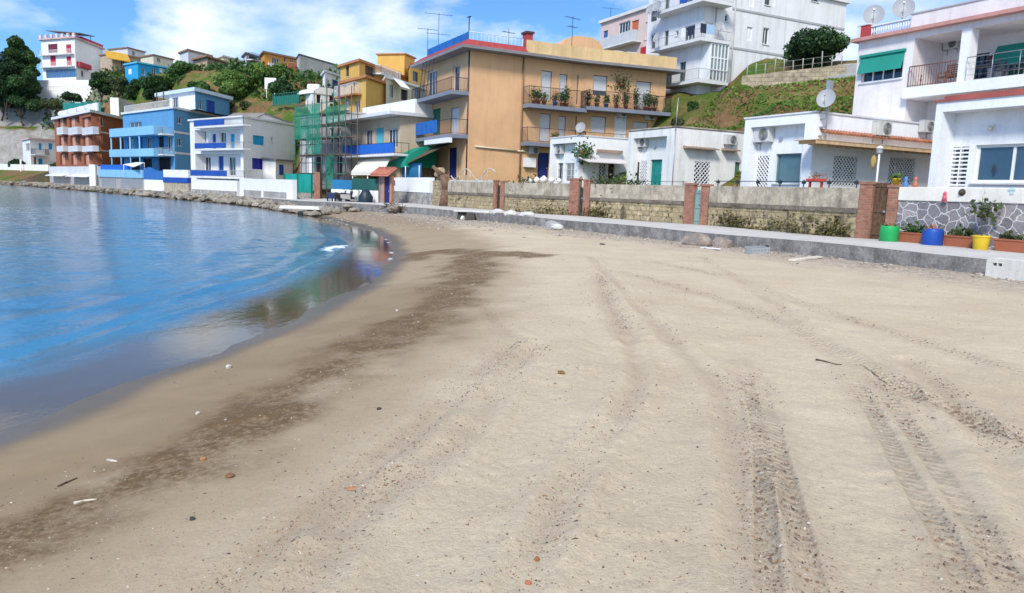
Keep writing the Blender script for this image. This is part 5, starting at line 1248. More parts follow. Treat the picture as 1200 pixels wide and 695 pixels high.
# balconies
oil = M('balcony_iron', (.03, .03, .045), .5, var=.2, bump=0)
b.balcony(FO, 481, 117, 527, 98, 1.5, slab=slab_g, rmat=oil, th=.30, u=(FO.px(482, 108, 1.5)[0], FO.L - .05), z=(FO.px(513, 114, 1.5)[1], FO.px(513, 95, 1.5)[1]))
b.balcony(FO, 476, 164, 528, 140, 1.5, slab=slab_g, rmat=oil, th=.30, u=(FO.px(476, 155, 1.5)[0], FO.L - .05), z=(FO.px(513, 163, 1.5)[1], FO.px(513, 141.5, 1.5)[1]))
u0, u1 = FO.px(482, 150, 1.5)[0], FO.px(512, 150, 1.5)[0]; zz0, zz1 = FO.px(497, 163, 1.5)[1] + .4, FO.px(497, 143, 1.5)[1]; m = MB(); m.fbox(FO, u0, u1, zz0, zz1, 1.49, 1.51); b.part('balcony_sheet', bluesheet, m)
Fx = FO; u0, u1 = FO.px(499, 165, 1.6)[0], FO.px(527, 162, 1.6)[0]; z_ = FO.px(513, 167, 1.6)[1]; m = MB(); m.fbox(FO, u0, u1, z_ - .1, z_ + .28, 1.4, 1.75); b.part('rolled_awning', frame_w, m)
u0 = FO.px(498, 90, .8)[0]
for k in (0.1, .95, 1.8, 2.65): m = MB(); m.tube(FO.pt(u0 + k, FO.px(513, 113, 1.5)[1], 1.40), FO.pt(u0 + k, zr, 1.0), .03, 5); b.part('balcony_post', oil, m)
for h in (.3, .62): m = MB(); zz = zr - 3.2 * h; m.tube(FO.pt(u0 + .1, zz, 1.2), FO.pt(u0 + 2.65, zz, 1.2), .022, 5); b.part('balcony_bar', oil, m)
m = MB(); m.tube(FO.pt(FO.L - .1, FO.px(540, 205)[1], .05), FO.pt(FO.L - .1, zr, .05), .05, 6); b.part('corner_pipe', oil, m)
def bal2(F, u0, u1, yb, yt, px, dep, slab_m=slab_g): return b.balcony(F, 0, 0, 0, 0, dep, slab=slab_m, rmat=M('rail_brown', (.065, .04, .045), .6, bump=0), th=.30, u=(u0, u1), z=(F.px(px, yb, dep)[1], F.px(px, yt, dep)[1]))
bal2(FC1, FC1.px(620, 115, 1.2)[0], FC1.L + .4, 127.5, 102.5, 642, 1.2); bal2(FC2, .45, FC2.L - .1, 131, 108, 720, 1.25)
bal2(FC1, FC1.px(618, 158, 1.2)[0], FC1.L + .4, 172, 150.5, 642, 1.2); bal2(FC2, .45, FC2.L * .72, 175, 155.5, 700, 1.25)
m = MB(); m.tube(FB.pt(FB.L - .05, z0, .08), FB.pt(FB.L - .05, zr, .08), .07, 8); b.part('downpipe', M('pipe_brown', (.28, .16, .09), .6), m)
m = MB(); p1 = FB.px(557, 171.5, .08); p2 = FB.px(608, 177, .08); m.tube(FB.pt(p1[0], p1[1], .08), FB.pt(p2[0] - .15, p2[1], .08), .075, 8); m.tube(FB.pt(p2[0] - .15, p2[1], .08), FC1.pt(.9, p2[1], .1), .075, 8); b.part('drain_pipe', M('beige_pipe', (.58, .50, .38), .6), m)
a, bb, c, e = FC1.rect(615, 185, 628, 196, .3); m = MB(); m.fbox(FC1, a, bb, c, e, .02, .35); m.build('meter_cabinet', frame_w, loc=FC1.pt((a + bb) / 2, c, .2), label='white meter cabinet on the orange block, left of the navy ground-floor door', cat='cabinet')
r = MB(); bars_rail(r, FC1, FC1.px(613, 203, 1.)[0], FC1.px(629, 203, 1.)[0], 1.2, 1.5, 1., .2, .016, .02); r.build('iron_fence_panel', M('blue_iron', (.05, .13, .30), .5), loc=FC1.pt(0.6, 1.2, 1.), label='blue iron fence panel below the meter cabinet of the orange block', cat='fence')
r = MB(); bars_rail(r, FO, FO.px(520, 200, 2.)[0], FO.L - .1, 1.5, 1.4, 2., .14, .012, .02); r.build('iron_fence_panel', oil, loc=FO.pt(FO.L - 2, 1.5, 2.), label='dark iron fence before the navy door on the sea side of the orange block', cat='fence')
ac(FC2, 717.5, 60, 727.5, 69.5, 'left one of the air conditioner pair under the yellow parapet'); ac(FC2, 733.5, 61.5, 743.5, 71, 'right one of the air conditioner pair under the yellow parapet')
ac(FC2, 722, 128.5, 733, 137.5, 'air conditioner under the upper balcony, above the white shutter'); ac(FC2, 755, 132, 765.5, 141, 'air conditioner at the right end under the upper balcony'); ac(FC1, 618.5, 172, 630, 181, 'air conditioner under the lower balcony, above the meter cabinet')
# antennas
def antenna(F, d, px, yt, zb_, label, els=((.2, .9),), r=.025, dirs=None):
    u, zt = F.px(px, yt, d); p = F.pt(u, zb_, d); m = MB(); m.tube(p, (p.x, p.y, zt), r, 6); o = empty('tv_antenna', p, label, 'antenna', 'television antennas on the roofs'); m.build('mast', iron, o)
    m = MB(); ax = dirs or Vector((.8, .6, 0)); pe = Vector((-ax.y, ax.x, 0))
    for dz, ln in els:
        c = Vector((p.x, p.y, zt - dz)); m.tube(c - ax * ln * .5, c + ax * ln * .5, .018, 5)
        for k in range(7): q = c + ax * ln * (k / 6 - .5); m.tube(q - pe * (.32 - .02 * k), q + pe * (.32 - .02 * k), .010, 4)
    m.build('aerial', iron, o); return o
xd = Vector((.95, .3, 0))
antenna(FO, -.5, 501.5, 33, zr, 'antenna at the left corner of the orange block beside the blue screen', ((.1, 1.8),), dirs=xd)
antenna(FO, -2.5, 514.5, 15.5, zr, 'tallest antenna on the orange block, two crossed aerials', ((.1, 2.6), (1.9, 2.2)), dirs=xd)
antenna(FO, -.2, 550, 19, zr, 'bare dark pole at the corner of the terrace screen', ((.05, .2),), .045)
antenna(FB, -3, 596.5, 33, zr, 'short antenna behind the pale terrace railing', ((.35, 1.2),), .02); antenna(FC2, -3, 671.5, 19, zr, 'antenna over the rounded penthouse of the orange block', ((.15, 1.6), (.9, 1.0)), .025)
# plants on the balconies
def on(F, px, d, z): return F.pt(F.px(px, 110, d)[0], z, d)
zU1, zU2 = FC1.px(642, 127.5, 1.2)[1] + .3, FC2.px(720, 131, 1.25)[1] + .3; zL = FC1.px(642, 172, 1.2)[1] + .3
for px, F_, z_, d_, lab, mat, s in ((626, FC1, zU1, .9, 'leafy potted plant at the left end of the upper balcony', leaf_mid, .9), (638, FC1, zU1, .95, 'pale potted plant on the upper balcony before the first shutter', leaf_light, .7), (651, FC1, zU1, .95, 'potted plant on the upper balcony between the two left shutters', leaf_olive, .8), (664, FC1, zU1, .95, 'tall potted plant on the upper balcony at the bend', leaf_mid, 1.2),
                              (700, FC2, zU2, .95, 'potted plant on the upper balcony under the half-open shutter', leaf_olive, .7), (723, FC2, zU2, .9, 'potted shrub on the upper balcony in the middle of the right front', leaf_dark, .9), (746, FC2, zU2, .95, 'large potted palm on the upper balcony before the last shutter', leaf_olive, 1.5), (757, FC2, zU2, .95, 'bushy potted plant on the upper balcony next to the palm', leaf_mid, 1.2), (768, FC2, zU2, .95, 'potted plant at the right end of the upper balcony', leaf_dark, 1.0),
                              (653, FC1, zL, .95, 'small potted plant on the lower balcony', leaf_mid, .6), (631, FC1, zU1, .98, 'low bushy plant on the upper balcony, second from its left end', leaf_dark, .75), (659, FC1, zU1, .98, 'dark bushy plant beside the tall one on the upper balcony', leaf_dark, .95), (690, FC2, zU2, .98, 'dark plant on the upper balcony just left of the half-open shutter', leaf_dark, .95), (711, FC2, zU2, .98, 'trailing plant on the upper balcony just right of the half-open shutter', leaf_mid, .8), (734, FC2, zU2, .98, 'dark plant on the upper balcony, left of the palm', leaf_dark, 1.0), (762, FC2, zU2, .98, 'olive plant on the upper balcony, second from its right end', leaf_olive, 1.1)):
    p = on(F_, px, d_, z_); potted(tuple(p), lab, .2, .34, s, terracotta if s != .8 else M('blue_pot', (.03, .13, .4), .4), mat, int(280 * s))
u, z = FC2.px(727.5, 99, .2); p = FC2.pt(u, z, .2); o = empty('hanging_plant', p, 'hanging plant on the orange wall between two upper windows', 'hanging plant'); m = MB(); m.lathe(p, [(.08, -.15), (.17, -.1), (.2, .1)], 10); m.build('pot', terracotta, o); plant_leaves('foliage', (p.x, p.y, p.z - .55), .85, 1.3, 260, leaf_olive, o, .14)
p = FC1.pt(FC1.px(656, 108, 1.0)[0], zU1, 1.0)
u = FC2.px(671, 150, 1.3)[0]; p = FC2.pt(FC2.px(681, 152, 1.5)[0], FC2.px(681, 152, 1.5)[1], 1.5); dish(p, .85, R(-20), 'white satellite dish fixed to the lower balcony of the orange block')
ORANGE = (FO, FB, FC1, FC2, zr)

# ================================================================ WHITE APARTMENT BLOCK ON THE HILL
wgrey = M('old_white_render', (.70, .70, .71), .85, var=.08, scale=.35, streak=.42)
C = xy(820, 90, 67); A = along(C, DS, 757, 60); Bp = along(C, DS + R(90), 987, 60); FL, FR = Facade(A, C), Facade(C, Bp)
zb = FL.px(818, 118)[1] - 3; zt = FR.px(986, 3)[1]
b = Bld('apartment_block', 'tall white apartment block on the hill with corner balconies and stained right wall', 'apartment block', wgrey, (C.x, C.y, zb))
dg = M('grey_green_frame', (.14, .18, .19), .6)
b.face(FL, zb, zt, [(778.5, 36, 783, 60, 'glass', dict(frame=dg, sill=False)), (801.5, 30, 814, 52, 'glass', dict(mull=2, frame=frame_w, sill=False)), (791.5, 36, 795, 42, 'glass', dict(mull=0)), (796, 73, 803, 98, 'glass', dict(frame=dg, sill=False)), (778.5, 73, 787.5, 99, 'glass', dict(frame=dg, sill=False)), (763, 40, 768, 62, 'glass', dict(frame=dg, sill=False)), (763, 25 - 18, 770, 25, 'glass', dict(frame=dg, sill=False)), (798, -14, 812, 8, 'glass', {}), (779, -6, 784, 16, 'glass', dict(frame=dg)), (800, -50, 812, -30, 'glass', {}), (779, -40, 786, -20, 'glass', {})])
b.face(FR, zb, zt, [(849.5, 17, 853.5, 25.5, 'glass', dict(mull=0)), (826, 26, 835, 46, 'shutter', dict(frame=frame_w, mat=frame_w)), (875, 31.5, 881.5, 48, 'louver', dict(mat=frame_w)), (894, 32.5, 901, 52, 'glass', dict(mull=1)), (892, 77, 897, 86, 'glass', {}), (896.5, -10, 903, 6, 'glass', dict(frame=dg)), (877, -12, 884, 8, 'louver', dict(mat=frame_w)), (951, -12, 960, 2, 'glass', {}), (905, -10, 909, 7, 'louver', dict(mat=frame_w))])
Dd = A + (Bp - C); b.face(Facade(Bp, Dd), zb, zt); b.face(Facade(Dd, A), zb, zt); b.finish()
m = MB(); m.prism([tuple(p) for p in offs([A, C, Bp, Dd], .25)], zt, zt + .25); b.part('roof', slab_w, m)
for py, py2 in ((10, 35), (56, 81)):
    z = FR.px(860, py)[1]; m = MB(); m.fbox(FR, FR.px(856, 40)[0], FR.L, z - .1, z + .08, .003, .06); b.part('string_course', M('grey_band', (.40, .40, .41), .8), m)
uV = FR.px(855, 70, 1.2)[0]
for i, (zp, zr_, x0) in enumerate(((96.5, 80, 775), (48.5, 34, 762), (3.5, -11, 764), (-42, -56, 764))):
    z = FL.px(815, zp, 1.2)[1]; zt_ = FL.px(815, zr_, 1.2)[1]; ua = FL.px(x0, zp + 8, 1.2)[0]
    m = MB(); m.fbox(FL, ua, FL.L + 1.2, z, z + .26, .0, 1.2); m.fbox(FR, .0, uV, z + .001, z + .259, .003, 1.2); bal = b.part('balcony', slab_w, m)
    r = MB(); bars_rail(r, FL, ua + .03, FL.L + 1.15, z + .26, zt_ - z - .26, 1.15, .15, .010, .02); bars_rail(r, FR, -1.1, uV, z + .26, zt_ - z - .26, 1.15, .15, .010, .02); b.part('railing', M('grey_rail', (.30, .32, .33), .5, bump=0), r, bal)
    if i == 0:                                            # glazed corner veranda
        z1 = FL.px(815, 48.5, 1.2)[1] - .02; zf = z + .26; f = MB(); g = MB(); ug = .15
        for k in range(6): u = ug + (uV - .1 - ug) * k / 5; f.fbox(FR, u - .05, u + .05, zf, z1, 1.0, 1.1)
        for hz_ in (.02, .30, .62, .985): zz = zf + (z1 - zf) * hz_; f.fbox(FR, ug + .05, uV - .15, zz - .05, zz + .05, 1.01, 1.09)
        f.fbox(FR, ug - .1, ug + .05, zf, z1, .003, 1.0); fo = b.part('veranda', frame_w, f); g.quad(FR.pt(ug, zf + .3, 1.03), FR.pt(uV - .1, zf + .3, 1.03), FR.pt(uV - .1, z1, 1.03), FR.pt(ug, z1, 1.03)); b.part('pane', glass('veranda_glass', (.16, .21, .21), .12, .6), g, fo)
for px, d in ((857.5, .06), (836, .06)): m = MB(); u = FR.px(px, 60)[0]; m.tube(FR.pt(u, zb, d), FR.pt(u, zt, d), .06, 6); b.part('downpipe', M('pipe_grey', (.42, .42, .43), .6), m)
# pieces on its balconies
zB2 = FL.px(815, 48.5, 1.2)[1] + .26; zB3 = FL.px(815, 3.5, 1.2)[1] + .26
u = FL.px(803, 0, 1.0)[0]; m = MB(); pts = []
m.fbox(FL, u - .5, u + .6, zB3 + .1, zB3 + 1.25, 1.16, 1.20); m.fbox(FL, u - .45, u + .5, zB3 + .55, zB3 + 1.27, 1.06, 1.10); m.fbox(FL, u - .5, u + .6, zB3 + 1.24, zB3 + 1.28, 1.10, 1.16)
m.build('hanging_cloth', M('blue_cloth', (.02, .09, .42), .8), loc=FL.pt(u, zB3 + .1, 1.1), label='blue cloth hung over the top corner balcony of the white block', cat='cloth')
dkc = M('dark_laundry', (.03, .035, .06), .9)
for F_, px, w_, c_, lab in ((FL, 809, .8, dkc, 'dark washing hung on the middle balcony, sea side of the white block'), (FL, 800, .5, frame_w, 'white washing hung on the middle balcony of the white block'), (FR, 824, .6, dkc, 'dark washing hung on the corner of the middle balcony'), (FR, 832, .9, M('lightblue_cloth', (.35, .5, .7), .9), 'light blue washing on the right side of the middle balcony')):
    u = F_.px(px, 42, 1.2)[0]; m = MB(); m.fbox(F_, u - w_ / 2, u + w_ / 2, zB2 + .35, zB2 + 1.1, 1.17, 1.2); m.fbox(F_, u - w_ / 2 + .05, u + w_ / 2 - .08, zB2 + .6, zB2 + 1.12, 1.08, 1.11); m.fbox(F_, u - w_ / 2, u + w_ / 2, zB2 + 1.10, zB2 + 1.13, 1.11, 1.17); m.build('laundry', c_, loc=F_.pt(u, zB2 + .35, 1.15), label=lab, cat='laundry', group='washing on the balconies of the white block')
dish(FR.pt(FR.px(842, 33, .5)[0], FR.px(842, 34, .5)[1], .5), .9, R(10), 'small satellite dish over the middle balcony of the white block'); dish(FL.pt(FL.px(772, 45, 1.5)[0], FL.px(772, 46, 1.5)[1], 1.5), .9, R(-60), 'satellite dish low on the left end of the white block')
for px, y, lab in ((764, 14, 'satellite dish on the upper left balcony of the white block'), (772, 10, 'second satellite dish on the upper left balcony of the white block, nearer the corner')): dish(FL.pt(FL.px(px, y, 1.3)[0], FL.px(px, y, 1.3)[1], 1.3), .95, R(-50), lab)
WB = (FL, FR)
# lower annex under the corner balcony
Fa = Facade(FL.pt(FL.px(779, 110, 1)[0], 0, .9).xy, FL.pt(FL.L + .9, 0, .9).xy)
u, z = FL.px(790, 108, 1.0)
# ---- salmon house behind it
C = xy(757, 60, 88); A = along(C, DS, 704, 50); FL2 = Facade(A, C); FR2 = Facade(C, C + P_ * 8); pk = M('salmon_paint', (.66, .50, .45), .85, var=.08, streak=.2); zb2 = 9.
b = Bld('house', 'salmon and orange terraced house peeping out left of the white block', 'house', pk, (C.x, C.y, zb2)); zt2 = FL2.px(716, 21)[1]
sal = M('orange_red_panel', (.58, .17, .08), .8, var=.1); zA = FL2.px(716, 21)[1]
b.face(FL2, zb2, FL2.px(735, 18)[1] if True else zt2, [(725, 26, 738, 44, 'glass', dict(mull=3, frame=frame_w, sill=False)), (740, 24, 748, 46, 'louver', dict(mat=sal)), (756, 26, 759, 46, 'glass', {}), (707, 36, 712, 52, 'louver', dict(mat=M('blue_shutter', (.03, .14, .36), .6)))], FL2.px(704, 40)[0] + .02)
zt2 = FL2.px(735, 18)[1]; Dd = A + P_ * 8; Ee = C + P_ * 8
b.face(FR2, zb2, zt2); b.face(Facade(Ee, Dd), zb2, zt2); b.face(Facade(Dd, A), zb2, zt2); b.finish()
m = MB(); m.prism([tuple(p) for p in offs([A, C, Ee, Dd], .3)], zt2, zt2 + .35); b.part('roof', slab_w, m)
zz = FL2.px(735, 54)[1]; b.balcony(FL2, 0, 0, 0, 0, 1.2, 'solid', slab_w, M('grey_white_par', (.55, .56, .57), .8, streak=.3), u=(.3, FL2.L - 1.0), z=(zz, zz + 1.3)); zz = FL2.px(735, 34)[1]
m = MB(); a, bb, c, e = FL2.rect(724, 38, 738, 46, .05); m.fbox(FL2, a, bb, c, e, .003, .05); b.part('panel', sal, m)
antenna(FL2, -2, 716, 9, zt2, 'wide flat antenna over the salmon house', ((.1, 2.2),), .03, Vector((.98, .2, 0)))
m = MB(); u = FL2.px(757, 60, .9)[0]; z = FL2.px(757, 64, 1.4)[1]; m.fbox(FL2, u - .5, u + .5, z, z + .9, 1.25, 1.3); m.fbox(FL2, u - .45, u + .4, z + .2, z + .92, 1.15, 1.19); m.fbox(FL2, u - .45, u + .4, z + .90, z + .95, 1.19, 1.25); m.build('hanging_cloth', M('red_cloth', (.45, .03, .03), .8), loc=FL2.pt(u, z, 1.2), label='red cloth hung beside the salmon house', cat='cloth')

# ================================================================ RETAINING WALL, STEPS AND ROUND TREE ON THE SLOPE
A, B = xy(868.5, 104, 58), xy(990, 96, 55.5); F = Facade(A, B); tuffw = brickmat('old_tuff_wall', (.40, .33, .22), (.31, .25, .165), (.22, .18, .13), .5, .3, .02, .6, .5)
o = empty('retaining_wall', F.pt(F.L / 2, F.px(920, 104)[1] - 2, 0), 'long tuff retaining wall across the grassy slope below the round tree', 'retaining wall')
m = MB(); za, zc = F.px(870, 89)[1], F.px(988, 75.5)[1]; zl, zk = F.px(870, 106)[1] - 1.5, F.px(988, 92)[1] - 1.5
m.hexa([F.pt(0, zl, 0), F.pt(F.L, zk, 0), F.pt(F.L, zk, -.6), F.pt(0, zl, -.6), F.pt(0, za, 0), F.pt(F.L, zc, 0), F.pt(F.L, zc, -.6), F.pt(0, za, -.6)]); m.build('stonework', tuffw, o)
fp_ = MB(); n = 11
for i in range(n):
    t = (i + .5) / n; zz = za + (zc - za) * t; u = F.L * t; fp_.tube(F.pt(u, zz - .1, -.3), F.pt(u + random.uniform(-.05, .05), zz + random.uniform(.7, 1.2), -.3), .04, 5)
for h in (.35, .75): fp_.tube(F.pt(.3, za + h, -.3), F.pt(F.L - .3, zc + h, -.3), .012, 4)
fp_.build('fence_posts', M('weathered_post', (.34, .33, .31), .9), o)
m = MB(); ns = 9; A2, B2 = xy(984, 93, 55), xy(999.5, 76, 57); 
for i in range(ns):
    t = i / ns; t2 = (i + 1) / ns; a = A2.lerp(B2, t); c = A2.lerp(B2, t2); d = (c - a); n_ = Vector((d.y, -d.x)).normalized() * 1.0; z = P(984, 93, 55).z + (P(999.5, 75, 57).z - P(984, 93, 55).z) * t2
    m.hexa([(*(a + n_), z - 1.5), (*(c + n_), z - 1.5), (*(c - n_), z - 1.5), (*(a - n_), z - 1.5), (*(a + n_), z), (*(c + n_), z), (*(c - n_), z), (*(a - n_), z)])
m.build('stone_steps', concrete, label='stone steps climbing at the right end of the retaining wall', cat='steps')
v_ = P(957, 80, 60.5); make_tree('broadleaf_tree', (v_.x, v_.y, v_.z - .6), 3.6, 2.35, 'round dark green tree behind the retaining wall beside the white block', leaf_dark, n=9000, leaf=.17, trunk=.18, seed=3, squash=.85, nl=14, trunk_h=.5)
# block and small white panel on the slope
m = MB(); p = P(956, 96.5, 52); p.z = max(hz(p.x, p.y) + .2, p.z - 1.2); m.box(p.x - .65, p.x + .65, p.y - .05, p.y + .05, p.z - .12, p.z + .10); m.build('slope_sign', white_old, label='low whitish board standing on the grassy slope left of the mast', cat='board')
# ================================================================ HOUSE WITH BLUE BALCONY, AWNINGS, SCOOTERS (between scaffold and orange block)
beige = M('beige_plaster', (.52, .40, .28), .85, var=.1, streak=.25)
pvc_blue = M('bright_blue_sheet', (.015, .12, .50), .6, var=.12, scale=2)
C = xy(468, 236, 66); A = along(C, DS - R(8), 401, 232); FL = Facade(A, C); z0 = .3; zt = FL.px(440, 139.5)[1]
b = Bld('house', 'beige seafront house with bright blue balcony, flat white roof slab and white awning', 'house', beige, (C.x, C.y, z0))
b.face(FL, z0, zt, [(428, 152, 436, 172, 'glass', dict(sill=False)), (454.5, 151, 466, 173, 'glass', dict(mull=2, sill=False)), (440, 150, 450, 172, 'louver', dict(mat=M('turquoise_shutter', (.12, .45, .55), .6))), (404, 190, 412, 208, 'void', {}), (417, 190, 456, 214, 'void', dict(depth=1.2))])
FR = Facade(C, C + P_ * 9); Dd, Ee = A + P_ * 9, C + P_ * 9
b.face(FR, z0, zt); b.face(Facade(Ee, Dd), z0, zt); b.face(Facade(Dd, A), z0, zt); b.finish()
m = MB(); m.fbox(FL, -.3, FL.L + .6, zt, zt + .28, -9, 1.3); b.part('roof', slab_w, m)
m = MB(); m.fbox(FL, 2.2, FL.L + .4, zt + .281, zt + 1.5, -6, -1.2); b.part('roof_room', white_old, m)
u0, u1 = FL.px(401, 175, 1.4)[0], FL.px(462, 175, 1.4)[0]; b.balcony(FL, 0, 0, 0, 0, 1.4, 'panel', slab_w, pvc_blue, u=(u0, u1), z=(FL.px(432, 183.5, 1.4)[1], FL.px(432, 169, 1.4)[1]))
# white awning on posts
a, bb, c, e = FL.rect(414, 184, 459, 202, 1.6); ua, ub = FL.px(414, 200, 2.6)[0], FL.px(452, 198, 2.6)[0]; zl = FL.px(430, 202, 2.6)[1]; zh = FL.px(440, 184, .3)[1]
aw = M('cream_canvas', (.70, .66, .58), .8, var=.06, streak=.2); m = MB(); p = [FL.pt(ua, zl, 2.8), FL.pt(ub, zl, 2.8), FL.pt(FL.px(459, 186, .05)[0], zh, .05), FL.pt(FL.px(424, 186, .05)[0], zh, .05)]; up = Vector((0, 0, .05)); m.hexa(p + [q + up for q in p]); m.fbox(FL, ua, ub, zl - .25, zl - .002, 2.78, 2.8); aw_ = b.part('awning', aw, m)
for u in (ua + .1, (ua + ub) / 2, ub - .1): m = MB(); m.tube(FL.pt(u, .3, 2.7), FL.pt(u, zl, 2.7), .05, 6); b.part('awning_post', frame_w, m, aw_)
# low wall with green and blue panels, before it
Fw = Facade(xy(388, 235, 61.5), xy(443, 238, 59.5))
o = empty('terrace_wall', Fw.pt(Fw.L / 2, .2, -.1), 'low white terrace wall with blue and dark green screens, behind the scooters', 'terrace wall'); zw0, zw1, zw2 = .15, Fw.px(415, 222.5)[1], Fw.px(415, 209)[1]
m = MB(); m.fbox(Fw, 0, Fw.L, zw0, zw1, -.2, 0); m.build('plinth', white_old, o); um = Fw.px(412, 215)[0]
m = MB(); m.fbox(Fw, .05, um, zw1 + .005, zw2 - .15, -.08, -.05); m.build('blue_screen', M('teal_blue_sheet', (.02, .16, .32), .7, var=.2), o)
m = MB(); m.fbox(Fw, um + .02, Fw.L - .05, zw1 + .005, zw2, -.08, -.05); m.build('green_screen', M('dark_green_sheet', (.015, .09, .08), .7, var=.2), o)
# gatehouse with tiled lid and blue door
Fg = Facade(xy(443.6, 238, 59.5), xy(458.5, 239, 58.8)); zg = Fg.px(452, 206)[1]
g = Bld('gatehouse', 'small porch with red tiled lid over a dark blue door, beside the white awning', 'porch', M('terracotta_plaster', (.42, .20, .13), .85, var=.15), Fg.pt(Fg.L / 2, .2, 0))
g.face(Fg, .1, zg, [(450, 206, 456.5, 240, 'door', dict(mat=blue_dr)), (444.8, 207, 447.5, 240, 'door', dict(mat=M('pale_blue_door', (.25, .45, .62), .6)))]); g.face(Facade(Fg.pt(Fg.L, 0).xy, Fg.pt(Fg.L, 0, -.3).xy), .1, zg); g.face(Facade(Fg.pt(0, 0, -.3).xy, Fg.pt(0, 0).xy), .1, zg); g.finish()
m = MB(); zz = zg + .55; tile = M('roof_tile'); red_tile = M('pink_red_tile', (.48, .18, .12), .8, var=.25, scale=4)
m.hexa([Fg.pt(-.25, zg - .05, .7), Fg.pt(Fg.L + .25, zg - .05, .7), Fg.pt(Fg.L + .25, zz, -.35), Fg.pt(-.25, zz, -.35), Fg.pt(-.25, zg + .05, .7), Fg.pt(Fg.L + .25, zg + .05, .7), Fg.pt(Fg.L + .25, zz + .1, -.35), Fg.pt(-.25, zz + .1, -.35)])
u = -.2
while u < Fg.L + .2: m.tube(Fg.pt(u, zg + .07, .72), Fg.pt(u, zz + .12, -.35), .07, 6); u += .2
g.part('roof', red_tile, m)
# green awning structure and white wall over grey stone, before the orange block
Fs = Facade(on_wall(460.5), on_wall(507)); o = empty('terrace_wall', Fs.pt(Fs.L / 2, .3, -.2), 'white plastered terrace wall over grey rubble stone, under the green awning', 'terrace wall'); zm = Fs.px(483, 225)[1]; zt_ = Fs.px(483, 208)[1]
m = MB(); m.fbox(Fs, 0, Fs.L, .2, zm, -.4, -.03); m.build('stone_base', greystone, o); uw = Fs.px(503.5, 216)[0]
m = MB(); m.fbox(Fs, 0, uw, zm, zt_, -.4, .02); m.build('plaster', white, o); m = MB(); a, bb, c, e = Fs.rect(460.5, 211.5, 463.5, 217); m.fbox(Fs, .1, .55, c, e, .021, .07); m.build('meter_box', M('dark_box', (.10, .11, .13), .6), o)
Fp = Facade(on_wall(507.2), on_wall(523.6)); o = empty('tuff_pier', Fp.pt(Fp.L / 2, .3, -.3), 'rough tan tuff pier topped with broken stones, left of the curly crest', 'pier'); m = MB(); m.fbox(Fp, 0, Fp.L * .62, .2, Fp.px(512, 212)[1], -.7, .04); m.build('shaft', tuff, o)
m = MB(); zz = Fp.px(512, 212)[1]
for i in range(9): m.rock(tuple(Fp.pt(Fp.L * random.uniform(.05, .5), zz + random.uniform(.05, .75), random.uniform(-.55, -.1))), .32, .28, .26, i, i)
m.build('rubble_top', M('tuff_rubble', (.36, .29, .18), .95, var=.35, scale=3, bump=.6), o, label='broken stones piled on the pier')
p = Fp.pt(Fp.L * .8, .3, -.1); o = empty('tree_trunk', p, 'thick brown dead tree trunk standing against the tan pier', 'tree trunk'); m = MB(); zz = Fp.px(520, 205)[1]; m.tube(p, (p.x + .1, p.y, 1.6), .5, 10, .36); m.tube((p.x + .1, p.y, 1.6), (p.x - .2, p.y + .1, zz), .36, 10, .28); m.tube((p.x - .2, p.y + .1, zz - .1), (p.x - 1.0, p.y + .1, zz + .6), .2, 7, .12); m.tube((p.x - .1, p.y, 2.1), (p.x + .9, p.y, 2.5), .18, 7, .10)
m.build('trunk', M('brown_bark', (.17, .10, .065), .95, var=.4, scale=4, bump=.9), o)
# green awning (curved canvas on a frame) on the terrace
Ft = Fs.off(-1.6); ga = M('green_canvas', (.01, .25, .165), .75, var=.10); za = Ft.px(480, 170)[1]; zl = Ft.px(470, 197)[1]; u0, u1 = Ft.px(460, 185)[0], Ft.px(486, 180)[0]
o = empty('green_awning', Ft.pt((u0 + u1) / 2, zt_, 0), 'curved sea-green awning over the terrace left of the orange block', 'awning'); m = MB(); N_ = 8
def arc(u, k): t = k / N_; return Ft.pt(u, zl + (za - zl) * math.sin(t * math.pi / 2), .9 - 2.9 * (1 - math.cos(t * math.pi / 2)))
for k in range(N_): m.quad(arc(u0, k), arc(u1, k), arc(u1, k + 1), arc(u0, k + 1))
m.poly([arc(u1, k) for k in range(N_ + 1)] + [Ft.pt(u1, zl, -2.0)]); m.poly([arc(u0, k) for k in range(N_ + 1)][::-1] + [Ft.pt(u0, zl, -2.0)]); m.build('canvas', ga, o)
m = MB(); u2 = Ft.px(503, 185)[0]; zz = Ft.px(495, 177)[1]; m.hexa([Ft.pt(u1 + .05, zl + .3, .7), Ft.pt(u2, zl + .75, .7), Ft.pt(u2, zz + .7, -2.), Ft.pt(u1 + .05, zz + .7, -2.), Ft.pt(u1 + .05, zl + .35, .7), Ft.pt(u2, zl + .8, .7), Ft.pt(u2, zz + .75, -2.), Ft.pt(u1 + .05, zz + .75, -2.)]); m.build('reed_shade', M('brown_shade_net', (.10, .085, .05), .95, var=.3, scale=3), o)
for u in (u0 + .05, u1, u2 - .1): m = MB(); m.tube(Ft.pt(u, zt_ - .3, .8), Ft.pt(u, zl + .1, .8), .045, 6); m.build('post', frame_w, o)
m = MB(); m.fbox(Ft, u0, Ft.px(498, 200)[0], zt_ - .25, Ft.px(480, 192)[1], .3, .34); m.build('terrace_screen', M('teal_blue_sheet'), loc=Ft.pt(u0 + 1, zt_ - .25, .3), label='blue screen under the green awning, above the white terrace wall', cat='screen')

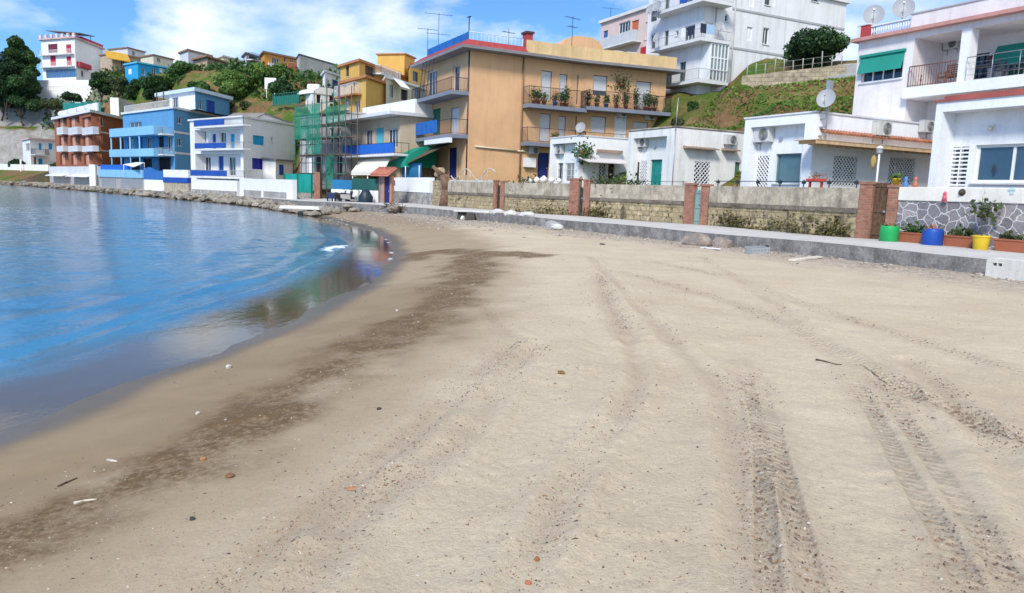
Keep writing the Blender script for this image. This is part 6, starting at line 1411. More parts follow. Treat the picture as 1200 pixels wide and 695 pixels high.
# ================================================================ SCAFFOLDED HOUSE
C = xy(406, 233, 74); A = along(C, DS - R(14), 352, 232); FL = Facade(A, C); z0 = .2; zt = FL.px(385, 135)[1]; gr = M('bare_grey_render', (.38, .37, .36), .9, var=.2, streak=.4)
b = Bld('house', 'grey unrendered house behind scaffolding and green netting', 'house', gr, (C.x, C.y, z0))
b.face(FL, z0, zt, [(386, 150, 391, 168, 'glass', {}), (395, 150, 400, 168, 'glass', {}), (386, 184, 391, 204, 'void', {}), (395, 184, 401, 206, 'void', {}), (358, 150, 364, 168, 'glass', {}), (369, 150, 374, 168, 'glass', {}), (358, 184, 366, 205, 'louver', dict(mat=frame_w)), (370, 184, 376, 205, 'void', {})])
FR = Facade(C, C + P_ * 9); Dd, Ee = A + P_ * 9, C + P_ * 9
b.face(FR, z0, zt); b.face(Facade(Ee, Dd), z0, zt); b.face(Facade(Dd, A), z0, zt); b.finish()
m = MB(); m.prism([tuple(p) for p in offs([A, C, Ee, Dd], .1)], zt, zt + .15); b.part('roof', concrete, m)
Fs2 = Facade(along(C, DS - R(14), 344, 232) + hd(DS - R(104)) * 2.6, along(C, DS - R(14), 406, 233) + hd(DS - R(104)) * 2.6)
o = empty('scaffolding', Fs2.pt(Fs2.L / 2, .2, 0), 'tall rusty scaffolding hung with green netting', 'scaffolding'); zs = Fs2.px(370, 120)[1]; us = [Fs2.px(x, 190)[0] for x in (346, 353, 361, 369, 377, 383, 391, 398, 405)]; pole_m = M('scaffold_pole', (.12, .09, .085), .6, var=.4, scale=2); pole_g = M('scaffold_green', (.02, .16, .10), .6)
levels = [Fs2.px(375, y)[1] for y in (216, 203, 181, 161, 146, 133)]
for i, u in enumerate(us):
    m = MB(); top = zs + (.0, .8, .3, 1.1, .2, 2.0, .9, 1.6, .2)[i]
    for d in (0, -1.2): m.tube(Fs2.pt(u, .1, d), Fs2.pt(u, top - (0 if d == 0 else .3), d), .07 if i in (4, 5) else .045, 6)
    for z in levels: m.tube(Fs2.pt(u, z, .05), Fs2.pt(u, z, -.35), .03, 5)
    m.build('standard', pole_m if i % 3 else pole_g, o)
for j, z in enumerate(levels):
    m = MB()
    for d in (0.05, -.35): m.tube(Fs2.pt(us[0] - .2, z, d), Fs2.pt(us[-1] + .2, z, d), .03, 5); m.tube(Fs2.pt(us[0] - .2, z + 1.0, d), Fs2.pt(us[-1] + .2, z + 1.0, d), .022, 5)
    m.build('ledger', pole_g if j % 2 else pole_m, o)
    if j > 0: m = MB(); m.fbox(Fs2, us[0 if j < 5 else 3], us[-1 if j < 5 else 7], z - .1, z - .04, -1.15, -.1); m.build('deck', M('scaffold_boards', (.18, .14, .10), .9, var=.3), o)
for i0, l0, i1, l1 in ((5, 1, 8, 3), (0, 1, 3, 3), (8, 3, 5, 5)): m = MB(); m.tube(Fs2.pt(us[i0], levels[l0], .085), Fs2.pt(us[i1], levels[l1], .085), .03, 5); m.build('brace', pole_m, o)
net_m = bpy.data.materials.new('green_netting'); N, L_, bs = nodes(net_m); gpp = N.new('ShaderNodeNewGeometry').outputs['Position']
bs.inputs['Base Color'].default_value = (.01, .20, .12, 1); bs.inputs['Roughness'].default_value = .9
L_.new(ramp(N, L_, noise(N, L_, gpp, .55, 6, .7), .38, .62, (.35,) * 3, (.96,) * 3), bs.inputs['Alpha'])
def net(u0, u1, z0, z1, d, sag=.25):
    m = MB(); n, k = 10, 8
    def q(i, j): t, s = i / n, j / k; return Fs2.pt(u0 + (u1 - u0) * t, z0 + (z1 - z0) * s, d + sag * .5 * math.sin(t * 9 + s * 3) * .4 + .06 * math.sin(s * 11))
    for i in range(n):
        for j in range(k): m.quad(q(i, j), q(i + 1, j), q(i + 1, j + 1), q(i, j + 1))
    m.smooth = set(range(len(m.f))); return m
net(us[0] + .1, us[4] - .1, levels[3] - .1, levels[5] + .9, .12).build('netting', net_m, o); net(us[2], us[4], levels[2], levels[3] + .4, .10).build('netting', net_m, o); net(us[5], us[6], levels[1] - 1.5, levels[2], .10).build('netting', net_m, o); net(us[5], us[8], levels[4], levels[5] + .5, .10).build('netting', net_m, o)
# hoarding
Fh = Facade(Fs2.pt(us[0] - .4, 0, 1.0).xy, Fs2.pt(us[4] + .1, 0, 1.0).xy); zz0, zz1 = Fh.px(360, 226)[1], Fh.px(360, 204)[1]; o = empty('hoarding', Fh.pt(Fh.L / 2, .1, 0), 'teal green hoarding on a low stone base at the foot of the scaffolding', 'hoarding')
m = MB(); m.fbox(Fh, 0, Fh.L, zz0, zz1, -.04, 0); m.build('sheet', M('teal_hoarding', (.01, .30, .25), .6, var=.18, scale=.7, streak=.2), o); m = MB(); m.fbox(Fh, 0, Fh.L, -.1, zz0 - .01, -.35, .05); m.build('stone_base', greystone, o)
for u in (.02, Fh.L * .5, Fh.L - .1): m = MB(); m.fbox(Fh, u, u + .09, -.1, zz1 + .1, .051, .12); m.build('post', pole_g, o)
m = MB(); q = Fs2.pt(us[5] - .1, .1, .9); m.box(q.x - .28, q.x + .28, q.y - .25, q.y + .25, .1, zz1 + .2); m.build('brick_post', brick, label='tall red brick post right of the teal hoarding', cat='post')

# scooters by the white terrace wall
def scooter(p, rz, body, label):
    o = empty('motor_scooter', p, label, 'scooter', 'scooters parked on the promenade', rz); k = []
    def put(mb, n, mat, par=o): q = mb.build(n, mat, None, loc=(0, 0, 0)); q.parent = par; return q
    for x in (-.62, .62):
        m = MB(); n = 16
        for i in range(n): a, c = 2 * math.pi * i / n, 2 * math.pi * (i + 1) / n; m.tube((x + .21 * math.cos(a), 0, .27 + .21 * math.sin(a)), (x + .21 * math.cos(c), 0, .27 + .21 * math.sin(c)), .065, 6, cap=False)
        w = put(m, 'wheel', M('tyre_black', (.02, .02, .02), .9)); m = MB(); m.tube((x, -.04, .27), (x, .04, .27), .14, 12); put(m, 'rim', steel, w)
    m = MB(); m.hexa([(-.85, -.15, .42), (-.1, -.16, .32), (-.1, .16, .32), (-.85, .15, .42), (-.88, -.13, .74), (-.12, -.14, .72), (-.12, .14, .72), (-.88, .13, .74)]); m.box(-.12, .42, -.16, .16, .26, .34); m.hexa([(.40, -.2, .26), (.48, -.2, .26), (.48, .2, .26), (.40, .2, .26), (.56, -.18, .98), (.64, -.18, .98), (.64, .18, .98), (.56, .18, .98)]); m.hexa([(.45, -.1, .45), (.86, -.07, .45), (.86, .07, .45), (.45, .1, .45), (.45, -.1, .55), (.86, -.07, .5), (.86, .07, .5), (.45, .1, .55)]); put(m, 'body', body)
    m = MB(); m.hexa([(-.85, -.14, .745), (-.1, -.13, .725), (-.1, .13, .725), (-.85, .14, .745), (-.8, -.11, .87), (-.12, -.1, .80), (-.12, .1, .80), (-.8, .11, .87)]); put(m, 'seat', M('black_seat', (.02, .02, .02), .6))
    m = MB(); m.tube((.60, 0, .95), (.55, 0, 1.12), .03, 6); m.tube((.52, -.32, 1.1), (.52, .32, 1.1), .02, 6); hb = put(m, 'handlebar', iron); m = MB(); m.box(.55, .66, -.1, .1, 1.0, 1.12); put(m, 'headlight', M('lamp_glass'), hb)
    m = MB(); m.tube((.63, 0, .27), (.56, 0, .9), .035, 6); put(m, 'fork', iron); return o
for i, (px, rz, c, lab) in enumerate(((396, .5, M('scooter_dark_blue', (.02, .03, .10), .35), 'dark blue scooter, left one parked by the low white terrace wall'), (404, 1.1, M('scooter_black', (.02, .02, .022), .35), 'black scooter parked between the blue scooter and the grey one'), (412, .8, M('scooter_grey', (.35, .33, .32), .4), 'pale grey scooter, right one by the low white terrace wall'))):
    u = Fw.px(px, 234, 1.2)[0]; q = Fw.pt(u, 0, 1.2); scooter((q.x, q.y, .24), Fw.rz() + rz, c, lab)
u = Fw.px(428.5, 234, 1.1)[0]; q = Fw.pt(u, .24, 1.1); m = MB(); m.lathe(q, [(.50, 0), (.56, .3), (.54, .6), (.42, .9), (.25, 1.12), (.08, 1.2)], 12); rr2 = random.Random(5); m.v = [(x + rr2.uniform(-.05, .05), y + rr2.uniform(-.05, .05), z + rr2.uniform(-.03, .03)) for x, y, z in m.v]; m.build('covered_scooter', M('black_tarpaulin', (.018, .03, .045), .4, var=.3), label='bulky thing under a dark blue-black tarpaulin beside the scooters', cat='covered scooter')

# ================================================================ WHITE BUILDING WITH BLUE BALCONIES
wcol = M('warm_white_render', (.74, .73, .72), .85, var=.06, streak=.18); royal = M('royal_blue_panel', (.015, .07, .33), .6, var=.1); cyan_s = M('cyan_shutter', (.02, .36, .62), .6); navy_s = M('navy_shutter', (.02, .03, .30), .6)
A, C, Bp = xy(224.5, 228, 91), xy(286, 232, 83), xy(346, 232, 92); FL, FR = Facade(A, C), Facade(C, Bp); z0 = -.2; zt = FR.px(300, 140)[1]
b = Bld('apartment_house', 'white three-storey seafront house with royal blue balcony panels and two blue shutters', 'apartment house', wcol, (C.x, C.y, z0))
hol = []; 
def bays(b, F, rows, u0, u1, z0, zt, dep, items):
    hs = []
    for yb, yt, xm in rows: hs.append((u0, u1, F.px(xm, yb)[1], F.px(xm, yt)[1], dep))
    fwall(b.w, F, 0, F.L, z0, zt, hs)
    for h, it in zip(hs, items): b.face(F, h[2], h[3], it, h[0], h[1], -dep)
uA = FL.px(229, 190)[0]; uB = FL.px(282, 190)[0]
bays(b, FL, ((176, 151, 255), (208, 180, 255)), uA, uB, z0, zt, 1.1, [[(237, 153, 242, 174, 'glass', dict(sill=False)), (249, 157, 253, 175, 'door', dict(mat=royal)), (270, 157, 275, 175, 'door', dict(mat=cyan_s)), (258, 155, 265, 174, 'glass', dict(sill=False))], [(230, 183, 234, 206, 'door', dict(mat=royal)), (237, 184, 247, 206, 'glass', dict(sill=False)), (256, 183, 262, 206, 'door', dict(mat=royal)), (268, 184, 276, 206, 'glass', dict(sill=False))]])
b.face(FR, z0, zt, [(296.5, 159, 309.5, 170, 'louver', dict(mat=cyan_s)), (295.5, 185.5, 309.5, 198.5, 'louver', dict(mat=navy_s)), (317.5, 160.5, 320, 166.5, 'glass', {})])
Dd = A + (Bp - C); b.face(Facade(Bp, Dd), z0, zt); b.face(Facade(Dd, A), z0, zt); b.finish()
m = MB(); m.prism([tuple(p) for p in offs([A, C, Bp, Dd], .2)], zt, zt + .2); b.part('roof', slab_w, m)
for yb, yt, x0, x1, xp in ((149, 139, 227, 285, 263), (176, 167, 228, 285, 264), (209, 199.5, 223, 286, 266)):
    ub, ue = FL.px(x0, yb, .9)[0], FL.px(x1, yb, .9)[0]; zb, ztt = FL.px(255, yb, .9)[1], FL.px(255, yt, .9)[1]; r = b.balcony(FL, 0, 0, 0, 0, .9, 'bars', slab_w, M('grey_rail'), u=(ub, ue), z=(zb, ztt)); up = FL.px(xp, yb, .9)[0]; m = MB(); m.fbox(FL, ub + .05, up, zb + .25, ztt - .05, .89, .91); b.part('railing_sheet', royal, m, r[4])
m = MB(); zz = FR.px(325, 141)[1]; Fg2 = FR.off(-1.0); a0, a1 = Fg2.px(300, 140)[0], Fg2.px(344, 140)[0]; zr = Fg2.px(306, 133)[1]; zr2 = zt + .2
am = a0 + (a1 - a0) * .2; m.poly([Fg2.pt(a0, zr2, 0), Fg2.pt(a1, zr2, 0), Fg2.pt(am, zr, 0)]); m.poly([Fg2.pt(a0, zr2, -4), Fg2.pt(am, zr, -4), Fg2.pt(a1, zr2, -4)]); b.part('gable', wcol, m)
m = MB(); up = Vector((0, 0, .12))
for p, q in ((a0 - .2, am), (am, a1 + .2)):
    zp, zq = (zr2, zr) if p < am else (zr, zr2); l = [Fg2.pt(p, zp, .2), Fg2.pt(q, zq, .2), Fg2.pt(q, zq, -4.2), Fg2.pt(p, zp, -4.2)]; m.hexa(l + [x + up for x in l])
b.part('gable_roof', M('grey_brown_roof', (.22, .20, .18), .9, var=.2), m)
# parapet tank and porch annex
Fa = FR.off(1.8); m = MB(); a0, a1 = Fa.px(323, 200)[0], Fa.px(343, 200)[0]; zp = Fa.px(333, 189)[1]; m.fbox(Fa, a0, a1, -.1, zp, -1.78, 0); po = b.part('porch', wcol, m); m = MB(); m.hexa([Fa.pt(a0 - .25, zp, .3), Fa.pt(a1 + .2, zp, .3), Fa.pt(a1 + .2, zp + .1, -1.78), Fa.pt(a0 - .25, zp + .1, -1.78), Fa.pt(a0 - .25, zp + .18, .3), Fa.pt(a1 + .2, zp + .18, .3), Fa.pt(a1 + .2, zp + .3, -1.78), Fa.pt(a0 - .25, zp + .3, -1.78)]); b.part('porch_roof', M('slate_grey', (.16, .16, .17), .8), m, po)
m = MB(); a, bb, c, e = Fa.rect(327, 193, 332, 205); m.fbox(Fa, a, bb, c, e, .003, .04); b.part('porch_window', royal, m, po)
# low white sea walls before it
Fv = Facade(xy(281, 233, 79.5), xy(343, 234, 67)); o = empty('sea_wall', Fv.pt(Fv.L / 2, -.2, -.2), 'white rendered sea wall with two low grey arches, before the white building', 'sea wall'); z1, z2 = Fv.px(284, 208)[1], Fv.px(341, 212)[1]
m = MB(); m.fbox(Fv, 0, Fv.L, -.4, (z1 + z2) / 2, -.4, 0); m.build('wall', wcol, o); m = MB(); zz = Fv.px(310, 224)[1]; m.fbox(Fv, Fv.L * .1, Fv.L * .45, -.3, zz, .003, .05); m.fbox(Fv, Fv.L * .5, Fv.L * .9, -.3, zz, .003, .05); m.build('grey_panel', M('grey_stone_panel', (.30, .29, .27), .9, var=.2), o)
Fv = Facade(xy(226, 228, 89), xy(278, 232, 80.5)); o = empty('sea_wall', Fv.pt(Fv.L / 2, -.2, -.2), 'white sea wall with a grey stone foot, under the lowest blue balcony', 'sea wall'); m = MB(); z1 = Fv.px(252, 211)[1]; zz = Fv.px(252, 223)[1]; m.fbox(Fv, 0, Fv.L, -.4, z1, -.4, 0); m.build('wall', wcol, o); m = MB(); m.fbox(Fv, .1, Fv.L - .1, -.4, zz, .003, .12); m.build('stone_foot', greystone, o)

# ================================================================ BLUE BUILDING
bl = M('sky_blue_render', (.10, .29, .50), .85, var=.08, streak=.18); bl_l = M('light_blue_parapet', (.22, .46, .66), .8, var=.06, streak=.12); bl_d = M('deep_blue_render', (.035, .15, .42), .85, var=.1)
A, C, Bp = xy(147, 220, 119), xy(206, 224, 106), xy(273, 224, 122); FL, FR = Facade(A, C), Facade(C, Bp); z0 = -.2; zt = FL.px(180, 130)[1]
b = Bld('apartment_house', 'blue four-level seafront building with light blue balcony parapets and rooftop room', 'apartment house', bl, (C.x, C.y, z0))
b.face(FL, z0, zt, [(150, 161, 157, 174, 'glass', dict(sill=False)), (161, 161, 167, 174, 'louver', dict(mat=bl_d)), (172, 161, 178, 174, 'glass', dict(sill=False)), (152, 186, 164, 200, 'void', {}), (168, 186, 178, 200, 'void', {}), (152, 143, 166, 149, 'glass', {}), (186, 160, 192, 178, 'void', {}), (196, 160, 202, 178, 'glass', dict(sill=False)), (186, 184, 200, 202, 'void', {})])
b.face(FR, z0, zt, [(208, 137, 213, 145, 'glass', {}), (208, 162, 213, 171, 'glass', {})])
Dd = A + (Bp - C); b.face(Facade(Bp, Dd), z0, zt); b.face(Facade(Dd, A), z0, zt); b.finish()
m = MB(); m.prism([tuple(p) for p in offs([A, C, Bp, Dd], .25)], zt, zt + .3); b.part('roof', slab_w, m)
for yb, yt in ((159, 149), (183.5, 174.5)):
    d = 2.2; b.balcony(FL, 0, 0, 0, 0, d, 'solid', bl_l, bl_l, u=(FL.px(128, (yb + yt) / 2, d)[0], FL.px(180, (yb + yt) / 2, d)[0]), z=(FL.px(155, yb, d)[1], FL.px(155, yt, d)[1]))
for y in (157.5, 182): d = 1.6; b.balcony(FL, 0, 0, 0, 0, d, 'bars', slab_w, M('grey_rail'), u=(FL.px(181.5, y, d)[0], FL.L - .1), z=(FL.px(194, y, d)[1], FL.px(194, y - 9, d)[1]))
for y in (156, 180): z = FR.px(215, y)[1]; m = MB(); m.fbox(FR, .05, FR.L, z - .15, z + .15, .003, .06); b.part('string_course', slab_w, m)
for x in (131, 142, 153, 164): u = FL.px(x, 180, 2.)[0]; m = MB(); m.tube(FL.pt(u, .3, 2.), FL.pt(u, FL.px(155, 158, 2.)[1], 2.), .12, 8); b.part('column', bl_l, m)
# rooftop room
Cq, Aq, Bq = xy(229, 130, 108.5), None, None; Aq = along(Cq, math.atan2((A - C).x, (A - C).y), 199, 130); Bq = along(Cq, math.atan2((Bp - C).x, (Bp - C).y), 269, 130); F1, F2 = Facade(Aq, Cq), Facade(Cq, Bq); zq = F2.px(232, 108)[1]
pa = M('white_roof_room', (.74, .74, .75), .85, streak=.1); b2 = Bld('apartment_house', '', '', pa, (0, 0, 0)); bpy.data.objects.remove(b2.root); b2.root = b.root
b2.face(F1, zt + .25, zq, [(202, 114, 209, 126, 'glass', {})]); w1 = b2.finish('roof_room'); b2.w = MB(); b2.mat = bl; b2.face(F2, zt + .25, zq, [(233, 118, 237, 128, 'glass', {}), (242, 118, 252, 132, 'door', dict(mat=royal))]); Dq = Aq + (Bq - Cq); b2.face(Facade(Bq, Dq), zt + .25, zq); b2.face(Facade(Dq, Aq), zt + .25, zq); b2.finish('roof_room')
m = MB(); oq = offs([Aq, Cq, Bq, Dq], .5); oq[0] = oq[0] + (Aq - Cq).normalized() * 4; oq[3] = oq[3] + (Aq - Cq).normalized() * 4; m.prism([tuple(p) for p in oq], zq, zq + .5); b.part('roof_room_slab', M('pale_blue_slab', (.52, .62, .72), .8), m)
for x in (184, 192): u = FL.px(x, 122, -1)[0]; m = MB(); m.tube(FL.pt(u, zt + .3, -1), FL.pt(u, zq, -1), .10, 6); b.part('roof_post', M('dark_post', (.10, .05, .06), .7), m)
r = MB(); bars_rail(r, FL, .3, FL.L * .95, zt + .3, 1.0, -.2, .25, .02, .03); b.part('roof_railing', frame_w, r)
# terrace and garages below
Ft2 = Facade(xy(116, 219, 116), xy(168, 223.5, 102.5)); o = empty('terrace', Ft2.pt(Ft2.L / 2, -.2, -2), 'light blue terrace parapet over two grey garage shutters, below the blue building', 'terrace'); z1, z2, z3 = Ft2.px(142, 208)[1], Ft2.px(142, 199)[1], Ft2.px(142, 193)[1]
m = MB(); m.fbox(Ft2, 0, Ft2.L, -.4, z1, -3, -.12); m.build('base_wall', M('grey_base', (.34, .33, .33), .9, streak=.3), o); m = MB(); m.fbox(Ft2, 0, Ft2.L, z1, z2, -.35, .05); m.build('parapet', bl_l, o); m = MB(); m.fbox(Ft2, .2, Ft2.L * .7, z2, z3, -.32, -.28); m.build('blue_screen', pvc_blue, o)
for a0, a1 in ((.06, .40), (.52, .96)):
    m = MB(); n = 12
    for i in range(n): zz = -.2 + (z1 + .1) * i / n; m.fbox(Ft2, Ft2.L * a0, Ft2.L * a1, zz, zz + z1 / n * .85, -.118, -.06)
    m.build('garage_shutter', M('grey_shutter', (.30, .31, .33), .6, streak=.2), o)
Fx2 = Facade(xy(168.5, 223, 102), xy(203, 226, 95)); o = empty('terrace', Fx2.pt(Fx2.L / 2, -.2, -2), 'deep blue fenced terrace on a white base, right of the sail shade', 'terrace'); z1, z2 = Fx2.px(186, 211)[1], Fx2.px(182, 196)[1]
m = MB(); m.fbox(Fx2, 0, Fx2.L, -.4, z1, -3, -.05); m.build('base_wall', wcol, o); m = MB(); n = 18
for i in range(n): u = Fx2.L * .7 * i / n; m.fbox(Fx2, u + .02, u + Fx2.L * .7 / n - .04, z1, z2 - .25 + .25 * math.sin(i * .35), -.12, -.06)
m.fbox(Fx2, 0, Fx2.L * .7, z1 + .3, z1 + .42, -.16, -.121); m.build('blue_fence', bl_d, o)
Fx3 = Facade(xy(192, 223, 97), xy(221, 226, 92)); m = MB(); zz = Fx3.px(206, 208)[1]; z4 = Fx3.px(206, 214)[1]; o = empty('bar_kiosk', Fx3.pt(Fx3.L / 2, -.2, 0), 'low white base with navy canvas front, between the blue and the white building', 'kiosk'); m.fbox(Fx3, 0, Fx3.L, -.3, z4, -2, 0); m.build('base_wall', wall_conc, o); m = MB(); m.fbox(Fx3, 0, Fx3.L, z4 + .005, zz, -2, .1); m.build('canvas_front', royal, o); m = MB(); m.fbox(Fx3, 0, Fx3.L, zz + .005, Fx3.px(206, 199)[1], -.3, 0); m.build('parapet', wcol, o)
m = MB(); a = P(145, 193, 107); c = P(169, 191, 104); mid = P(157, 196, 102); up = Vector((0, 0, .06)); k = P(160, 190.5, 109); m.hexa([a, mid, c, k, a + up, mid + up, c + up, k + up]); m.tube(a + up, (a.x, a.y, 2), .05, 5); m.tube(c + up, (c.x, c.y, 2), .05, 5); m.build('sail_shade', frame_w, label='white sail shade over the terrace of the blue building', cat='sail shade')

# ================================================================ BROWN BUILDING
br = M('brick_brown_render', (.30, .105, .055), .88, var=.12, streak=.15); pinkp = M('pinkish_panel', (.52, .27, .19), .85, var=.08)
A, C, Bp = xy(67, 214, 152), xy(110, 217, 131), xy(149, 217, 146); FL, FR = Facade(A, C), Facade(C, Bp); z0 = -.1; zt = FR.px(112, 133)[1]
b = Bld('apartment_house', 'reddish-brown three-storey building with loggias and pale roof parapet', 'apartment house', br, (C.x, C.y, z0))
U = lambda x: FL.px(x, 160)[0]
xs = [(69, 74), (77.5, 81.5), (84, 92), (95, 98), (100, 108)]; hs = []; its = []
for yb, yt in ((157, 137), (177, 159), (193, 180)):
    for x0, x1 in ((69, 79), (82, 94), (97, 108.5)):
        a, c = U(x0), U(x1); zb_, zt_ = FL.px((x0 + x1) / 2, yb)[1], FL.px((x0 + x1) / 2, yt)[1]; hs.append((a, c, zb_, zt_, 1.3)); its.append(((x0 * .45 + x1 * .55 - 1.2, yt + 4, x0 * .1 + x1 * .9, yb - 1, 'glass', dict(frame=brf, sill=False)),))
fwall(b.w, FL, 0, FL.L, z0, zt, hs)
for h, it in zip(hs, its):
    b.face(FL, h[2], h[3], it, h[0], h[1], -1.3)
    m = MB(); w_ = (h[1] - h[0]); m.fbox(FL, h[0] + w_ * .06, h[0] + w_ * .38, h[2] + .02, h[3] - .05, -1.28, -.3); b.part('panel', pinkp, m)
b.face(FR, z0, zt, [(116, 138, 121.5, 147.5, 'glass', dict(mull=0)), (116.5, 159, 121.5, 168, 'louver', dict(mat=pinkp)), (117, 183, 121, 190, 'louver', dict(mat=pinkp))])
Dd = A + (Bp - C); b.face(Facade(Bp, Dd), z0, zt); b.face(Facade(Dd, A), z0, zt); b.finish()
m = MB(); m.prism([tuple(p) for p in offs([A, C, Bp, Dd], .5)], zt, zt + .45); b.part('roof', slab_w, m)
for y in (156, 177):
    z = FR.px(125, y)[1]; m = MB(); m.fbox(FR, .05, FR.L, z - .12, z + .12, .003, .05); b.part('string_course', slab_w, m)
grl = M('grey_white_par')
for yb, yt in ((157.5, 149), (177.5, 171)):
    for x0, x1 in ((66.5, 74), (80, 91), (96, 109)): b.balcony(FL, 0, 0, 0, 0, .9, 'solid', slab_w, grl, u=(FL.px(x0, yb, .9)[0], FL.px(x1, yb, .9)[0]), z=(FL.px((x0 + x1) / 2, yb, .9)[1], FL.px((x0 + x1) / 2, yt, .9)[1]))
m = MB(); Fz = FL.off(-1.2); z = Fz.px(85, 127)[1]; m.fbox(Fz, .5, Fz.L - 1, zt + .45, z, -.3, 0); b.part('roof_parapet', wcol, m)
for i, x in enumerate((73, 84, 95, 105)): u = Fz.px(x, 130, .6)[0]; m = MB(); m.tube(Fz.pt(u - 1.2, zt + 1.0, .6), Fz.pt(u + 1.2, zt + 1.0, .6), .62, 10); b.part('roof_tank', wcol, m)
Fr_ = FR.off(-2.5); m = MB(); m.fbox(Fr_, Fr_.px(139, 120)[0], Fr_.px(163, 120)[0], zt - 1, Fr_.px(150, 118)[1], -1.6, 0); b.part('roof_room', wcol, m)
Fb = Facade(xy(58, 212.5, 150), xy(116, 218.5, 122)); o = empty('terrace', Fb.pt(Fb.L / 2, -.2, -2), 'pale terrace parapet with white canopies over a grey wall, below the brown building', 'terrace'); z1, z2 = Fb.px(85, 204.5)[1], Fb.px(85, 195)[1]
m = MB(); m.fbox(Fb, 0, Fb.L, -.4, z1, -3, -.1); m.build('base_wall', M('grey_base'), o); m = MB(); m.fbox(Fb, 0, Fb.L, z1, z2, -.4, 0); m.build('parapet', grl, o); m = MB()
m.hexa([Fb.pt(Fb.L * .1, z1 - .4, 1.4), Fb.pt(Fb.L * .48, z1 - .4, 1.4), Fb.pt(Fb.L * .48, z1 - .02, .003), Fb.pt(Fb.L * .1, z1 - .02, .003), Fb.pt(Fb.L * .1, z1 - .3, 1.4), Fb.pt(Fb.L * .48, z1 - .3, 1.4), Fb.pt(Fb.L * .48, z1 + .1, .003), Fb.pt(Fb.L * .1, z1 + .1, .003)]); m.build('canopy', frame_w, o); m = MB()
m.hexa([Fb.pt(Fb.L * .55, z1 - .4, 1.4), Fb.pt(Fb.L * .95, z1 - .4, 1.4), Fb.pt(Fb.L * .95, z1 - .02, .003), Fb.pt(Fb.L * .55, z1 - .02, .003), Fb.pt(Fb.L * .55, z1 - .3, 1.4), Fb.pt(Fb.L * .95, z1 - .3, 1.4), Fb.pt(Fb.L * .95, z1 + .1, .003), Fb.pt(Fb.L * .55, z1 + .1, .003)]); m.build('canopy', frame_w, o)
q = Fb.pt(Fb.L * .97, 0, .4); m = MB(); m.box(q.x - .5, q.x + .5, q.y - .5, q.y + .5, -.2, Fb.px(113, 193)[1]); m.build('white_post', wcol, label='square white post between the brown and the blue building', cat='post')

# ================================================================ SMALL WHITE HOUSE FAR LEFT, SHORE WALL
A, C, Bp = xy(28, 200, 172), xy(37, 200, 163), xy(68, 199, 168); FL, FR = Facade(A, C), Facade(C, Bp); zt = FR.px(45, 164)[1]
b = Bld('house', 'small white house with two blue windows at the foot of the grey cliff', 'house', wcol, (C.x, C.y, 0)); b.face(FL, 0, zt, [(30, 168, 35, 176, 'glass', {})]); b.face(FR, 0, zt, [(45.5, 168, 49, 175.5, 'louver', dict(mat=cyan_s)), (57, 168, 61.5, 175.5, 'louver', dict(mat=cyan_s)), (45, 186, 50, 195, 'louver', dict(mat=cyan_s)), (40, 184, 43, 197, 'door', dict(mat=brf))]); Dd = A + (Bp - C); b.face(Facade(Bp, Dd), 0, zt); b.face(Facade(Dd, A), 0, zt); b.finish()
m = MB(); m.prism([tuple(p) for p in offs([A, C, Bp, Dd], .3)], zt, zt + .35); b.part('roof', M('pink_roof_edge', (.55, .38, .35), .8), m); zz = FR.px(40, 182)[1]; b.balcony(FR, 0, 0, 0, 0, 1.5, u=(.1, FR.L * .55), z=(zz, zz + 1.4))
Fw2 = Facade(xy(-60, 203, 189), xy(57, 207.5, 155)); m = MB(); zs_ = Fw2.px(20, 199.5)[1]; mb_ = MB(); mb_.hexa([Fw2.pt(0, -.7, 9), Fw2.pt(Fw2.L, -.7, 7), Fw2.pt(Fw2.L, -.7, -.2), Fw2.pt(0, -.7, -.2), Fw2.pt(0, -.1, 9), Fw2.pt(Fw2.L, -.1, 7), Fw2.pt(Fw2.L, zs_ + .05, -.2), Fw2.pt(0, zs_ + .05, -.2)]); mb_.build('shore_bank', hill_m, kind='structure'); m.fbox(Fw2, 0, Fw2.L, zs_, Fw2.px(20, 192.5)[1], -.4, 0); m.build('shore_wall', wcol, label='long low white wall along the far left shore', cat='wall'); q = Fw2.pt(Fw2.px(28.5, 200)[0], 0, .6); m = MB(); m.tube((q.x, q.y, -.2), (q.x, q.y, Fw2.px(28.5, 187)[1]), .16, 8); m.build('shore_pole', frame_w, label='short white pole before the far left shore wall', cat='pole')

# ================================================================ WHITE HOUSE WITH RED SHUTTERS ON THE HILL
redsh = M('red_shutter', (.48, .03, .06), .6); A, C, Bp = xy(51, 105, 200), xy(90, 105, 195), xy(122, 105, 210); FL, FR = Facade(A, C), Facade(C, Bp); zt = FL.px(70, 46)[1]; zb = FL.px(70, 116)[1] - 4
b = Bld('house', 'white hillside house with red shutters, roof terrace and solar canopy', 'house', white, (C.x, C.y, zb + 4))
b.face(FL, zb, zt, [(56.5, 51.5, 67.5, 62, 'louver', dict(mat=M('dark_red_shutter', (.16, .03, .05), .6))), (77.5, 52, 83.5, 62, 'louver', dict(mat=redsh)), (59, 65, 65.5, 77, 'louver', dict(mat=redsh)), (78, 66, 83.5, 77, 'louver', dict(mat=redsh)), (54, 81, 90, 91, 'glass', dict(mull=5, frame=M('blue_frame', (.16, .30, .50), .6), glass=glass('blue_glass', (.05, .14, .28)), sill=False))])
b.face(FR, zb, zt, [(95, 83, 98, 90, 'glass', {})]); Dd = A + (Bp - C); b.face(Facade(Bp, Dd), zb, zt); b.face(Facade(Dd, A), zb, zt); b.finish()
m = MB(); m.prism([tuple(p) for p in offs([A, C, Bp, Dd], .6)], zt, zt + .35); b.part('roof', M('pink_roof_edge'), m)
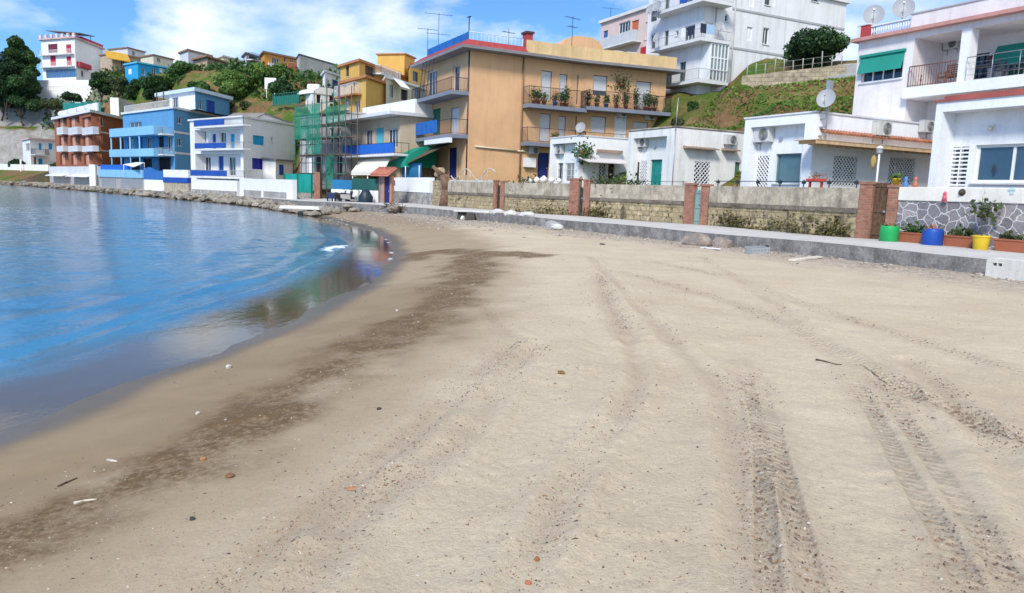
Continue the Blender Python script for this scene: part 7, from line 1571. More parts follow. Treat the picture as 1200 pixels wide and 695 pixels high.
for u in np.linspace(.1, FL.L - .1, 7): m = MB(); m.fbox(FL, u - .4, u + .4, zt + .36, zt + 1.3, -.1, .3); b.part('flower_tub', M('tub_white_red', (.66, .5, .5), .8, var=.3, scale=.8), m)
m = MB(); zz = FL.px(70, 41)[1]; m.hexa([FL.pt(1.5, zz + 1.4, -.5), FL.pt(FL.L + 1, zz + .2, -.5), FL.pt(FL.L + 1, zz + .2, -5), FL.pt(1.5, zz + 1.4, -5), FL.pt(1.5, zz + 1.6, -.5), FL.pt(FL.L + 1, zz + .4, -.5), FL.pt(FL.L + 1, zz + .4, -5), FL.pt(1.5, zz + 1.6, -5)])
for u in (2.2, FL.L): m.tube(FL.pt(u, zt + .3, -.8), FL.pt(u, zz + .3, -.8), .08, 6); m.tube(FL.pt(u, zt + .3, -4.5), FL.pt(u, zz + .3, -4.5), .08, 6)
b.part('solar_canopy', M('slate_grey'), m); m = MB(); m.fbox(FR, 3.0, FR.L, zt + .36, zt + .9, -2.5, .2); m.fbox(FR, 3.0, FR.L, zt + .91, zt + 1.05, -2.6, .3); b.part('red_parapet', redsh, m)
for y, x in ((65, 70), (79.5, 70)): z = FL.px(x, y)[1]; b.balcony(FL, 0, 0, 0, 0, 1.0, 'bars', slab_w, frame_w, u=(.2, FL.L - .2), z=(z, z + 1.3))
Fk = Facade(xy(30, 114, 190), xy(109, 114, 185)); m = MB(); z1, z2 = Fk.px(70, 106)[1], Fk.px(70, 93)[1]; o = empty('terrace', Fk.pt(Fk.L / 2, z1 - 2, -2), 'white stepped terrace below the hillside house with red shutters', 'terrace'); zz = Fk.px(70, 118)[1]
m.fbox(Fk, 0, Fk.L, zz - 3, z1, -5, 0); m.build('base_wall', white, o); m = MB(); m.fbox(Fk, 1, Fk.L - .6, z1 + .001, z2, -5, -1.2); m.build('upper_wall', white, o); m = MB(); m.hexa([Fk.pt(Fk.L * .9, z1 - 1, .02), Fk.pt(Fk.L * 1.1, z1 - 3.5, .02), Fk.pt(Fk.L * 1.1, z1 - 3.5, -.4), Fk.pt(Fk.L * .9, z1 - 1, -.4), Fk.pt(Fk.L * .9, z1 + .2, .02), Fk.pt(Fk.L * 1.1, z1 - 2.2, .02), Fk.pt(Fk.L * 1.1, z1 - 2.2, -.4), Fk.pt(Fk.L * .9, z1 + .2, -.4)]); m.build('ramp_wall', white, o); r = MB(); bars_rail(r, Fk, .3, Fk.L - .5, z1, .9, -.2, .5, .03, .04); r.build('railing', M('grey_rail'), o)
m = MB(); a, bb, c, e = Fk.rect(93, 74, 108, 80, -6); F_ = FR; uq = F_.px(94, 77, .8)[0]; zz = F_.px(100, 80, .8)[1]; m.fbox(F_, uq, uq + 6, zz, zz + 1.1, .003, .8); m.fbox(F_, uq + .1, uq + 5.9, zz + 1.101, zz + 1.25, .05, .75); m.build('red_flowers_box', redsh, b.root)
# red hedge box becomes part of the house

# ================================================================ HOUSES ALONG THE RIDGE
def hill_house(name, label, mat, pxA, pxC, pxB, ytop, ybase, D, left=(), right=(), roofm=None, dA=4, dB=6, over=.3, th=.3, deep=None, cat='house', drop=3):
    A, C, Bp = xy(pxA, ybase, D + dA), xy(pxC, ybase, D), xy(pxB, ybase, D + dB); FL, FR = Facade(A, C), Facade(C, Bp); zt = P(pxC, ytop, D).z; zb = P(pxC, ybase, D).z - drop
    b = Bld(name, label, cat, mat, (C.x, C.y, zb + drop)); b.face(FL, zb, zt, left); b.face(FR, zb, zt, right); Dd = A + (Bp - C); b.face(Facade(Bp, Dd), zb, zt); b.face(Facade(Dd, A), zb, zt); b.finish(); m = MB(); m.prism([tuple(p) for p in offs([A, C, Bp, Dd], over)], zt, zt + th); b.part('roof', roofm or slab_w, m); return b, FL, FR, zt
yel = M('ochre_yellow_render', (.62, .38, .10), .85, var=.08, streak=.15); tan = M('tan_render', (.45, .34, .24), .85, var=.12, streak=.2); crm = M('cream_render', (.62, .58, .46), .85, var=.08, streak=.2); gwh = M('grey_white_render', (.60, .60, .62), .85, var=.08, streak=.25)
tiled = M('brown_tile_roof', (.28, .17, .11), .9, var=.25, scale=3)
b, f1, f2, z = hill_house('house', 'ochre house with yellow awning roof, right of the red-shuttered hillside house', tan, 118, 132, 166, 63, 84, 188, right=[(142, 71, 146, 78, 'glass', {}), (152, 71, 156, 78, 'glass', {})], roofm=tiled); m = MB(); m.hexa([f2.pt(-2, z - 1.6, 1.8), f2.pt(f2.L * .5, z - 1.6, 1.8), f2.pt(f2.L * .5, z + .2, .2), f2.pt(-2, z + .2, .2), f2.pt(-2, z - 1.4, 1.8), f2.pt(f2.L * .5, z - 1.4, 1.8), f2.pt(f2.L * .5, z + .5, .2), f2.pt(-2, z + .5, .2)]); b.part('awning', M('yellow_canvas', (.62, .36, .05), .8), m)
hill_house('house', 'pale house with brown roof edge standing behind the ochre awning', gwh, 128, 150, 170, 56.5, 72, 205, right=[(155, 60, 158, 65, 'glass', {})], roofm=tiled)
hill_house('house', 'beige long house on the ridge above the turquoise house', crm, 165, 180, 203, 65, 76, 185, right=[(184, 68, 188, 73, 'glass', {})], roofm=tiled)
hill_house('house', 'low turquoise house on the slope left of the big trees', M('turquoise_render', (.02, .30, .55), .85, var=.1), 147, 162, 196, 74, 94, 163, left=[(150, 80, 154, 87, 'louver', dict(mat=frame_w))], right=[(166, 80, 170, 88, 'glass', {}), (178, 80, 183, 90, 'glass', {}), (187, 80, 191, 88, 'louver', dict(mat=frame_w))], roofm=M('cyan_roof', (.10, .42, .55), .8))
hill_house('house', 'grey-white house on the ridge, left of the brown hipped roof', gwh, 211, 221, 248, 59.5, 84, 148, right=[(226, 69, 229, 75, 'glass', {}), (236, 68, 239, 74, 'glass', {})], roofm=tiled)
hill_house('house', 'small beige house with brown roof edge among the ridge trees', tan, 229, 243, 264, 67.5, 84, 142, right=[(250, 72, 253, 77, 'glass', {})], roofm=tiled, over=.6)
hill_house('house', 'cream yellow house on the ridge left of the dark terraced house', M('pale_yellow_render', (.66, .60, .38), .85, streak=.15), 252, 262, 286, 66.5, 86, 150, right=[(270, 71, 273, 77, 'glass', {})], roofm=slab_w)
b, f1, f2, z = hill_house('house', 'two-level grey house with dark openings and open balconies on the ridge', gwh, 285, 289, 312, 63.5, 90, 138, right=[(292, 65, 301, 71, 'void', {}), (303, 65, 309, 71, 'glass', {}), (293, 75, 303, 81.5, 'void', {})], roofm=M('slate_grey')); zz = f2.px(300, 73.5)[1]; b.balcony(f2, 0, 0, 0, 0, 1.2, u=(.2, f2.L - .2), z=(zz, zz + 1.3)) 
b, f1, f2, z = hill_house('house', 'orange house with brick-red lower wall on the ridge', M('orange_render', (.60, .27, .06), .85, var=.08), 306, 310, 350, 62, 92, 134, right=[(319, 68, 327, 76, 'glass', dict(mull=2)), (332.5, 67, 335, 73, 'glass', dict(mull=0)), (340, 67, 344, 73, 'glass', {})], roofm=tiled); m = MB(); a, bb, c, e = f2.rect(336.5, 75, 347.5, 92); m.fbox(f2, a, bb, c - 2, e, .003, .3); b.part('red_wall', M('brick_red_render', (.50, .14, .08), .85), m); m = MB(); a, bb, c, e = f2.rect(314, 75, 330, 90); m.fbox(f2, a, bb, c - 2, e, .003, .25); b.part('pale_wall', gwh, m)
hill_house('concrete_building', 'blank stained concrete building on the ridge, beside the orange house', M('stained_ridge_concrete', (.52, .49, .45), .9, var=.15, scale=.5, streak=.7), 348, 351, 404, 64.5, 98, 128, roofm=M('dark_cap2', (.14, .12, .12), .9), over=.15, th=.2, dB=12, cat='building')
hill_house('house', 'small white house with one blue window below the concrete building', white, 378, 381, 404, 84.5, 112, 106, right=[(389.5, 94, 396.5, 104, 'louver', dict(mat=royal))], roofm=slab_w)
b, f1, f2, z = hill_house('house', 'white vaulted house with dark doorways below the blue-window house', white, 358, 366, 399, 109, 122, 101, right=[(371, 111, 376, 121, 'void', {}), (386, 110, 393, 120, 'louver', dict(mat=M('dark_red_shutter')))], dA=3, dB=3, th=.05, over=.1)
m = MB(); n = 10
for i in range(n):
    t0, t1 = math.pi * i / n, math.pi * (i + 1) / n; q = lambda t, d: f2.pt(f2.L * .5 - f2.L * .5 * math.cos(t), z + .05 + .9 * math.sin(t), d); m.quad(q(t0, .1), q(t1, .1), q(t1, -4), q(t0, -4)); m.poly([q(t0, .1), f2.pt(f2.L * .5, z + .05, .1), q(t1, .1)])
b.part('vault', white, m)
m = MB(); q = P(368, 106, 103); m.tube((q.x - .8, q.y, q.z + .3), (q.x + .8, q.y, q.z + .3), .55, 10); m.box(q.x - .6, q.x - .4, q.y - .3, q.y + .3, q.z - 1.4, q.z + .2); m.box(q.x + .4, q.x + .6, q.y - .3, q.y + .3, q.z - 1.4, q.z + .2); m.build('water_tank', frame_w, label='white water tank on a stand by the vaulted house', cat='water tank')
# yellow house
b, f1, f2, z = hill_house('house', 'ochre yellow house with balcony, front block below the terrace storey', yel, 399.5, 428.5, 451, 91.5, 138, 88, left=[(403, 95, 407, 106, 'shutter', dict(frame=brf, mat=M('sand_shutter', (.6, .5, .3), .6))), (414, 95, 418, 106, 'shutter', dict(frame=brf, mat=M('sand_shutter'))), (404, 118, 409, 132, 'shutter', dict(frame=brf)), (416, 118, 422, 132, 'glass', {})], roofm=M('orange_roof_edge', (.45, .20, .08), .85), dA=6, dB=5, over=.35)
zz = f1.px(412, 114)[1]; b.balcony(f1, 0, 0, 0, 0, 1.0, 'bars', M('orange_roof_edge'), M('pale_rail'), u=(.1, f1.L * .85), z=(zz, zz + 1.4))
b, f1, f2, z = hill_house('house', 'ochre yellow upper house with brown doors and white balcony behind the front block', yel, 399, 421, 478, 72.5, 100, 96, left=[(405, 77, 409, 90, 'glass', dict(frame=brf))], right=[(428, 78, 439, 92, 'louver', dict(mat=M('brown_door'))), (450, 80, 456, 92, 'glass', {}), (461, 78, 465, 90, 'glass', {})], roofm=M('orange_roof_edge'), dA=5, dB=14, over=.35)
zz = f2.px(457, 94)[1]; b.balcony(f2, 0, 0, 0, 0, 1.2, 'bars', slab_w, frame_w, u=(f2.px(445, 90, 1)[0], f2.px(469, 90, 1)[0]), z=(zz, zz + 1.2)); m = MB(); a, bb = f2.px(474, 72, .2)[0], f2.px(486, 72, .2)[0]; m.fbox(f2, a, bb, z - 1, f2.px(480, 67)[1], -4, .2); st = b.part('stair_tower', yel, m); m = MB(); m.fbox(f2, a - .2, bb + .2, f2.px(480, 67)[1], f2.px(480, 65.5)[1], -4.2, .4); b.part('tower_roof', M('orange_roof_edge'), m, st)
b, f1, f2, z = hill_house('house', 'cream house with white drop awning, half hidden by the orange block', crm, 450, 452, 500, 92, 140, 92, right=[(457, 100, 462, 115, 'glass', {}), (470, 105, 478, 118, 'void', {}), (486, 82 + 14, 494, 116, 'glass', {})], roofm=slab_w, dA=4, dB=10); a, bb, c, e = f2.rect(466, 92, 477, 104, .8); m = MB(); m.hexa([f2.pt(a - .5, c, 1.6), f2.pt(bb - .5, c, 1.6), f2.pt(bb - .5, c, 1.57), f2.pt(a - .5, c, 1.57), f2.pt(a, e, .05), f2.pt(bb, e, .05), f2.pt(bb, e, .02), f2.pt(a, e, .02)]); b.part('awning', frame_w, m)
b, f1, f2, z = hill_house('house', 'narrow ochre yellow house next to the left balconies of the orange block', yel, 478, 480, 500, 76, 140, 104, right=[(484, 84, 490, 96, 'glass', dict(frame=brf)), (484, 102, 490, 114, 'glass', dict(frame=brf))], roofm=M('orange_roof_edge'), over=.2)
m = MB(); q = P(317, 97, 122); m.box(q.x - .9, q.x + .9, q.y - .12, q.y + .12, q.z - 1.0, q.z + .75); m.box(q.x - .7, q.x - .6, q.y - .05, q.y + .05, q.z - 2.4, q.z - 1); m.box(q.x + .6, q.x + .7, q.y - .05, q.y + .05, q.z - 2.4, q.z - 1); m.build('white_board', frame_w, label='blank white board standing among bushes on the slope', cat='board')
Fz = Facade(xy(320, 116, 104), xy(350, 114, 100)); m = MB(); z0 = Fz.px(335, 119)[1]; bars_rail(m, Fz, 0, Fz.L, z0 - .5, 1.6, 0, .4, .03, .05); m.fbox(Fz, 0, Fz.L, z0 - .3, z0 + .8, -.06, -.03); m.build('green_fence', M('green_fence_paint', (.02, .16, .12), .7), label='green fence on the slope above the scaffolding', cat='fence')
Fz = Facade(xy(74, 124, 172), xy(118, 122, 168)); m = MB(); z0 = Fz.px(95, 126)[1]; bars_rail(m, Fz, 0, Fz.L, z0 - 1, 2.2, 0, .6, .03, .05); m.fbox(Fz, 0, Fz.L, z0 - 1.2, z0 + 1.0, -.06, -.03); m.build('green_fence', M('green_fence_paint2', (.02, .22, .19), .7), label='long teal green fence behind the brown building', cat='fence')
# ================================================================ TREES AND BUSHES
def at(px, py, d): v = P(px, py, d); return (v.x, v.y, v.z)
def rooted(px, py, d, drop=.5):
    v = P(px, py, d); return (v.x, v.y, max(-1, min(hz(v.x, v.y), v.z + 6)) - drop)
T = [  # px, top row, base row, depth, radius px, label, leaf
    (8, 60, 138, 181, 16, 'dark tree filling the lower left edge above the cliff foot', leaf_dark, 5000),
    (22, 42, 100, 186, 15, 'tall dark tree at the far left edge, beside the pale house', leaf_dark, 7000),
    (2, 70, 140, 184, 24, 'broad dark tree at the very left edge above the grey cliff', leaf_dark, 8000),
    (28, 74, 146, 183, 23, 'big dark tree left of the white terrace', leaf_dark, 9000),
    (37, 58, 100, 187, 10, 'smaller green tree touching the red-shuttered house', leaf_mid, 3500),
    (214, 72, 118, 140, 23, 'largest round green tree on the slope above the blue building', leaf_mid, 9000),
    (180, 88, 128, 137, 17, 'dark tree below the turquoise house', leaf_dark, 4500),
    (236, 97, 132, 128, 17, 'mid green tree between the largest tree and the pale bushy one', leaf_mid, 5500),
    (274, 84, 128, 126, 25, 'pale green bushy tree above the white apartment house', leaf_light, 8000),
    (252, 88, 110, 136, 13, 'small dark tree under the beige ridge house', leaf_dark, 4000),
    (318, 80, 104, 128, 22, 'bright green spreading tree below the orange ridge house', leaf_light, 6000),
    (330, 92, 122, 120, 15, 'dark round tree right of the blank white board', leaf_dark, 4500),
    (160, 94, 130, 150, 14, 'dark tree left of the slope above the brown building', leaf_dark, 3500),
    (122, 84, 124, 178, 13, 'dark tree on the slope right of the white terrace', leaf_dark, 3500),
    (143, 90, 122, 166, 12, 'olive green tree beside the turquoise house', leaf_olive, 3000),
    (437, 118, 138, 84, 0, '', None, 0)]
for i, (px, yt, yb, d, rp, lab, mat, n) in enumerate(T):
    if not lab: continue
    v = P(px, yb, d); k = d / F_PX; h = (yb - yt) * k; make_tree('broadleaf_tree', (v.x, v.y, v.z), h, rp * k, lab, mat, n=int(n * 1.5), leaf=.36 if d > 150 else .29, trunk=.3, seed=20 + i, squash=.8, nl=12, trunk_h=h * (.08 if px < 45 else .22), group='trees on the hillside')
B_ = [(300, 132, 104, 9, 7, 'dark green bush on the bare soil patch above the white building', leaf_dark), (318, 130, 100, 13, 11, 'bluish green bush left of the green slope fence', leaf_mid), (345, 104, 116, 9, 8, 'bush below the concrete ridge building, left', leaf_mid), (362, 102, 112, 10, 9, 'bush below the concrete ridge building, right', leaf_dark), (458, 127, 84, 10, 8, 'green hedge bush below the cream house with the drop awning', leaf_mid), (473, 128, 82, 9, 8, 'second hedge bush nearest the orange block', leaf_dark),
      (20, 196, 168, 10, 8, 'dark bush beside the small white house at the cliff foot', leaf_dark), (62, 197, 160, 6, 6, 'small bush right of the small white house', leaf_mid), (85, 120, 178, 13, 9, 'bush below the white terrace', leaf_dark), (62, 128, 182, 14, 10, 'scrubby bush on the cliff edge', leaf_olive), (40, 130, 182, 13, 12, 'dark bush hanging over the grey cliff', leaf_dark), (812, 108, 64, 8, 9, 'leafy plant below the corner balcony of the white block', leaf_mid), (797, 112, 62, 9, 10, 'tall leafy plant left below the corner balcony of the white block', leaf_olive), (360, 150, 84, 10, 8, 'bush behind the top of the scaffolding', leaf_mid),
      (140, 118, 158, 14, 9, 'wide dark bush on the slope behind the brown building', leaf_dark), (165, 116, 150, 12, 8, 'wide bush on the slope behind the brown building roof room', leaf_mid), (290, 116, 118, 9, 8, 'bush at the top of the bare soil patch', leaf_olive), (262, 126, 120, 12, 9, 'bush behind the blue rooftop room', leaf_dark)]
for i, (px, yb, d, rp, hp, lab, mat) in enumerate(B_):
    v = P(px, yb, d); k = d / F_PX; z = hz(v.x, v.y); z = v.z if abs(z - v.z) > 3 else min(z, v.z); make_bush('bush', (v.x, v.y, z - .2), rp * k, hp * k * 1.3, lab, mat, group='bushes on the hillside', n=1500 if d > 70 else 1100, leaf=.36 if d > 70 else .2, seed=60 + i)
# grass and scrub on the slope behind the white houses (stuff)
pts = []; nrs = []
for _ in range(60000):
    s, p = random.uniform(5, 52), random.uniform(27, 62); x, y = SP(s, p)
    pts.append((x, y))
P2 = np.array(pts); zz = hill_z(P2[:, 0], P2[:, 1]) + (fbm(P2[:, 0], P2[:, 1], .25, 111, 4) - .5) * 1.3
keep = fbm(P2[:, 0], P2[:, 1], .18, 131, 4) > .46; P2, zz = P2[keep], zz[keep]
nr = rng.normal(size=(len(P2), 3)) * .5 + np.array([0, 0, .3]); nr /= np.linalg.norm(nr, axis=1, keepdims=True)
leaf_mesh('slope_grass', np.column_stack([P2, zz + .08]), nr, .15, leafmat('grass_green', (.05, .12, .012), (.22, .30, .06)), None, loc=(0, 0, 0), tone=fbm(P2[:, 0], P2[:, 1], .3, 141, 3), label='bright green grass growing in patches on the slope behind the white houses', cat='grass', kind='stuff')
pts = np.column_stack([rng.uniform(-150, -20, 75000), rng.uniform(92, 200, 75000)]); hd2, _, hs2 = line_dist(pts[:, 0], pts[:, 1], FL_); ok = (hd2 * hs2 > 10); pts = pts[ok]; zz = hill_z(pts[:, 0], pts[:, 1]); kf = fbm(pts[:, 0], pts[:, 1], .09, 151, 4) > .40; pts, zz = pts[kf], zz[kf]
nr = rng.normal(size=(len(pts), 3)); nr /= np.linalg.norm(nr, axis=1, keepdims=True)
leaf_mesh('hillside_scrub', np.column_stack([pts, zz + np.abs(rng.normal(.45, .7, len(pts)))]), nr, .5, leaf_mid, None, loc=(0, 0, 0), tone=fbm(pts[:, 0], pts[:, 1], .2, 155, 3) * .8, label='low green scrub covering the far hillside between the houses', cat='scrub', kind='stuff')

# ================================================================ ON THE BEACH
def rubble(name, n, place, size, mat, label, cat, zoff=0., seed=0):
    """loose stones nobody could count, one object"""
    rr = random.Random(seed); m = MB()
    for i in range(n):
        x, y, k = place(rr); s = size * rr.uniform(.4, 1.3) * k; m.rock((x, y, sand_z(x, y) + s * .12 + zoff), s, s * rr.uniform(.6, 1.1), s * rr.uniform(.35, .7), seed + i, rr.uniform(0, 6), 1)
    me_ = m.build(name, mat, loc=(0, 0, 0), label=label, cat=cat, kind='stuff'); return me_
stone_b = M('shore_stone', (.27, .235, .19), .9, var=.45, scale=1.3, bump=.6, bscale=10, fine=.2)
far_s = SHORE; seg = np.array([q for q in SHORE if q[1] > 50 and q[1] < 175 and q[0] < -9])
def bank(rr):
    t = rr.random() ** 1.0 * (len(seg) - 1.001); i = int(t); a, c = seg[i], seg[i + 1]; x, y = a + (c - a) * (t - i); d = c - a; n = np.array([d[1], -d[0]]) / math.hypot(*d); o = rr.uniform(-.5, 3.9); return x + n[0] * o, y + n[1] * o, 1 + .25 * (math.hypot(x, y) > 70)
rubble('shore_rubble', 900, bank, .42, stone_b, 'brown rubble stones heaped along the waterline below the far houses', 'rubble', .1, 3)
def kerbfoot(rr):
    s = 6 + 42 * rr.random() ** .6; i = 0
    p = np.interp(s, [-40, 4, 20, 30, 40, 50], [18.6, 18.6, 18.4, 17.8, 16.8, 14.8]); x, y = SP(s, p - abs(rr.gauss(0, .9 if s < 20 else 1.0 + (s - 20) * .12)) - .05); return x, y, rr.choice((.5, .6, .8, 1.2))
rubble('kerb_rubble', 1500, kerbfoot, .075, M('kerb_stone', (.36, .31, .26), .9, var=.5, scale=6, bump=.5, fine=.2), 'small stones and crumbs strewn along the foot of the kerb', 'rubble', 0, 900)
# litter: flakes, chips, twigs, shells (stuff)
lit_m = bpy.data.materials.new('beach_litter'); N, L_, bs = nodes(lit_m); r = N.new('ShaderNodeValToRGB'); r.color_ramp.interpolation = 'CONSTANT'
cols = [(0, (.20, .125, .08)), (.26, (.27, .18, .12)), (.48, (.13, .085, .06)), (.60, (.34, .26, .18)), (.76, (.30, .16, .09)), (.82, (.07, .06, .055)), (.92, (.60, .56, .50)), (.96, (.46, .41, .34))]
for i, (p, c) in enumerate(cols):
    e = r.color_ramp.elements[i] if i < 2 else r.color_ramp.elements.new(p); e.position = p; e.color = (*c, 1)
L_.new(attr(N, 'tone'), r.inputs['Fac']); L_.new(r.outputs['Color'], bs.inputs['Base Color']); bs.inputs['Roughness'].default_value = .9
def litter(n_):
    xs, ys, ss = [], [], []; rr = random.Random(77)
    lines_ = [l for l, *_ in groove_l] + [l for l, _ in tread_l]
    while len(xs) < n_:
        q = rr.random()
        if q < .44:
            l = lines_[rr.randrange(len(lines_))]; t = rr.random() * (len(l) - 1.001); i = int(t); p = l[i] + (l[i + 1] - l[i]) * (t - i); x, y = p[0] + rr.gauss(0, .09), p[1] + rr.gauss(0, .09)
        elif q < .58:
            t = rr.random() * (len(weed_l) - 1.001); i = int(t); p = weed_l[i] + (weed_l[i + 1] - weed_l[i]) * (t - i); x, y = p[0] + rr.gauss(.1, .45), p[1] + rr.gauss(0, .4)
        elif q < .61:
            i = rr.randrange(len(SHORE) - 1); p = SHORE[i] + (SHORE[i + 1] - SHORE[i]) * rr.random(); x, y = p[0] + .55 + rr.gauss(0, .12), p[1] + rr.gauss(0, .1)
        else:
            d = 2.6 * (13 ** rr.random()); a = R(rr.uniform(-40, 44)); x, y = d * math.sin(a), d * math.cos(a)
        if y < 1.5 or math.hypot(x, y) > 34 or vnoise(np.array([x]), np.array([y]), .9, 163)[0] < rr.uniform(.1, .55): continue
        xs.append(x); ys.append(y); ss.append(rr.choice((.002, .0025, .003, .0035, .0045, .006, .009)) * (1 + .03 * y))
    return np.array(xs), np.array(ys), np.array(ss)
lx, ly, ls = litter(46000); dd, _, sg_ = line_dist(lx, ly, SHORE); ok = dd * sg_ > .3; dk, _, kg = line_dist(lx, ly, kl); ok &= ~((kg > 0)); lx, ly, ls = lx[ok], ly[ok], ls[ok]
def sand_zv(x, y):
    r_ = np.hypot(x, y); t = np.degrees(np.arctan2(x, y)); i = np.clip(np.searchsorted(rr_, r_), 0, len(rr_) - 1); j = np.clip(np.searchsorted(th, t), 0, len(th) - 2); return SANDZ[i, j]
n = len(lx); an = rng.uniform(0, 6.28, n); asp = rng.choice([1, 1.2, 1.6, 2.5, 4.5], n); hgt_ = ls * rng.uniform(.3, .8, n); zb_ = sand_zv(lx, ly)
V = np.zeros((n, 5, 3)); 
for k, (a, b_) in enumerate(((-1, -.6), (.9, -.7), (1.1, .6), (-.8, .8))):
    ux, uy = a * ls * asp ** .6 * .8, b_ * ls / asp ** .4 * .8; V[:, k, 0] = lx + ux * np.cos(an) - uy * np.sin(an); V[:, k, 1] = ly + ux * np.sin(an) + uy * np.cos(an); V[:, k, 2] = zb_ - .004
V[:, 4, 0] = lx + rng.normal(0, .2, n) * ls; V[:, 4, 1] = ly + rng.normal(0, .2, n) * ls; V[:, 4, 2] = zb_ + hgt_
base = np.arange(n)[:, None] * 5; tri = np.concatenate([base + np.array(q) for q in ((0, 1, 4), (1, 2, 4), (2, 3, 4), (3, 0, 4))], 1).reshape(-1, 3)
me = bpy.data.meshes.new('beach_litter'); me.vertices.add(n * 5); me.loops.add(tri.size); me.polygons.add(len(tri)); me.vertices.foreach_set('co', V.ravel().astype(np.float32)); me.loops.foreach_set('vertex_index', tri.ravel().astype(np.int32)); me.polygons.foreach_set('loop_start', np.arange(0, tri.size, 3, dtype=np.int32)); me.update(calc_edges=True)
tn = rng.uniform(0, 1, n); ta_ = me.attributes.new('tone', 'FLOAT', 'FACE'); ta_.data.foreach_set('value', np.repeat(tn, 4).astype(np.float32)); me.materials.append(lit_m)
o = bpy.data.objects.new('beach_litter', me); COL.objects.link(o); tag(o, 'brown flakes, pebbles, shell bits and twigs strewn over the sand', 'beach litter', kind='stuff')

def ground(px, py): x, y = G(px, py, 0); z = sand_z(x, y); x, y = G(px, py, z); return x, y, sand_z(x, y)
def kp(px, dy=0.):                       # on the kerb line at a pixel column
    r = ray(px, 270)
    for a, c in zip(kl[:-1], kl[1:]):
        d = c - a; det = d[0] * (-r[1]) + r[0] * d[1]; t = ((-a[0]) * (-r[1]) + r[0] * (-a[1])) / det; k = (d[0] * (-a[1]) - d[1] * (-a[0])) / det
        if 0 <= t <= 1 and k > 0: return Vector((a[0] + d[0] * t, a[1] + d[1] * t)) - P_ * dy
# white concrete block with square holes at the right edge
p0 = kp(1177, .55); p1 = p0 - S_ * 1.2; F = Facade(p0, p1); whb = M('chalky_concrete', (.62, .60, .55), .9, var=.15, streak=.4, bump=.4); m = MB(); zb_ = -.05; hs = [(F.L * .12, F.L * .20, .31, .38, .15), (F.L * .22, F.L * .30, .31, .38, .15), (F.L * .72, F.L * .80, .30, .37, .15)]
o = empty('concrete_block', (p0.x, p0.y, 0), 'chalky white concrete block with small square holes at the right edge of the beach', 'concrete block'); fwall(m, F, 0, F.L, zb_, .48, hs); q = [F.pt(0, 0, 0), F.pt(F.L, 0, 0), F.pt(F.L, 0, -.5), F.pt(0, 0, -.5)]
for a, c in ((1, 2), (2, 3), (3, 0)): fa = Facade(q[a].xy, q[c].xy); fwall(m, fa, 0, fa.L, zb_, .48)
m.poly([(v.x, v.y, .48) for v in q]); m.build('body', whb, o); m = MB()
for h in hs: m.quad(F.pt(h[0], h[2], -.149), F.pt(h[1], h[2], -.149), F.pt(h[1], h[3], -.149), F.pt(h[0], h[3], -.149))
m.build('hole', dark_in, o)
# grey plastic crates
def crate(px, py, rz, label, mat, L=.52, W=.34, H=.17):
    x, y, z = ground(px, py); m = MB(); t = .02; m.box(-L / 2, L / 2, -W / 2, W / 2, 0, t); 
    for y0, y1 in ((-W / 2, -W / 2 + t), (W / 2 - t, W / 2)): m.box(-L / 2, L / 2, y0, y1, t, H * .45); m.box(-L / 2, L / 2, y0, y1, H * .75, H); [m.box(-L / 2 + L * k / 5 - (.0 if k else 0), -L / 2 + L * k / 5 + .05 if k < 5 else L / 2, y0, y1, H * .45, H * .75) for k in range(5)]; m.box(L / 2 - .04, L / 2, y0, y1, H * .45, H * .75)
    for x0, x1 in ((-L / 2, -L / 2 + t), (L / 2 - t, L / 2)): m.box(x0, x1, -W / 2 + t, W / 2 - t, t, H * .45); m.box(x0, x1, -W / 2 + t, W / 2 - t, H * .75, H)
    o = m.build('plastic_crate', mat, loc=(0, 0, 0), label=label, cat='crate', group='grey crates on the beach'); o.location = (x, y, z); o.rotation_euler = (R(4), R(-3), rz); return o
cg = M('grey_plastic', (.33, .35, .36), .5, var=.1, bump=0); crate(887, 297, R(18), 'grey plastic crate lying nearer, on the sand below the kerb', cg, .62, .4, .2); crate(899, 291.5, R(40), 'grey plastic crate right behind the nearer one, against the kerb', cg, .62, .4, .22)
m = MB(); x, y, z = ground(896, 295); m.tube((x - .1, y, z + .1), (x + .12, y + .1, z + .16), .06, 8); m.build('dark_float', M('black_plastic', (.02, .02, .02), .5), label='small dark cylinder lying between the two grey crates', cat='float')
# broken slab pieces, boulders, planks
brs = M('brown_conglomerate', (.25, .205, .17), .95, var=.35, scale=3, bump=.8, bscale=14, fine=.2)
p = kp(838, .75); m = MB(); m.rock((p.x, p.y, .08), .74, .45, .38, 31, R(115), 2); m.build('boulder', brs, label='big brown conglomerate lump leaning on the kerb, left of the crates', cat='boulder')
p = kp(862, .55); m = MB(); m.rock((p.x, p.y, .10), .48, .36, .30, 35, R(100), 2); m.build('boulder', brs, label='smaller brown lump right of the big conglomerate lump', cat='boulder')
def plank(px0, py0, px1, py1, w, t, mat, label, name='plank', cat='plank'):
    a = Vector(ground(px0, py0)); c = Vector(ground(px1, py1)); d = (c - a); n = Vector((-d.y, d.x, 0)).normalized() * w / 2; up = Vector((0, 0, t)); a = a + Vector((0, 0, .01)); c = c + Vector((0, 0, .02)); m = MB(); m.hexa([a - n, c - n, c + n, a + n, a - n + up, c - n + up, c + n + up, a + n + up]); return m.build(name, mat, label=label, cat=cat, bevel=.004)
bleach = M('bleached_wood', (.60, .54, .45), .85, var=.2, scale=6)
plank(823, 290.5, 842, 293, .16, .04, M('white_panel', (.75, .74, .72), .6), 'flat white strip lying on the sand before the brown lumps'); plank(928, 307, 960, 303, .22, .05, bleach, 'pale plank lying on the sand right of the crates')
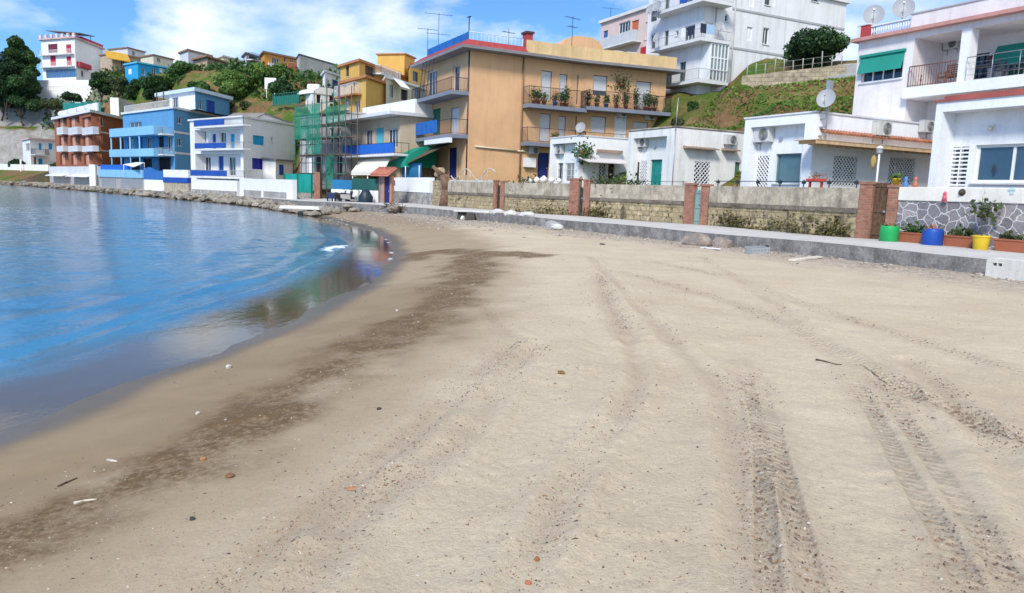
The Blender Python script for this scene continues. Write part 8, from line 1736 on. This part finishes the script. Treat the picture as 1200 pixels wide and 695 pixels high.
def stick(pts, r, mat, label, name='stick', cat='driftwood', rise=.5):
    q = [Vector(ground(*p)) + Vector((0, 0, r * rise)) for p in pts]; m = MB(); k = len(q) - 1
    for i in range(k): m.tube(q[i], q[i + 1], r * (1 - .5 * i / k), 7, r * (1 - .5 * (i + 1) / k))
    return m.build(name, mat, label=label, cat=cat)
stick([(86, 584), (98, 581.5), (113, 580)], .010, bleach, 'white bleached stick lying on the dark weed strip', group if False else 'stick'); stick([(68, 562), (78, 557), (90, 552)], .009, M('dark_wood', (.08, .055, .04), .9), 'dark forked twig on the wet sand above the bleached stick')
stick([(956, 422), (966, 424), (978, 427), (986, 427)], .012, M('dark_wood'), 'dark driftwood twig lying across the wheel tracks on the right')
stick([(126, 532.5), (137, 535)], .012, bleach, 'short pale stick at the edge of the wet sand')
def chunk(px, py, s, c, label, name, cat, seed=0, flat=.6):
    x, y, z = ground(px, py); m = MB(); m.rock((x, y, z + s * flat * .5), s, s * .75, s * flat, seed, seed, 2); return m.build(name, M('chunk_%d' % seed, c, .9, var=.3, scale=14), label=label, cat=cat)
chunk(238, 536, .022, (.42, .19, .09), 'small orange brick chip beside the weed strip on the left', 'brick_chip', 'brick chip', 1); chunk(270, 556, .04, (.20, .10, .055), 'clump of dry brown leaves on the pale sand at left', 'leaf_clump', 'leaf clump', 2, .35)
chunk(619, 684, .016, (.46, .17, .08), 'red brick chip in the wheel groove at bottom centre', 'brick_chip', 'brick chip', 3); chunk(412, 570.5, .035, (.42, .20, .10), 'flat reddish leaf on the sand left of centre', 'leaf', 'leaf', 4, .2); chunk(629, 656, .018, (.35, .14, .05), 'small brown brick chip above the bottom one in the groove', 'brick_chip', 'brick chip', 5); chunk(658, 438, .04, (.22, .13, .05), 'brown lump alone on the smooth sand at centre', 'stone', 'stone', 6); chunk(232, 479, .025, (.55, .50, .43), 'pale pebble on the damp strip at left', 'pebble', 'pebble', 7); chunk(465, 361, .035, (.60, .56, .50), 'white pebble on the damp sand inside the bay curve', 'pebble', 'pebble', 8)
chunk(225, 606, .02, (.05, .045, .04), 'black pebble on the sand lower left', 'pebble', 'pebble', 9); chunk(444, 478.5, .022, (.05, .045, .04), 'black pebble left of the centre wheel marks', 'pebble', 'pebble', 10); chunk(268, 424, .05, (.45, .43, .40), 'grey stone lying at the water edge', 'stone', 'stone', 11, .5); chunk(706, 287, .12, (.12, .10, .09), 'dark flat piece of debris on the gravelly sand', 'debris', 'debris', 12, .3)
# concrete lumps and stones by the kerb in the middle
p = kp(663, .6); m = MB(); m.rock((p.x, p.y, .10), .75, .40, .34, 41, R(117), 2); m.build('concrete_lump', concrete, label='broken grey concrete lump against the kerb below the twin brick pillars', cat='concrete lump'); p = kp(674, .95); m = MB(); m.rock((p.x, p.y, .12), .45, .22, .16, 43, R(120), 2); m.build('white_stone', whb, label='white slab lying before the grey concrete lump', cat='stone')
for i, (px, s, lab) in enumerate(((578, .60, 'longest pale stone on the kerb edge, leftmost'), (593, .45, 'pale stone on the kerb edge with a dark shadowed side'), (612, .62, 'low pale stone on the kerb edge, rightmost'))): p = kp(px, -.25); m = MB(); m.rock((p.x, p.y, .50), s, .35, .22, 50 + i, R(115), 2); m.build('kerb_stone', whb, label=lab, cat='stone', group='pale stones on the kerb edge')
dkp = M('dark_rubber', (.06, .055, .05), .8, var=.3)
for i, (px, lab) in enumerate(((547, 'left dark mooring block against the kerb'), (557, 'right dark mooring block against the kerb'))):
    p = kp(px, .32); m = MB(); m.hexa([(p.x - .28, p.y - .28, -.05), (p.x + .28, p.y - .28, -.05), (p.x + .28, p.y + .28, -.05), (p.x - .28, p.y + .28, -.05), (p.x - .22, p.y - .2, .40), (p.x + .22, p.y - .2, .40), (p.x + .22, p.y + .2, .40), (p.x - .22, p.y + .2, .40)]); m.build('mooring_block', dkp, label=lab, cat='mooring block', group='dark blocks at the kerb', bevel=.04)
p = kp(552, .5); m = MB(); m.rock((p.x, p.y - .3, .05), .16, .14, .20, 61, 0, 2); m.build('white_stone', whb, label='small white stone between the two dark mooring blocks', cat='stone')
m = MB(); p = kp(552, -.1); m.box(p.x - 1.1, p.x + .9, p.y - .2, p.y + .6, .40, .50); m.build('pale_slab', whb, label='pale stone slab lying on the kerb over the dark mooring blocks', cat='slab', bevel=.03)
# fish trap / brush bundle at the kerb
p = kp(469, .45); o = empty('brush_bundle', (p.x, p.y, .0), 'rounded brown bundle of brushwood against the kerb', 'brush bundle'); m = MB()
for i in range(90): a = random.uniform(0, 6.28); z = random.uniform(0, .6); r0 = random.uniform(.3, .62); q = Vector((p.x + r0 * math.cos(a), p.y + r0 * .7 * math.sin(a), z)); m.tube(q, q + Vector((random.uniform(-.4, .4), random.uniform(-.3, .3), random.uniform(-.15, .25))), .022, 4)
m.build('twigs', M('dark_wood'), o); m = MB(); m.rock((p.x, p.y, .28), .55, .42, .34, 71, 0, 2); m.build('core', brs, o)
p = kp(412, .35); m = MB(); m.rock((p.x, p.y, .2), .7, .35, .25, 81, R(110), 2); m.build('boulder', brs, label='dark stone at the kerb below the scooters', cat='boulder'); p = kp(404, 3.0); m = MB(); m.hexa([(p.x - 1.6, p.y - .4, -.1), (p.x + 1.4, p.y - .9, -.1), (p.x + 1.6, p.y + .1, -.1), (p.x - 1.4, p.y + .5, -.1), (p.x - 1.5, p.y - .3, .12), (p.x + 1.3, p.y - .8, .14), (p.x + 1.5, p.y, .14), (p.x - 1.3, p.y + .4, .12)]); m.build('pale_slab', whb, label='pale flat slab on the rubble at the head of the bay', cat='slab', bevel=.03)
# tufts of weed at the foot of the garden wall (stuff) and creepers on the long wall
pts = []; 
for _ in range(1500):
    px = random.choice((random.gauss(700, 9), random.gauss(745, 20), random.gauss(860, 9), random.gauss(925, 25), random.gauss(980, 12), random.gauss(640, 20)));
    if not 592 < px < 1000: continue
    w = on_wall(px); z = PZ + abs(random.gauss(0, .32)); pts.append((w.x - P_.x * random.uniform(.03, .16), w.y - P_.y * random.uniform(.03, .16), min(z, 1.25)))
pts = np.array(pts); nr = rng.normal(size=(len(pts), 3)) + np.array([-P_.x, -P_.y, .3]) * .8; nr /= np.linalg.norm(nr, axis=1, keepdims=True)
leaf_mesh('wall_weeds', pts, nr, .085, leafmat('weed_olive', (.06, .05, .02), (.17, .15, .05)), None, loc=(0, 0, 0), label='olive brown weeds growing at the foot of the garden wall', cat='weeds', kind='stuff')
# plants peeping over the garden wall
for px, lab, h in ((688, 'bushy plant peeping over the wall behind the twin brick pillars', .8), (700, 'low plant behind the wall before the smallest bungalow', .6), (723, 'low pale plant behind the wall next to the rusty fence panel', .7), (607, 'olive shrub behind the wall left of the white ornaments', .8)):
    w = on_wall(px) + P_ * .9; o = empty('garden_plant', (w.x, w.y, 1.5), lab, 'plant', 'plants behind the garden wall'); m = MB()
    for i in range(4): m.tube((w.x, w.y, 1.3), (w.x + random.uniform(-.4, .4), w.y + random.uniform(-.3, .3), 1.9 + random.uniform(0, h)), .02, 4)
    m.build('stem', bark, o); plant_leaves('foliage', (w.x, w.y, 1.6), .9, h + .3, 260, leaf_olive, o, .11)
